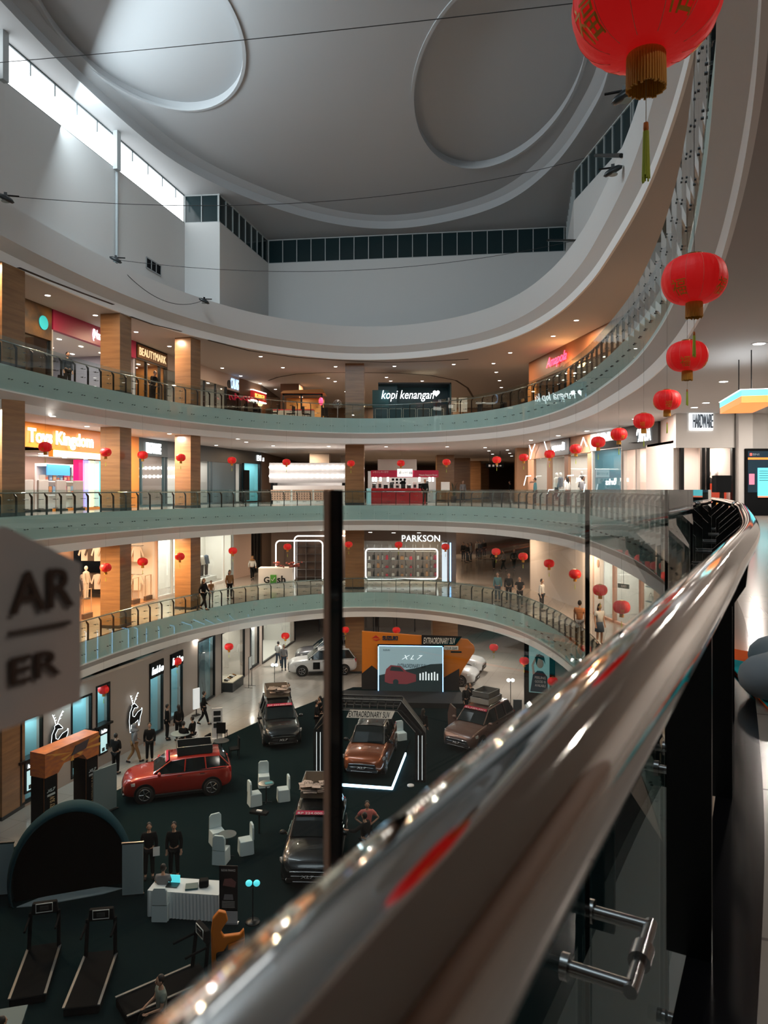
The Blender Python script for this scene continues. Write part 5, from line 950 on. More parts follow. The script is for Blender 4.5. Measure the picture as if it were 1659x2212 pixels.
gwall(3, [(GF[3].u(566), GF[3].L-0.2, 0.02, 3.7)])
t, u0, u1 = gwin(3, 566, 638, 0.02, 3.7, 'eyewear_shop_front', 'bright white eyewear shop at the far left corner of the ground floor', mat('opt_wall', (0.7, 0.68, 0.64), 0.5), 260, WHITE, depth=3.5)
for r in range(4):
    MB().box(0.3, u1-u0-0.3, 3.2, 3.45, 0.8+r*0.6, 0.84+r*0.6).build('wall_shelf', dark, t)
# deep ground area and glazed shop behind the stage
for xx, lb, m_ in ((-5.6, 'dark glazed shop front far behind the stage, left part', brown2), (-0.5, 'dark glazed shop front far behind the stage, middle part', brown2)):
    k = thing('far_shop_front', lb, 'shop front', (xx, 62, 0)); MB().box(0, 4.8, 0, 0.2, 2.9, 4.0).build('header', m_, k); MB().box(0, 4.8, 2, 2.2, 0, 2.9).build('back_wall', mat('shop_bk', (0.14, 0.11, 0.09), 0.6), k)
    f = MB(); [f.box(q*1.55, q*1.55+0.08, 0, 0.1, 0, 2.9) for q in range(4)]; f.build('shop_frame', black, k)
# poster screen on the right of the ground floor
sc = thing('poster_screen', 'tall black light box with a teal poster of a person in a slogan shirt', 'advertising screen', (PY(1132, 0, 41).x, 41, 0), -0.35)
MB().box(0, 1.7, 0, 0.3, 0, 4.0).build('housing', blackm, sc, 0.02); MB().box(0.28, 1.42, -0.02, 0, 0.75, 3.75).build('lit_poster', mat('poster_teal', (0.22, 0.42, 0.42), 0.4, e=0.35), sc)
MB().prism([(0.35, 0.8), (1.35, 0.8), (1.3, 1.7), (1.05, 2.0), (0.75, 2.0), (0.5, 1.75)], -0.035, -0.021, 'y').build('printed_shirt', mat('print_navy', (0.01, 0.05, 0.08), 0.6), sc)
MB().sph((0.9, -0.03, 2.42), 0.2, 0.02, 0.27, 14).build('printed_face', mat('print_pale', (0.55, 0.5, 0.45), 0.6), sc); MB().prism([(0.7, 2.3), (0.62, 2.75), (0.85, 2.95), (1.12, 2.85), (1.2, 2.4), (1.1, 2.6), (0.8, 2.72)], -0.06, -0.052, 'y').build('printed_hair', blackm, sc)
MB().prism([(0.5, 1.75), (0.42, 2.3), (0.72, 2.95), (0.8, 2.9), (0.55, 2.3), (0.62, 1.85)], -0.036, -0.022, 'y').build('printed_arm', mat('print_pale', (0.55, 0.5, 0.45), 0.6), sc)
for q, tx in enumerate(('FEELING', 'GOOD IS', 'AVAILABLE')): sign(tx, 0.62, -0.05, 1.55-q*0.22, 0.14, 0.6, whitem, sc, depth=0.01)
# ------------------------------------------------------------------ cars
carglass = mat('car_glass', (0.006, 0.012, 0.014), 0.06); headl = mat('headlight', (0.7, 0.72, 0.72), 0.15, 0.4); tailm = mat('tail_light', (0.4, 0.01, 0.01), 0.2); trimk = mat('car_trim', (0.006, 0.006, 0.006), 0.4); alloy = mat('alloy', (0.35, 0.36, 0.37), 0.25, 0.9)
def loft(mb, secs, mi=0):
    n = len(secs[0]); vs = [v for s in secs for v in s]; fs = [(i*n+k, i*n+k+1, (i+1)*n+k+1, (i+1)*n+k) for i in range(len(secs)-1) for k in range(n-1)]
    mb.add(vs, fs, mi, True); mb.add(secs[0], [tuple(range(n))], mi); mb.add(secs[-1], [tuple(range(n))], mi)
def car(name, label, loc, rz, paint, roofm=None, plate='XL7', suv=True, banner=None, hatch=False, group=None):
    """nose towards local +x"""
    t = thing(name, label, 'car', loc, rz, group); K = 1.0 if suv else 0.93
    ST = [(2.24, .60, .36, .60, .70), (2.17, .74, .27, .70, .80), (2.02, .83, .22, .78, .91), (1.75, .87, .20, .84, .98), (1.35, .885, .20, .88, 1.03), (.95, .885, .20, .91, 1.07), (0, .885, .20, .93, 1.10), (-1.2, .885, .20, .96, 1.12), (-1.75, .88, .21, .97, 1.13), (-2.05, .84, .26, .95, 1.12), (-2.18, .78, .34, .88, 1.06), (-2.23, .68, .42, .80, .95)]
    secs = []
    for x, hw, zb, zs, zt in ST:
        h = [(0, zb), (hw*.8, zb), (hw*.97, zb+.06), (hw, (zb+zs)/2), (hw*1.0, zs), (hw*.95, zs+(zt-zs)*.6), (hw*.84, zt), (0, zt+.035)]
        secs.append([(x*K, y, z) for y, z in h]+[(x*K, -y, z) for y, z in reversed(h[1:-1])]+[(x*K, h[0][0], h[0][1])])
    b = MB(); loft(b, secs); o = b.build('car_body', paint, t); md = o.modifiers.new('s', 'SUBSURF'); md.levels = md.render_levels = 1
    # cabin
    zr = 1.66 if suv else 1.52; c = MB(); xa, xb, xc, xd = 1.0*K, 0.28*K, -1.72*K, -2.12*K
    cs = []
    for x, hw, z, hb in ((xa, .70, 1.09, .72), (.62*K, .665, 1.09+(zr-1.09)*.58, .80), (xb, .62, zr-.035, .82), (-.6*K, .63, zr+.015, .83), (xc, .60, zr-.02, .80), ((xc+xd)/2-.05, .64, 1.36, .78), (xd, .68, 1.10, .72)):
        cs.append([(x, -hb, 1.03), (x, -hw, z-.03), (x, -hw*.9, z), (x, 0, z+.02), (x, hw*.9, z), (x, hw, z-.03), (x, hb, 1.03)])
    n = 7; vs = [v for s in cs for v in s]; fs = [(i*n+k, i*n+k+1, (i+1)*n+k+1, (i+1)*n+k) for i in range(len(cs)-1) for k in range(n-1)]
    c.add(vs, fs, 0, False); c.build('cabin', carglass, t)
    r = MB(); rs = [[(x, -hw, z-.045), (x, -hw*.9, z+.006), (x, 0, z+.03), (x, hw*.9, z+.006), (x, hw, z-.045)] for x, hw, z in ((xb+.05, .63, zr-.04), (-.2*K, .645, zr+.01), (-.9*K, .645, zr+.02), (xc-.02, .62, zr-.01))]
    vs = [v for s in rs for v in s]; r.add(vs, [(i*5+k, i*5+k+1, (i+1)*5+k+1, (i+1)*5+k) for i in range(3) for k in range(4)], 0, True)
    for sy in (-1, 1):   # pillars
        for p in (((xa-.02, .73*sy, 1.07), (xb+.02, .635*sy, zr-.05)), ((-.25*K, .835*sy, 1.06), (-.3*K, .645*sy, zr-.03)), ((-1.15*K, .83*sy, 1.06), (-1.1*K, .64*sy, zr-.03)), ((xd+.02, .70*sy, 1.1), (xc, .615*sy, zr-.04))): r.tube(p, 0.03, 6)
    r.build('roof_panel', roofm or paint, t)
    if suv:
        q = MB(); [q.tube([(.15, .56*s, zr+.01), (.05, .58*s, zr+.07), (-1.5, .56*s, zr+.08), (-1.62, .55*s, zr+.02)], .02, 6) for s in (-1, 1)]; q.build('roof_rail', steel, t)
    for x in (1.36*K, -1.38*K):
        for s in (-1, 1):
            w = MB().lathe([(.20, -.10), (.31, -.11), (.335, -.07), (.335, .07), (.31, .11), (.20, .10)], 26); o = w.build('wheel', rubber, t); o.location = (x, s*.80, .335); o.rotation_euler = (PI/2, 0, 0)
            a = MB().tube([(0, 0, -s*.09), (0, 0, -s*.10)], .06, 10)
            for k in range(5): q = 2*PI*k/5; a.tube([(.04*math.cos(q), .04*math.sin(q), -s*.10), (.21*math.cos(q), .21*math.sin(q), -s*.105)], .028, 5)
            a.tube([(.215*math.cos(2*PI*k/20), .215*math.sin(2*PI*k/20), -s*.10) for k in range(20)], .018, 5, closed=True); g = a.build('alloy_rim', alloy, o)
            e = MB().tube([(x, s*.70, .36), (x, s*.893, .36)], .395, 26); e.build('wheel_arch', trimk, t)
    MB().box(-1.0*K, .95*K, -.90, .90, .17, .30).build('side_sill', trimk, t, .02)
    MB().prism([(-.62, .42), (.62, .42), (.56, .60), (-.56, .60)], 2.16*K, 2.265*K, 'x').build('grille', trimk, t); MB().box(2.0*K, 2.25*K, -.66, .66, .27, .41).build('lower_bumper', trimk, t, .03)
    MB().tube([(2.265*K, -.55, .62), (2.285*K, 0, .64), (2.265*K, .55, .62)], .018, 6).tube([(2.27*K, -.45, .33), (2.28*K, .45, .33)], .014, 6).tube([(2.28*K, -.5, .505), (2.29*K, .5, .505)], .012, 6).build('chrome_bar', chrome, t)
    for s in (-1, 1):
        h = MB().prism([(.0, 0), (.30, .06), (.30, .17), (.02, .12)], -.03, .03, 'y'); o = h.build('headlight', headl, t); o.location = (2.02*K, s*.72, .66); o.rotation_euler = (0, 0, PI/2+s*.95) if s > 0 else (0, 0, -PI/2-.95+PI*0); o.scale = (1, 1, 1)
        MB().sph((2.2*K, s*.62, .36), .05, .06, .045, 10).build('fog_lamp', headl, t); MB().box(-2.2*K, -2.06*K, s*.70-.08, s*.70+.08, .82, 1.04).build('tail_light', tailm, t, .03)
        MB().sph((.78*K, s*1.0, 1.12), .07, .12, .08, 10).box(.75*K, .8*K, min(s*.86, s*.98), max(s*.86, s*.98), 1.07, 1.11).build('wing_mirror', roofm or paint, t)
        for x in (-.05, -.98): MB().box(x*K-.09, x*K+.09, s*.90-.012, s*.90+.012, .93, .955).build('door_handle', chrome, t)
        MB().box(-2.0*K, .85*K, s*.845-.012, s*.845+.012, 1.045, 1.065).build('window_trim', chrome, t)
    p = MB().box(2.26*K, 2.29*K, -.24, .24, .43, .55); o = p.build('number_plate', blackm, t)
    tm = textmesh(plate, 1, .02, .2); xs = [v.co.x for v in tm.vertices]; ys = [v.co.y for v in tm.vertices]; sx = .40/(max(xs)-min(xs)); sy = .085/(max(ys)-min(ys))
    mt = Matrix.Translation((2.295*K, -.20, .447)) @ Matrix.Rotation(PI/2, 4, 'Z') @ Matrix.Rotation(PI/2, 4, 'X') @ Matrix.Diagonal((sx, sy, .3, 1)) @ Matrix.Translation((-min(xs), -min(ys), 0)); MB().text(tm, mt).build('plate_lettering', whitem, o)
    if banner:
        zt = zr-.10; bb = MB().add([(xb+.07, -.60, zr-.035), (xb+.07, .60, zr-.035), (xb+.19, .625, zr-.12), (xb+.19, -.625, zr-.12)], [(0, 1, 2, 3)]); o = bb.build('price_strip', mat('strip_red', (.5, .01, .06), .4), t); sd = o.modifiers.new('s', 'SOLIDIFY'); sd.thickness = .012; sd.offset = -1; o.location.x += .03; o.location.z += .02
        tm = textmesh(banner, 1, .02); xs = [v.co.x for v in tm.vertices]; ys = [v.co.y for v in tm.vertices]
        sl = math.atan2(.085, .12); mt = Matrix.Translation((xb+.215, -.55, zr-.085)) @ Matrix.Rotation(PI/2, 4, 'Z') @ Matrix.Rotation(sl, 4, 'X') @ Matrix.Diagonal((1.1/(max(xs)-min(xs)), .07/(max(ys)-min(ys)), .3, 1)) @ Matrix.Translation((-min(xs), -min(ys), 0)); MB().text(tm, mt).build('strip_lettering', whitem, o)
    return t
def heading(a, b): return math.atan2(b[1]-a[1], b[0]-a[0])
p_red = mat('paint_red', (.36, .022, .012), .25, .2, coat=1); p_blk = mat('paint_black', (.005, .008, .010), .25, .0, coat=.6); p_org = mat('paint_copper', (.30, .085, .030), .25, .5, coat=1); p_wht = mat('paint_white', (.62, .62, .62), .3, coat=1); p_gry = mat('paint_grey', (.10, .10, .11), .3, .4, coat=1); p_brn = mat('paint_brown', (.17, .10, .085), .28, .4, coat=1)
F0 = .013
c1 = car('hatchback_car', 'red hatchback car with a black roof basket on the dark carpet', (-8.35, 29.25, F0), math.atan2(-.30, -.95), p_red, suv=False, banner='PROMO')
c2 = car('suv_car', 'black sport utility car with a red price strip beside the tiled walkway', (-5.25, 36.0, F0), math.atan2(-.97, .24), p_blk, banner='DP 224.000.000')
c3 = car('suv_car', 'copper sport utility car with a black roof on the blue edged platform', (-.55, 32.3, .14), math.atan2(-.985, -.17), p_org, p_blk)
c4 = car('suv_car', 'nearest black sport utility car, half hidden behind the dark glass joint', (-2.25, 24.1, F0), math.atan2(-1, -.03), p_blk, banner='RP 224.000.000')
c5 = car('suv_car', 'brown sport utility car with stacked boxes on its roof and an open door', (4.7, 35.3, F0), math.atan2(-.80, -.60), p_brn, plate='XL7', banner='SUZUKI')
c6 = car('white_van', 'white car facing left beside the dark glass joint, a square sticker on its door', (-4.1, 48.2, .003), PI+.12, p_wht, p_wht)
c7 = car('grey_car', 'dark grey car partly hidden behind the white car on the left', (-4.0, 51.2, .003), PI+.12, p_gry)
c8 = car('white_car', 'white car whose nose sticks out right of the stage backdrop, nearer one', (3.75, 46.0, .003), -.35, p_wht)
c9 = car('white_car', 'white car whose nose sticks out right of the stage backdrop, further one', (4.55, 48.8, .003), -.35, p_wht)
MB().box(.2, .65, .885, .91, .45, .9).build('door_sticker', blackm, c6)
# open door of the brown car
MB().prism([(0, .3), (1.0, .3), (1.05, 1.0), (.75, 1.55), (.1, 1.5)], -.03, .03, 'y').build('open_door', p_brn, c5); d = [o for o in kids(c5) if o.name.startswith('open_door')][0]; d.location = (.75, -.9, 0); d.rotation_euler = (0, 0, -2.2)
def basket(label, carobj, x, z, m, l=1.3, w=1.0, h=.32, flaps=False, name='roof_basket'):
    t = thing(name, label, 'roof box', carobj.matrix_basis @ Vector((x, 0, z)), carobj.rotation_euler.z); b = MB()
    b.box(-l/2, l/2, -w/2, w/2, 0, .03)
    for a in (-1, 1): b.box(-l/2, l/2, a*w/2-.015, a*w/2+.015, .03, h); b.box(a*l/2-.015, a*l/2+.015, -w/2+.016, w/2-.016, .03, h)
    b.build('box_walls', m, t)
    e = MB(); e.tube([(-l/2, -w/2, h), (l/2, -w/2, h), (l/2, w/2, h), (-l/2, w/2, h)], .02, 6, closed=True); e.tube([(-l/2, -w/2, h*.5), (l/2, -w/2, h*.5), (l/2, w/2, h*.5), (-l/2, w/2, h*.5)], .015, 6, closed=True); e.build('rim', mat('basket_rim', (.3, .32, .33), .3, .6), t); return t
c1.matrix_basis; bpy.context.view_layer.update()
bk = basket('black open roof basket on the red hatchback', c1, -.65, 1.555, dark, 1.35, .95, .34)
for s in (-1, 1): sign('EXTRAORDINARY', -.5, -.49 if s < 0 else .49, .08, .14, 1.0, mat('rim_txt', (.4, .4, .4), .5), bk) if s < 0 else None
tan = mat('tan_board', (.30, .23, .17), .7)
for c, lb in ((c4, 'tan open box with papers on the roof of the nearest black car'), (c2, 'tan open box with papers on the roof of the black car by the walkway')):
    t = basket(lb, c, -.95, 1.75, tan, 1.25, 1.15, .42, name='roof_cargo_box')
    pp = MB()
    for k in range(26):
        x, y = random.uniform(.35, .75), random.uniform(-.5, .5); pp.box(x-.2, x+.2, y-.14, y+.14, .20+k*.012-.006, .20+k*.012, 0, random.uniform(-.5, .5))
    o = pp.build('paper_pile', mat('paper_warm', (.48, .38, .33), .7), t); sign_ = None
    tm = textmesh('EXTRAORDINARY SUV', 1, .02, .2); xs = [v.co.x for v in tm.vertices]
    mt = Matrix.Translation((.75, -.45, .53)) @ Matrix.Rotation(PI/2, 4, 'Z') @ Matrix.Rotation(.4, 4, 'X') @ Matrix.Diagonal((.9/(max(xs)-min(xs)), .16, .2, 1)) @ Matrix.Translation((-min(xs), 0, 0)); MB().text(tm, mt).build('pile_lettering', blackm, t)
greyb = mat('crate_grey', (.10, .105, .105), .5)
t = basket('grey slatted crate stacked uppermost on the brown car', c5, -.6, 2.02, greyb, 1.1, .9, .26, name='roof_crate'); basket('wider grey slatted crate directly on the roof of the brown car', c5, -.6, 1.74, mat('crate_pale', (.3, .29, .27), .5), 1.35, 1.0, .26, name='roof_crate')
# ------------------------------------------------------------------ stage, backdrop, gantry, platform
st_ = thing('stage_backdrop', 'orange stage backdrop with dark mountain shapes and a big lit screen', 'backdrop', (PY(782, 0, 43.2).x, 43.2, 0), -.06)
b = lambda px: (px-782)/F*43.2*1.005; h = lambda py: (HY+0, )[0]*0+(CAMZ-(py-HY)*43.2/F)
bo = mat('backdrop_orange', (.72, .20, .008), .5)
rb = [(b(1023)+.25*math.cos(a)-.25, h(1400)+.35*math.sin(a)) for a in [-1.1+.5*i for i in range(6)]]
MB().prism([(0, .3), (b(975), .3)]+[(b(1000), h(1440))]+rb+[(b(1008), h(1379)), (b(905), h(1372)), (0, h(1364))], 0, .25, 'y').build('orange_board', bo, st_)
MB().prism([(-.02, .3), (b(990), .3), (b(990), h(1441)), (b(955), h(1462)), (b(940), h(1470)), (b(820), h(1450)), (b(803), h(1437)), (-.02, h(1455))], -.06, 0, 'y').build('mountain_shape', mat('mount', (.012, .010, .009), .6), st_)
MB().box(b(816), b(957), -.22, -.08, h(1494), h(1390)).build('screen_cabinet', blackm, st_)
scr = mat('screen_sky', (.22, .32, .36), .4, e=.55, ec=(.25, .36, .40)); scr2 = mat('screen_ground', (.02, .04, .045), .4, e=.12, ec=(.05, .09, .10)); scr3 = mat('screen_car', (.15, .03, .035), .4, e=.35, ec=(.22, .05, .06)); scr4 = mat('screen_text', (.7, .75, .78), .4, e=.9, ec=(.7, .78, .8))
x0, x1, z0, z1 = b(819), b(954), h(1492), h(1394)
g = MB().prism([(x0, z0), (x1, z0), (x1, z1), (x0, z1)], -.235, -.225, 'y').build('screen_picture', scr, st_)
MB().prism([(x0, z0), (x1, z0), (x1, z0+1.75), (x1-.7, z0+1.7), (x1-1.6, z0+1.45), (x0+1.3, z0+1.3), (x0, z0+1.0)], -.245, -.236, 'y').build('picture_hills', scr2, g)
cx, cz = x0+.35, z0+.62; MB().prism([(cx, cz), (cx+.3, cz-.1), (cx+1.3, cz-.12), (cx+1.85, cz+.05), (cx+1.85, cz+.45), (cx+1.3, cz+.62), (cx+.95, cz+.95), (cx+.35, cz+1.0), (cx+.08, cz+.75), (cx, cz+.4)], -.256, -.246, 'y').build('picture_car', scr3, g)
MB().prism([(cx+.3, cz+.68), (cx+1.15, cz+.62), (cx+.9, cz+.88), (cx+.4, cz+.92)], -.26, -.257, 'y').tube([(cx+.65, -.258, cz), (cx+.65, -.262, cz)], .17, 14).build('picture_windows', scr2, g)
for k in range(7): MB().box(x1-1.35+k*.17, x1-1.27+k*.17, -.256, -.246, z0+.75, z0+1.15+.05*(k % 3)).build('picture_figure', scr4, g)
sign('X L 7', x0+1.35, -.25, z1-.75, .26, 1.25, scr4, g, shear=.5, depth=.01); sign('EXTRAORDINARY SUV', x0+1.1, -.25, z1-1.25, .24, 1.7, blackm, g, shear=.25, depth=.01); sign('SUZUKI', x0+.25, -.25, z1-.25, .09, .4, blackm, g, depth=.01)
for q in ((x0-.06, x0-.01), (x1+.01, x1+.06)): MB().box(q[0], q[1], -.25, -.2, z0, z1).build('led_strip', blueglow, st_)
MB().box(x0, x1, -.25, -.2, z1+.02, z1+.06).build('led_strip', blueglow, st_)
sign('SUZUKI', b(826), -.03, h(1382), .26, b(859)-b(826), navy, st_, bold=.04); MB().prism([(b(803), h(1378)), (b(812), h(1372)), (b(820), h(1378)), (b(811), h(1377))], -.03, 0, 'y').prism([(b(805), h(1380)), (b(813), h(1384)), (b(822), h(1379)), (b(813), h(1381))], -.03, 0, 'y').build('emblem', mat('emblem_red', (.6, .03, .02), .4), st_)
MB().prism([(b(910), h(1391)), (b(982), h(1391)), (b(996), h(1372)), (b(910), h(1370))], -.05, 0, 'y').build('slogan_plate', blackm, st_); sign('EXTRAORDINARY SUV', b(914), -.08, h(1388), .36, b(982)-b(914), mat('txt_pale', (.7, .62, .52), .5, e=.2), st_, shear=.25)
MB().box(b(958), b(988), -.03, 0, h(1401), h(1393)).build('gear_plate', mat('txt_pale', (.7, .62, .52), .5), st_); sign('YOUR GEAR', b(960), -.05, h(1400), .15, b(986)-b(960), blackm, st_); MB().box(b(972), b(995), -.03, 0, h(1407), h(1404)).build('gear_plate', blackm, st_)
sp = thing('stage_platform', 'low black stage platform in front of the lit screen', 'stage', (PY(745, 0, 41.6).x, 40.6, F0), -.06); MB().box(-.3, 7.3, 0, 2.3, 0, .28).build('stage_deck', mat('stage_black', (.006, .008, .009), .8), sp)
pf = thing('car_platform', 'dark low platform edged with blue white light under the copper car', 'platform', (-.6, 32.6, F0), math.atan2(-.985, -.17)+PI/2); MB().box(-1.45, 1.45, -3.1, 2.6, 0, .12).build('platform_deck', carpet, pf)
for q in ((-1.5, 1.5, -3.15, -3.09), (1.45, 1.51, -3.1, .8)): MB().box(*q, .03, .13).build('led_strip', mat('led_pale', (.5, .75, 1), .5, e=5, ec=(.5, .78, 1)), pf)
gt = thing('gantry_arch', 'black truss gantry with a slogan plate spanning the copper car', 'gantry', (-.6, 30.6, F0), -.10); bm2 = mat('gantry_black', (.008, .010, .011), .5)
for s in (-1, 1): MB().box(s*2.15-.22, s*2.15+.22, -.3, .3, 0, 2.05).build('gantry_leg', bm2, gt)
g = MB()
for y in (-.28, .28):
    for z in (0, .42): g.tube([(-2.2, y, 2.05+z*.5), (-1.35, y, 2.95+z), (1.35, y, 2.95+z), (2.2, y, 2.05+z*.5)], .05, 6)
for k in range(9): x = -1.35+k*.3375; g.tube([(x, -.28, 2.95), (x, .28, 3.37), (x, .28, 2.95), (x, -.28, 3.37)], .02, 5)
for s in (-1, 1): g.add([(s*2.37, -.3, 2.05), (s*1.93, -.3, 2.05), (s*1.15, -.3, 2.9), (s*1.4, -.3, 3.35), (s*2.37, .3, 2.05), (s*1.93, .3, 2.05), (s*1.15, .3, 2.9), (s*1.4, .3, 3.35)], [(0, 1, 2, 3), (4, 5, 6, 7), (0, 1, 5, 4), (1, 2, 6, 5), (2, 3, 7, 6), (3, 0, 4, 7)])
g.build('gantry_truss', bm2, gt); e = MB()
for s in (-1, 1):
    for x in (-.08, .08): e.box(s*2.15+x-.012, s*2.15+x+.012, -.315, -.3, .1, 1.95)
e.build('light_line', mat('line_pale', (.7, .75, .75), .5, e=.9), gt); e = MB(); e.tube([(-1.35, -.35, 3.4), (1.35, -.35, 3.4), (2.25, -.35, 2.3)], .014, 5).tube([(-1.35, -.35, 2.93), (1.2, -.35, 2.93), (1.95, -.35, 2.1)], .014, 5).build('edge_line', mat('edge_grey', (.3, .32, .32), .4), gt)
MB().prism([(-.95, 2.62), (.95, 2.62), (1.1, 2.95), (-.8, 2.95)], -.36, -.32, 'y').build('slogan_plate', mat('txt_pale', (.7, .62, .52), .5), gt); sign('EXTRAORDINARY SUV', -.85, -.37, 2.66, .25, 1.75, blackm, gt, shear=.25)
# orange promotional arch near the jewellery windows
ar = thing('promotional_arch', 'orange patterned promotional arch with black legs at the left edge of the carpet', 'arch', (-12.0, 25.6, F0), 1.19); ap = mat('arch_print', (.55, .17, .03), .5, noise=(.28, .09, .05), nscale=3, stretch=(1, 1, 3)); apg = mat('arch_purple', (.22, .14, .16), .5)
AW = 1.95
for x in (0, AW):
    l = MB().box(x-.3, x+.3, -.25, .35, 0, 2.1).build('arch_leg', ap, ar); MB().box(x-.32, x-.3, -.24, .34, 0, 2.1).box(x-.29, x+.27, -.27, -.25, 0, 2.1).build('leg_panel', blackm, ar)
    tm = textmesh('EXTRAORDINARY SUV', 1, .02, .2); xs = [v.co.x for v in tm.vertices]
    mt = Matrix.Translation((x+.13, -.29, .12)) @ Matrix.Rotation(PI/2, 4, 'X') @ Matrix.Rotation(PI/2, 4, 'Z') @ Matrix.Diagonal((1.25/(max(xs)-min(xs)), .3, .5, 1)) @ Matrix.Translation((-min(xs), 0, 0)); MB().text(tm, mt).build('leg_lettering', mat('txt_tan', (.55, .38, .2), .5), ar)
    sign('XL7', x-.2, -.29, 1.55, .1, .36, mat('txt_cool', (.4, .45, .45), .5), ar, shear=.3); MB().box(x-.18, x+.16, -.285, -.27, 1.4, 1.47).build('small_plate', mat('txt_cool', (.4, .45, .45), .5), ar)
MB().prism([(-.3, 2.1), (.3, 2.1), (.55, 2.35), (AW-.5, 2.35), (AW-.3, 2.1), (AW+.3, 2.1), (AW+.3, 2.95), (-.3, 2.95)], -.3, .4, 'y').build('arch_beam', ap, ar)
for q in range(9): a = q*.35-.2; MB().prism([(AW/2, 2.6), (AW/2+1.35*math.cos(a*1.0), 2.6+.3*math.sin(a*3)), (AW/2+1.35*math.cos(a+.12), 2.6+.3*math.sin((a+.12)*3))], -.31, -.302, 'y').build('sun_ray', mat('ray', (.62, .30, .06), .5), ar)
MB().prism([(AW/2-.1, 2.5), (AW/2+.6, 2.55), (AW/2+.75, 2.85), (AW/2+.1, 2.8)], -.33, -.31, 'y').build('arch_plate', mat('plate_dk', (.06, .05, .06), .5), ar)
# black dome tent
dm = thing('inflatable_dome', 'round dark blue dome tent with a wide black opening and pale floor', 'tent', (-9.35, 21.55, F0), .35); R_ = 1.62
d = MB(); n = 40; secs = []
for j, (rr, y) in enumerate(((1.0, 0), (1.05, .1), (1.08, .35), (1.0, .9), (.8, 1.5), (.45, 1.95), (.05, 2.1))): secs.append([(R_*rr*math.cos(-.35+(PI+.7)*k/n), y, .55+(R_*rr*1.25)*math.sin(-.35+(PI+.7)*k/n)*(1 if True else 1)) for k in range(n+1)])
vs = [v if v[2] > 0 else (v[0], v[1], 0) for s in secs for v in s]; d.add(vs, [(i*(n+1)+k, i*(n+1)+k+1, (i+1)*(n+1)+k+1, (i+1)*(n+1)+k) for i in range(len(secs)-1) for k in range(n)], 0, True)
o = d.build('dome_shell', mat('dome_blue', (.006, .035, .048), .8, spec=.1), dm); sd = o.modifiers.new('s', 'SOLIDIFY'); sd.thickness = .03
o = MB().prism([(R_*.98*math.cos(-.33+(PI+.66)*k/n), max(.03, .55+R_*1.23*math.sin(-.33+(PI+.66)*k/n))) for k in range(n+1)], .30, .34, 'y').build('dark_opening_sheet', mat('void_black', (.001, .001, .001), .95, spec=0), dm)  # flat black sheet across the opening stands in for the dark inside
MB().prism([(-1.45, 0.0), (-.9, .28), (0, .36), (.9, .28), (1.45, 0.0), (.9, -.12), (-.9, -.12)], .005, .03, 'z').build('pale_floor', mat('tent_floor', (.25, .33, .37), .8), dm)
for x, lb in ((-11.45, 'pale folding panel left of the dome tent'), (-7.55, 'pale folding panel right of the dome tent')):
    t = thing('folding_panel', lb, 'panel', (x, 21.7, F0), .15); MB().box(-.3, .3, -.03, .03, .05, 1.55).build('panel_sheet', mat('panel_pale', (.20, .27, .30), .6), t); MB().box(-.33, .33, -.05, .05, 0, .05).box(-.32, .32, -.03, .03, 1.55, 1.6).build('panel_rail', steel, t)
t = thing('standing_board', 'plain grey standing panel between the arch and the red car', 'panel', (-10.55, 27.3, F0), 1.0); MB().box(-.5, .5, -.03, .03, 0, 1.7).build('panel_sheet', mat('panel_teal', (.12, .17, .18), .6), t); MB().box(-.5, .5, -.15, .15, 0, .03).build('panel_foot', black, t)
# seats and tables on the carpet
cv = mat('chair_cover', (.50, .62, .66), .85)
def covered_chair():
    t = thing('covered_chair', 'x', 'chair', (0, 0, 0), 0, 'white covered chairs on the carpet')
    o = MB().prism([(-.24, 0), (-.2, .06), (-.08, .13), (.08, .13), (.2, .06), (.24, 0), (.22, .47), (-.22, .47)], -.22, .22, 'y').build('seat_cover', cv, t, .02); MB().prism([(-.22, .47), (.22, .47), (.21, .88), (.15, .96), (-.15, .96), (-.21, .88)], .17, .24, 'y').build('back_cover', cv, t, .02)
    MB().prism([(-.24, 0), (-.16, .1), (.16, .1), (.24, 0), (.22, .45), (-.22, .45)], -.222, .222, 'x').build('skirt_cover', cv, t, .01); return t
def bistro(label, loc, top, r=.3, base=black):
    t = thing('bistro_table', label, 'table', loc); MB().lathe([(r, .72), (r, .745)], 28, sm=False).build('table_top', top, t); MB().tube([(0, 0, 0.02), (0, 0, .72)], .025, 8).tube([(.22, 0, .01), (-.22, 0, .01)], .015, 6).tube([(0, .22, .01), (0, -.22, .01)], .015, 6).build('pedestal', base, t); return t
gtop = mat('glass_top', (.10, .14, .15), .1)
T1 = P(575, 1692, .75); T2 = P(491, 1802, .75); bistro('small round glass table nearer the red car, among three white chairs', (T1.x, T1.y, F0), gtop); bistro('small round glass table between the white chairs left of the nearest black car', (T2.x, T2.y, F0), gtop)
pr = covered_chair()
def seat_at(px, py, label, face, first=False):
    p = P(px, py, F0); rz = math.atan2(face.y-p.y, face.x-p.x)+PI/2
    if first: pr.location = p; pr.rotation_euler = (0, 0, rz); pr['label'] = label
    else: dup(pr, p, rz, label)
seat_at(570, 1698, 'white covered chair behind the small glass table nearer the red car', T1, True); seat_at(550, 1738, 'white covered chair at the lower left of the table nearer the red car', T1); seat_at(612, 1728, 'white covered chair at the right of the table nearer the red car', T1)
seat_at(469, 1822, 'white covered chair at the upper left of the lower glass table', T2); seat_at(478, 1862, 'white covered chair nearest the camera at the lower glass table', T2+Vector((.3, 2, 0))); seat_at(531, 1842, 'white covered chair at the right of the lower glass table', T2)
seat_at(866, 1602, 'white covered chair under the right arm of the black gantry', Vector((3, 30, 0))); 
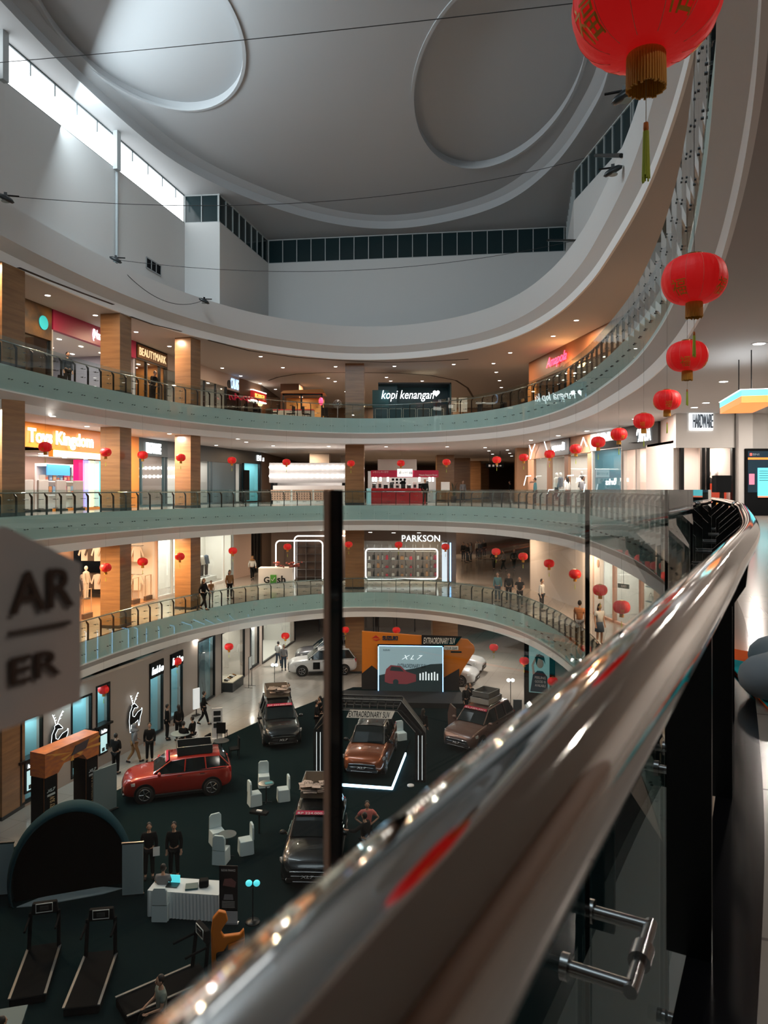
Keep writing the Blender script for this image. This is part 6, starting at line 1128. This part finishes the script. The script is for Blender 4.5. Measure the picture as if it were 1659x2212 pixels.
T3 = P(478, 1600, .75); bistro('black round table behind the rear of the red car', (T3.x, T3.y, F0), dark, .35)
cb = chair('stacking_chair', 'black chair at the black round table, the left one', P(457, 1632, F0), 1.2, blackm); 
for px, py, rz, lb in ((506, 1638, -1.2, 'black chair at the black round table, the right one'), (480, 1600, 3.1, 'black chair behind the black round table')): dup(cb, P(px, py, F0), rz, lb)
pbk = thing('brochure', 'teal brochure lying on the glass table nearer the red car', 'brochure', (T1.x+.1, T1.y, F0+.748), .4); MB().box(-.15, .15, -.1, .1, 0, .01).build('leaflet', mat('leaflet', (.03, .25, .3), .5), pbk)
# booth table with laptop, sitter's chair, rollup banner, lamp stands
bt = thing('booth_table', 'long table under a pleated white cloth beside the black rollup banner', 'table', (-6.75, 20.6, F0), -.12); sk = MB(); sk.box(0, 2.1, 0, .75, .72, .76)
pl_ = []; per = [(0, 0), (2.1, 0), (2.1, .75), (0, .75)]
for i in range(4):
    a, b2 = Vector(per[i]), Vector(per[(i+1) % 4]); nn = int((b2-a).length/.05)
    for k in range(nn): q = a.lerp(b2, k/nn); nrm = Vector(((b2-a).y, -(b2-a).x)).normalized(); q = q+nrm*(.025 if k % 2 else .0); pl_.append((q.x, q.y))
m_ = len(pl_); sk.add([(x, y, .74) for x, y in pl_]+[(x*1.01, y*1.01, .02) for x, y in pl_], [(k, (k+1) % m_, (k+1) % m_+m_, k+m_) for k in range(m_)], 0, False); sk.build('table_cloth', cloth, bt)
lp = thing('laptop', 'open laptop with a turquoise screen on the booth table', 'laptop', (-6.1, 20.85, F0+.765), -.1); MB().box(-.17, .17, -.12, .12, 0, .02).build('keyboard', dark, lp); MB().box(-.17, .17, .12, .135, .02, .24).build('screen', cyanglow, lp)
lp = thing('document_case', 'dark folder and bag lying in the middle of the booth table', 'bag', (-5.5, 20.75, F0+.765), .2); MB().box(-.2, .15, -.15, .15, 0, .05).build('folder', mat('folder_teal', (.02, .09, .1), .5), lp); MB().box(.18, .45, -.12, .12, 0, .2).build('black_bag', blackm, lp, .04)
seat_at(350, 1982, 'white covered chair at the front of the booth table', Vector((-6.3, 22.5, 0)))
rb_ = thing('rollup_banner', 'black rollup banner with car pictures at the right end of the booth table', 'banner', (-4.62, 20.25, F0), -.05); MB().box(0, .52, 0, .02, .05, 1.65).build('banner_sheet', mat('banner_black', (.008, .008, .01), .4), rb_); MB().box(-.02, .54, -.08, .1, 0, .05).build('banner_base', steel, rb_); MB().box(0, .52, -.006, 0, .05, .38).build('banner_footer', mat('footer', (.4, .42, .45), .5), rb_)
sign('SUZUKI FINANCE', .06, -.012, 1.5, .06, .4, whitem, rb_, depth=.004); MB().prism([(.1, 1.1), (.45, 1.05), (.48, 1.2), (.35, 1.3), (.15, 1.28)], -.01, 0, 'y').build('printed_car', mat('pr_car', (.2, .08, .08), .5), rb_); MB().prism([(.12, .7), (.4, .7), (.38, .85), (.15, .85)], -.01, 0, 'y').build('printed_car', mat('pr_car2', (.2, .2, .22), .5), rb_)
for k in range(5): MB().box(.08, .44, -.01, 0, .48+k*.04, .5+k*.04).build('printed_line', mat('pr_line', (.25, .25, .25), .5), rb_)
def lampstand(px, py, label, glowm, hh, base=True):
    p = P(px, py, F0); t = thing('lamp_stand', label, 'lamp', p); MB().tube([(0, 0, 0), (0, 0, hh)], .018, 8).tube([(-.09, 0, hh), (.09, 0, hh)], .015, 6).build('pole', black, t); MB().lathe([(.22, 0), (.2, .03), (.03, .06)], 16).build('base', black, t)
    for s in (-1, 1): MB().sph((s*.11, 0, hh), .095, .095, .085, 14).build('lamp_globe', glowm, t)
    return t
white_g = mat('lamp_white', (1, 1, 1), .5, e=8, ec=(.85, 1, 1))
t = lampstand(593, 1500, 'twin white globe lamp on a thin pole left of the white display car', white_g, 1.75); point(t.location+Vector((0, -.3, 1.9)), 40, COOL, .1)
t = lampstand(1103, 1560, 'twin white globe lamp on a thin pole right of the stage', white_g, 2.2); point(t.location+Vector((0, -.3, 2.3)), 30, WHITE, .1)
lampstand(546, 1992, 'twin unlit turquoise globe lamp beside the rollup banner', cyanglow, 1.1)
t = thing('small_totem', 'white standing display with small pictures at the carpet edge by the walkway', 'display stand', P(469, 1598, F0), .2); MB().box(-.25, .25, -.04, .04, .1, 1.55).build('totem_panel', whitem, t); MB().box(-.25, .25, -.15, .15, 0, .1).build('totem_base', whitem, t)
for k in range(3): MB().box(-.17, .17, -.05, -.04, .6+k*.3, .82+k*.3).build('totem_picture', dark, t)
t = thing('menu_stand', 'slim white lit menu stand against the left shop wall', 'display stand', P(424, 1545, 0.002), .9); MB().box(-.2, .2, -.04, .04, .35, 1.45).build('menu_panel', mat('menu_lit', (.8, .8, .8), .5, e=.5), t); MB().box(-.02, .02, -.02, .02, 0, .35).box(-.2, .2, -.15, .15, 0, .03).build('stand_foot', black, t)
t = thing('standing_board', 'grey standing panel right of the lamp by the brown car', 'panel', P(1118, 1570, 0.002), -.1); MB().box(-.22, .22, -.03, .03, 0, 1.4).build('panel_sheet', mat('panel_slate', (.10, .13, .14), .6), t); MB().box(-.22, .22, -.12, .12, 0, .03).build('panel_foot', black, t)
t = thing('camera_tripod', 'black flat object on a low stand near the lower white chairs', 'stand', P(560, 1800, F0), -.3); MB().box(-.32, .32, -.12, .12, .7, .78).build('tray', blackm, t); MB().tube([(0, 0, 0), (0, 0, .7)], .03, 6).build('pole', black, t); MB().box(-.1, .1, -.05, .05, .78, .82).build('white_item', whitem, t)
# exercise machines in the dark lower left corner
def treadmill(label, loc, rz, withconsole=True):
    t = thing('treadmill', label, 'treadmill', loc, rz); MB().box(-.4, .4, -1.9, .2, 0, .2).build('deck', mat('tread_black', (.003, .004, .005), .8, spec=.05), t, .04); MB().box(-.42, -.36, -1.9, 0, .2, .23).box(.36, .42, -1.9, 0, .2, .23).build('side_rail', mat('rail_dim', (.06, .07, .075), .4), t)
    for s in (-1, 1): MB().tube([(s*.36, 0, .2), (s*.34, .1, 1.1)], .05, 8).tube([(s*.36, .05, 1.0), (s*.36, -.5, .95)], .03, 8).build('upright', mat('tread_black', (.003, .004, .005), .8, spec=.05), t)
    MB().prism([(-.33, 1.05), (.33, 1.05), (.3, 1.35), (-.3, 1.35)], .05, .18, 'y').build('console', blackm, t, .03)
    MB().tube([(-.2, .03, 1.12), (.2, .03, 1.12), (.2, .03, 1.34), (-.2, .03, 1.34)], .014, 6, closed=True, up=(0, 1, 0)).build('console_frame', mat('con_white', (.55, .6, .6), .5), t); MB().box(-.1, .1, .0, .03, 1.18, 1.28).build('console_screen', dark, t); return t
treadmill('treadmill with a white framed console, left one below the dome tent', (-8.9, 18.9, F0), .25); treadmill('treadmill with a white framed console, right one below the dome tent', (-7.3, 18.6, F0), .15); treadmill('dark exercise machine lying low in front of the booth table', (-4.6, 17.9, F0), -.9)
t = thing('massage_chair', 'orange curved chair frame behind the handrail near the rollup banner', 'chair', (-4.05, 18.3, F0), .3); om = mat('slide_orange', (.60, .17, .008), .45)
o = MB().prism([(-.3, 0), (-.32, 1.0), (-.28, 1.35), (-.12, 1.52), (.05, 1.45), (.1, 1.25), (.0, 1.12), (-.08, 1.0), (0, .86), (.4, .84), (.5, .95), (.52, .72), (.1, .64), (0, .5), (-.05, 0)], 0, .14, 'y').build('side_shell', om, t, .03); MB().prism([(.1, .3), (.5, .3), (.52, .72), (.1, .64)], 0, .12, 'y').build('arm_shell', om, t, .03); MB().box(-.2, .45, -.1, .5, .3, .5).build('seat', blackm, t, .05)
t = thing('front_desk', 'pale blue desk top in the bottom left corner', 'table', (-8.75, 15.3, F0), .25); MB().box(-1, 1, -.5, .5, .72, .76).build('desk_top', mat('desk_pale', (.07, .14, .16), .6), t); MB().box(-.95, .95, -.45, .45, 0, .72).build('desk_body', dark, t)
t = thing('floor_puck', 'round white light on the carpet right of the blue edged platform', 'floor light', P(887, 1698, F0)); MB().lathe([(.14, 0), (.14, .05), (.08, .07)], 18).build('puck', whitem, t)
# second seller table by the walkway with sitting people
t = thing('walkway_table', 'small round table with white legs among the sitting group behind the red car', 'table', P(390, 1618, .003)); MB().lathe([(.45, .72), (.45, .75)], 24, sm=False).build('table_top', mat('tt', (.3, .38, .4), .4), t); MB().tube([(0, 0, 0), (0, 0, .72)], .04, 8).build('pedestal', whitem, t)
t = thing('round_pouf', 'grey round pouf inside the leftmost jewellery window', 'pouf', P(74, 1682, 0.12)); MB().lathe([(.42, 0), (.42, .4), (.4, .42)], 24).build('cushion', mat('pouf', (.3, .4, .4), .7), t)
t = thing('orange_flag', 'orange and black rounded board standing beyond the handrail below the gantry', 'board', (1.15, 24.5, F0), .5); MB().prism([(0, 0), (2.6, 0), (2.6, 2.5), (1.6, 2.35), (.4, 1.75), (.05, 1.4), (0, .9)], 0, .2, 'y').build('board_panel', mat('flag_orange', (.38, .13, .035), .5), t); MB().tube([(0, -.02, 0), (0, -.02, .9), (.05, -.02, 1.4), (.4, -.02, 1.75), (1.6, -.02, 2.35), (2.6, -.02, 2.5)], .07, 6).build('board_edge', blackm, t)
# ------------------------------------------------------------------ people
def skinmesh(name, verts, edges, rad, sub=1):
    me = bpy.data.meshes.new('g'); me.from_pydata([tuple(v) for v in verts], edges, []); me.update()
    o = bpy.data.objects.new('g', me); COL.objects.link(o); o.modifiers.new('k', 'SKIN')
    if not me.skin_vertices:
        bpy.context.view_layer.objects.active = o
    sv = me.skin_vertices[0].data if me.skin_vertices else None
    if sv is None: raise RuntimeError('skin layer')
    for i, r in enumerate(rad): sv[i].radius = r if isinstance(r, tuple) else (r, r)
    sv[0].use_root = True
    if sub: s = o.modifiers.new('s', 'SUBSURF'); s.levels = s.render_levels = sub
    dg = bpy.context.evaluated_depsgraph_get(); m = bpy.data.meshes.new_from_object(o.evaluated_get(dg)); bpy.data.objects.remove(o); m.name = name
    m.polygons.foreach_set('use_smooth', [True]*len(m.polygons)); m.materials.clear(); m.materials.append(skin); return m
def skinlayer(me):
    bm = bmesh.new(); bm.from_mesh(me); bm.verts.layers.skin.verify(); bm.to_mesh(me); bm.free()
_sk = skinmesh
def skinmesh(name, verts, edges, rad, sub=1):
    me = bpy.data.meshes.new('g'); me.from_pydata([tuple(v) for v in verts], edges, []); skinlayer(me)
    o = bpy.data.objects.new('g', me); COL.objects.link(o); o.modifiers.new('k', 'SKIN'); sv = me.skin_vertices[0].data
    for i, r in enumerate(rad): sv[i].radius = r if isinstance(r, tuple) else (r, r)
    sv[0].use_root = True
    if sub: s = o.modifiers.new('s', 'SUBSURF'); s.levels = s.render_levels = sub
    dg = bpy.context.evaluated_depsgraph_get(); m = bpy.data.meshes.new_from_object(o.evaluated_get(dg)); bpy.data.objects.remove(o)
    m.name = name; m.polygons.foreach_set('use_smooth', [True]*len(m.polygons)); m.materials.clear(); m.materials.append(skin); return m
V = Vector
# joint positions, figure facing -y, 1.70 m tall
def pose(kind):
    J = dict(pel=V((0, 0, .93)), sp=V((0, 0, 1.10)), ch=V((0, 0, 1.30)), nk=V((0, 0, 1.46)), hd=V((0, -.01, 1.54)))
    for s, n in ((-1, 'L'), (1, 'R')):
        J['sh'+n] = V((s*.175, 0, 1.39)); J['el'+n] = V((s*.22, .02, 1.12)); J['wr'+n] = V((s*.22, -.05, .87)); J['hp'+n] = V((s*.09, 0, .88)); J['kn'+n] = V((s*.10, -.01, .48)); J['an'+n] = V((s*.11, .02, .08)); J['to'+n] = V((s*.12, -.13, .03))
    if kind == 'walk':
        J['knL'] = V((-.09, -.14, .50)); J['anL'] = V((-.09, -.24, .09)); J['toL'] = V((-.09, -.38, .06)); J['knR'] = V((.09, .03, .47)); J['anR'] = V((.09, .28, .15)); J['toR'] = V((.10, .18, .03))
        J['elL'] = V((-.24, .12, 1.14)); J['wrL'] = V((-.24, .08, .90)); J['elR'] = V((.24, -.06, 1.13)); J['wrR'] = V((.22, -.24, .98))
    if kind == 'hips':
        for s, n in ((-1, 'L'), (1, 'R')): J['el'+n] = V((s*.40, .06, 1.14)); J['wr'+n] = V((s*.20, -.04, 1.02)); J['kn'+n] = V((s*.13, -.01, .48)); J['an'+n] = V((s*.16, .02, .08)); J['to'+n] = V((s*.18, -.12, .03))
    if kind == 'phone': J['elR'] = V((.24, -.08, 1.14)); J['wrR'] = V((.12, -.22, 1.33)); J['elL'] = V((-.22, .0, 1.12)); J['wrL'] = V((-.10, -.20, 1.10))
    if kind == 'rail':
        for s, n in ((-1, 'L'), (1, 'R')): J['el'+n] = V((s*.26, -.14, 1.14)); J['wr'+n] = V((s*.20, -.38, 1.10))
        J['ch'].y -= .06; J['nk'].y -= .1; J['hd'].y -= .13
        for n in 'LR': J['sh'+n].y -= .07
    if kind == 'sit':
        dz = -.44
        for k in ('pel', 'sp', 'ch', 'nk', 'hd', 'shL', 'shR', 'elL', 'elR', 'wrL', 'wrR', 'hpL', 'hpR'): J[k].z += dz
        for s, n in ((-1, 'L'), (1, 'R')): J['kn'+n] = V((s*.12, -.42, .50)); J['an'+n] = V((s*.12, -.44, .09)); J['to'+n] = V((s*.13, -.58, .04)); J['el'+n] = V((s*.24, -.06, .70)); J['wr'+n] = V((s*.14, -.30, .64))
    if kind == 'point': J['elR'] = V((.30, -.18, 1.20)); J['wrR'] = V((.36, -.42, 1.20))
    return J
PR = {}
def protos(kind):
    if kind in PR: return PR[kind]
    J = pose(kind); names = ['pel', 'sp', 'ch', 'nk', 'hd']; vs = [J[k] for k in names]; rd = [(.125, .10), (.115, .09), (.135, .095), .05, .055]; ed = [(0, 1), (1, 2), (2, 3), (3, 4)]
    for n in 'LR':
        b = len(vs); vs += [J['sh'+n], J['el'+n], J['wr'+n]]; rd += [.055, .040, .027]; ed += [(2, b), (b, b+1), (b+1, b+2)]
        d = (J['wr'+n]-J['el'+n]).normalized(); side = V((1, 0, 0)) if abs(d.x) < .7 else V((0, 0, 1)); side = (side-d*side.dot(d)).normalized(); nr = d.cross(side)
        pm = J['wr'+n]+d*.055; pi_ = len(vs); vs.append(pm); rd.append((.026, .016)); ed.append((b+2, pi_))
        for k, (off, ln) in enumerate(((-.027, .055), (-.009, .070), (.010, .066), (.028, .052))):
            a = pm+side*off*.9+d*.03; c2 = a+d*ln*.55+nr*.004+side*off*.15; c3 = c2+d*ln*.4+nr*.02; q = len(vs); vs += [a, c2, c3]; rd += [.010, .009, .0075]; ed += [(pi_, q), (q, q+1), (q+1, q+2)]
        th = J['wr'+n]+d*.03+side*.03; q = len(vs); vs += [th, th+d*.03+side*.018, th+d*.058+side*.012]; rd += [.012, .010, .008]; ed += [(b+2, q), (q, q+1), (q+1, q+2)]
        b = len(vs); vs += [J['hp'+n], J['kn'+n], J['an'+n], J['to'+n]]; rd += [.085, .055, .04, .035]; ed += [(0, b), (b, b+1), (b+1, b+2), (b+2, b+3)]
    body = skinmesh('body', vs, ed, rd, 1)
    hc = J['hd']+V((0, -.015, .09)); h = MB().sph(hc, .075, .092, .115, 18)
    h.sph(hc+V((0, -.095, -.012)), .014, .02, .022, 8); h.sph(hc+V((0, -.086, -.052)), .024, .008, .008, 8, 2); h.sph(hc+V((-.076, 0, -.01)), .012, .02, .03, 8); h.sph(hc+V((.076, 0, -.01)), .012, .02, .03, 8)
    for s in (-1, 1): h.sph(hc+V((s*.03, -.084, .012)), .012, .008, .008, 8, 1)
    hm = h.mesh('head', [skin, blackm, mat('lips', (.3, .1, .08), .5)])
    bm = bmesh.new(); bm.from_mesh(body); bm.from_mesh(hm); body2 = bpy.data.meshes.new('body'); bm.to_mesh(body2); bm.free(); body2.materials.append(skin); body2.materials.append(blackm); body2.materials.append(M['lips'])
    # clothes
    vs = [J['pel']+V((0, 0, -.02)), J['sp'], J['ch'], J['nk']+V((0, 0, -.03))]; rd = [(.16, .135), (.15, .125), (.185, .14), .085]; ed = [(0, 1), (1, 2), (2, 3)]
    vl = list(vs); rl = list(rd); el = list(ed)
    for n in 'LR':
        m = J['sh'+n].lerp(J['el'+n], .6); b = len(vs); vs += [J['sh'+n], m]; rd += [.085, .065]; ed += [(2, b), (b, b+1)]
        b = len(vl); vl += [J['sh'+n], J['el'+n], J['el'+n].lerp(J['wr'+n], .9)]; rl += [.085, .062, .045]; el += [(2, b), (b, b+1), (b+1, b+2)]
    short = skinmesh('top', vs, ed, rd, 1); lng = skinmesh('top', vl, el, rl, 1)
    vs = [J['pel']+V((0, 0, .02))]; rd = [(.14, .115)]; ed = []
    for n in 'LR': b = len(vs); vs += [J['hp'+n], J['kn'+n], J['an'+n].lerp(J['kn'+n], .08)]; rd += [.10, .075, .062]; ed += [(0, b), (b, b+1), (b+1, b+2)]
    tr = skinmesh('trousers', vs, ed, rd, 1)
    sk_ = MB().lathe([(.135, J['pel'].z+.06), (.17, J['pel'].z-.1), (.2, J['pel'].z-.35), (.19, J['pel'].z-.36)], 18).mesh('skirt', blackm)
    if kind == 'sit': sk_ = tr
    sh = MB()
    for n in 'LR':
        a, c = J['an'+n], J['to'+n]; sh.tube([a+V((0, .04, -.03)), a.lerp(c, .5)+V((0, 0, -.01)), c+V((0, -.03, 0))], [.045, .045, .035], 10)
    sh = sh.mesh('shoes', rubber)
    hs = MB().sph(hc+V((0, .018, .022)), .083, .092, .112, 16)
    hs.v = [(x, y, z) if not (y < hc.y-.05 and z < hc.z+.05) else (x*.8, hc.y-.045, z) for x, y, z in hs.v]; hs = hs.mesh('hair', hairm)
    hl = MB().sph(hc+V((0, .018, .022)), .086, .092, .114, 16).tube([hc+V((0, .05, .02)), hc+V((0, .075, -.12)), hc+V((0, .085, -.28))], [.08, .085, .05], 10)
    hl.v = [(x, y, z) if not (y < hc.y-.05 and z < hc.z+.05) else (x*.8, hc.y-.045, z) for x, y, z in hl.v]; hl = hl.mesh('hair', hairm)
    hj = MB().lathe([(.20, -.20), (.17, -.13), (.085, -.06), (.10, .0), (.105, .07), (.07, .13), (.01, .145)], 18, c=hc+V((0, .015, 0))); hj.v = [(x, y, z) if not (y < hc.y-.055 and -.06 < z-hc.z < .06) else (x, hc.y-.05, z) for x, y, z in hj.v]; hj = hj.mesh('headscarf', hairm)
    PR[kind] = dict(body=body2, short=short, long=lng, trousers=tr, skirt=sk_, shoes=sh, hair=hs, longhair=hl, scarf=hj); return PR[kind]
PC = {}
def pm(c, n): return mat('wear_'+n, c, .9, spec=.1)
BK, NV, WT, GY, PK, RD_, BR, TL, DN = pm((.008, .009, .010), 'black'), pm((.012, .018, .03), 'navy'), pm((.55, .55, .54), 'white'), pm((.20, .20, .21), 'grey'), pm((.55, .16, .14), 'pink'), pm((.16, .02, .018), 'maroon'), pm((.28, .15, .07), 'brown'), pm((.1, .25, .28), 'teal'), pm((.05, .07, .1), 'denim')
def person(label, p, rz, kind='stand', top=BK, low=BK, sleeve='long', legs='trousers', hair='hair', hairmat=None, h=1.0, group=None):
    pr_ = protos(kind); t = thing('person', label, 'person', p, rz, group); t.scale = (h, h, h)
    for n, k, m in (('body', 'body', None), ('top_garment', sleeve, top), (legs, legs, low), ('shoes', 'shoes', rubber), ({'scarf': 'headscarf'}.get(hair, 'hair'), hair, hairmat or hairm)):
        o = bpy.data.objects.new(n, pr_[k]); COL.objects.link(o); o.parent = t
        if m: o.material_slots[0].link = 'OBJECT'; o.material_slots[0].material = m
    return t
G0, C0 = .003, .014
def gp(px, py, z): return P(px, py, z)
person('person in a dark suit standing with hands at the face beside the red car', gp(250, 1672, C0), 2.9, 'phone')
person('person in a grey headscarf and pale top walking past the shop wall', gp(290, 1648, G0), 2.2, 'walk', GY, BR, hair='scarf', hairmat=GY); person('person in a black dress with a bag walking towards the red car', gp(323, 1645, G0), .2, 'stand', BK, BK)
for px, py, r, lb in ((361, 1598, 2.0, 'person in black standing leftmost at the round walkway table'), (386, 1600, -2.4, 'person with long hair second from the left at the round walkway table'), (396, 1618, 2.8, 'person in a suit seated low at the round walkway table'), (416, 1606, -1.8, 'person in a suit rightmost at the round walkway table')): person(lb, gp(px, py, G0), r, 'stand' if px in (361, 386) else 'sit', hair='longhair' if px == 386 else 'hair')
t = thing('stool', 'low stool under the seated person at the round walkway table', 'stool', gp(396, 1618, G0)); MB().box(-.2, .2, -.18, .2, .36, .41).build('seat', whitem, t); MB().tube([(0, 0, 0), (0, 0, .36)], .1, 10).build('pedestal', whitem, t)
t = thing('stool', 'low stool under the rightmost person at the round walkway table', 'stool', gp(416, 1606, G0)); MB().box(-.2, .2, -.18, .2, .36, .41).build('seat', whitem, t); MB().tube([(0, 0, 0), (0, 0, .36)], .1, 10).build('pedestal', whitem, t)
person('person in black with a coat striding past the poster window', gp(440, 1566, G0), 1.9, 'walk'); person('person walking in white beside the eyewear shop', gp(601, 1440, G0), 2.9, 'walk', WT, DN); person('person in dark clothes by the white globe lamp', gp(613, 1448, G0), .2, 'stand', GY, DN)
person('person in black leaning behind the rear of the black car by the walkway', gp(622, 1545, G0), 1.2, 'stand'); person('person in a suit standing left of the gantry leg, front one', gp(684, 1588, C0), 1.6, 'phone'); person('person in a suit standing left of the gantry leg, rear one', gp(692, 1578, C0), -1.5, 'stand')
person('person in a dark suit holding a white paper left of the booth table', gp(322, 1897, C0), .3, 'stand'); t = thing('paper_sheet', 'white paper held by the person left of the booth table', 'paper', gp(322, 1897, C0)+V((.26, -.1, .75)), .3); MB().box(-.1, .1, -.005, .005, 0, .28).build('sheet', whitem, t)
person('person in black standing behind the booth table', gp(376, 1895, C0), .1, 'stand'); person('person in a patterned shirt seated in the white chair at the booth table', gp(350, 1968, C0)+V((0, .1, 0)), 3.1, 'sit', GY, BK, 'short')
person('person in a pink shirt with hands on hips', gp(793, 1842, C0), .1, 'hips', PK, BK, 'short'); person('person in a suit pointing in front of the pink shirt', gp(788, 1872, C0), -2.2, 'point'); person('person seated behind the handrail right of the pink shirt', gp(823, 1880, C0), -1.4, 'sit', GY, BK, 'short')
person('person in black with long hair under the right side of the gantry', gp(914, 1610, C0), 2.6, 'stand', hair='longhair'); person('person in a black jacket right of the stage, left one of two', gp(1006, 1548, G0), .8, 'stand', BK, BK); person('person in a black jacket right of the stage, right one of two', gp(1017, 1544, G0), -.8, 'phone', BK, BK)
person('person in black sitting at the bottom left desk', (-7.9, 14.9, C0), 2.6, 'sit'); person('person in a leopard patterned top near the bottom edge beside the handrail', (-5.0, 16.2, C0), -1.0, 'sit', pm((.20, .24, .22), 'leopard'), BK, 'short')
for x, y, lb in ((-7.9, 14.9, 'dark stool at the bottom left desk'), (-5.0, 16.2, 'dark stool beside the bottom handrail'), (gp(823, 1880, C0).x, gp(823, 1880, C0).y, 'dark stool right of the pink shirted person')):
    t = thing('stool', lb, 'stool', (x, y, C0)); MB().box(-.2, .2, -.18, .2, .34, .40).build('seat', blackm, t); MB().tube([(0, 0, 0), (0, 0, .34)], .05, 8).build('pedestal', black, t)
person('person gesturing inside the leftmost jewellery window', V((GF[0].p0[0]+math.cos(GF[0].rz)*GF[0].u(66)-math.sin(GF[0].rz)*.75, GF[0].p0[1]+math.sin(GF[0].rz)*GF[0].u(66)+math.cos(GF[0].rz)*.75, .12)), .6, 'phone', BK, BK, hair='longhair')
L1 = LZ[1]+.002; L2z = LZ[2]+.002
person('person in a maroon shirt leaning on the lowest balcony rail beside the sticker', gp(113, 1418, L1), 1.5, 'rail', RD_, NV, 'short'); person('person in a dark dress by the rail below the third column', gp(440, 1318, L1), 1.2, 'walk', BK, BK, hair='longhair')
person('child in brown by the rail before the white display window', gp(456, 1300, L1), .4, 'stand', BR, GY, 'short', h=.72); person('person with long hair and a dark dress by the white display window', gp(496, 1294, L1), .6, 'stand', BR, BK, hair='longhair'); person('person in a pale headscarf left of the white counter', gp(545, 1253, L1), .3, 'walk', WT, BK, hair='scarf', hairmat=BR)
person('person with a backpack at the lowest rail, leftmost of the four on the right', gp(1075, 1300, L1), -.4, 'stand', TL, DN); person('person in black at the lowest rail, second of the four on the right', gp(1099, 1302, L1), -.2, 'stand', BK, BK); person('person in black resting both arms on the lowest rail, third of four', gp(1123, 1312, L1), -.3, 'rail', BK, BK, 'short'); person('person in a white shirt and dark trousers before the blank wall', gp(1170, 1320, L1), .9, 'stand', WT, BK)
person('large person in an orange striped shirt left of the thin black joint', gp(1252, 1388, L1), 2.6, 'stand', mat('stripe_orange', (.55, .22, .08), .8, noise=(.25, .10, .05), nscale=5, stretch=(.1, .1, 6)), GY, 'short', h=1.04); person('person in a pale top and dark skirt beside the handbag shop', gp(1295, 1393, L1), .3, 'stand', WT, DN, 'short', 'skirt', 'longhair')
for k, (px, py, c) in enumerate(((1001, 1212, BK), (1010, 1216, BK), (1017, 1213, GY), (1031, 1206, WT), (1037, 1208, DN), (1046, 1204, BK), (1067, 1232, BK), (1088, 1235, GY), (1110, 1232, BK))):
    person(['person in black at the left of the distant group', 'person in dark clothes second in the distant group', 'person in grey in the distant group', 'person in white in the middle of the distant group', 'person in blue grey right of the middle of the distant group', 'person in black at the right end of the distant group', 'distant walker left of the three before the dark floor', 'distant walker in the middle of the three', 'distant walker in a dress, right of the three'][k], gp(px, py, L1), random.random()*6, 'walk' if k > 5 else 'stand', c, BK, hair='longhair' if k in (2, 8) else 'hair')
for k, (px, Y, c, lb) in enumerate(((1000, 58, GY, 'person with a dark vest walking in the far corridor beside the columns'), (918, 50, BK, 'person in black queuing at the right of the noodle kiosk'), (1102, 62, BK, 'person in black left of the two far heads at the rail'), (1119, 60, BK, 'person in black right of the two far heads at the rail'), (1156, 45, TL, 'person with black hair and a blue top before the gaudi window'), (1225, 40, WT, 'person with long black hair before the gaudi window'), (1258, 39, GY, 'person in grey before the right gaudi window'))):
    person(lb, (PY(px, 0, Y).x, Y, L2z), random.random()*6 if k > 1 else .2, 'stand', c, BK, hair='longhair' if k in (5,) else 'hair')
L3z = LZ[3]+.002
for px, py, lb in ((150, 790, 'person seated by the salon mirrors upstairs'), (330, 850, 'person in black at the rail before the gold boutique')):
    p = P(px, py+30, L3z) if False else None
person('person in black at the topmost rail before the gold boutique', (-12.35, 38.6, L3z), 1.2, 'rail'); person('person in dark clothes standing before the magenta shop', (-14.6, 33.3, L3z), 1.0, 'stand', NV, BK)
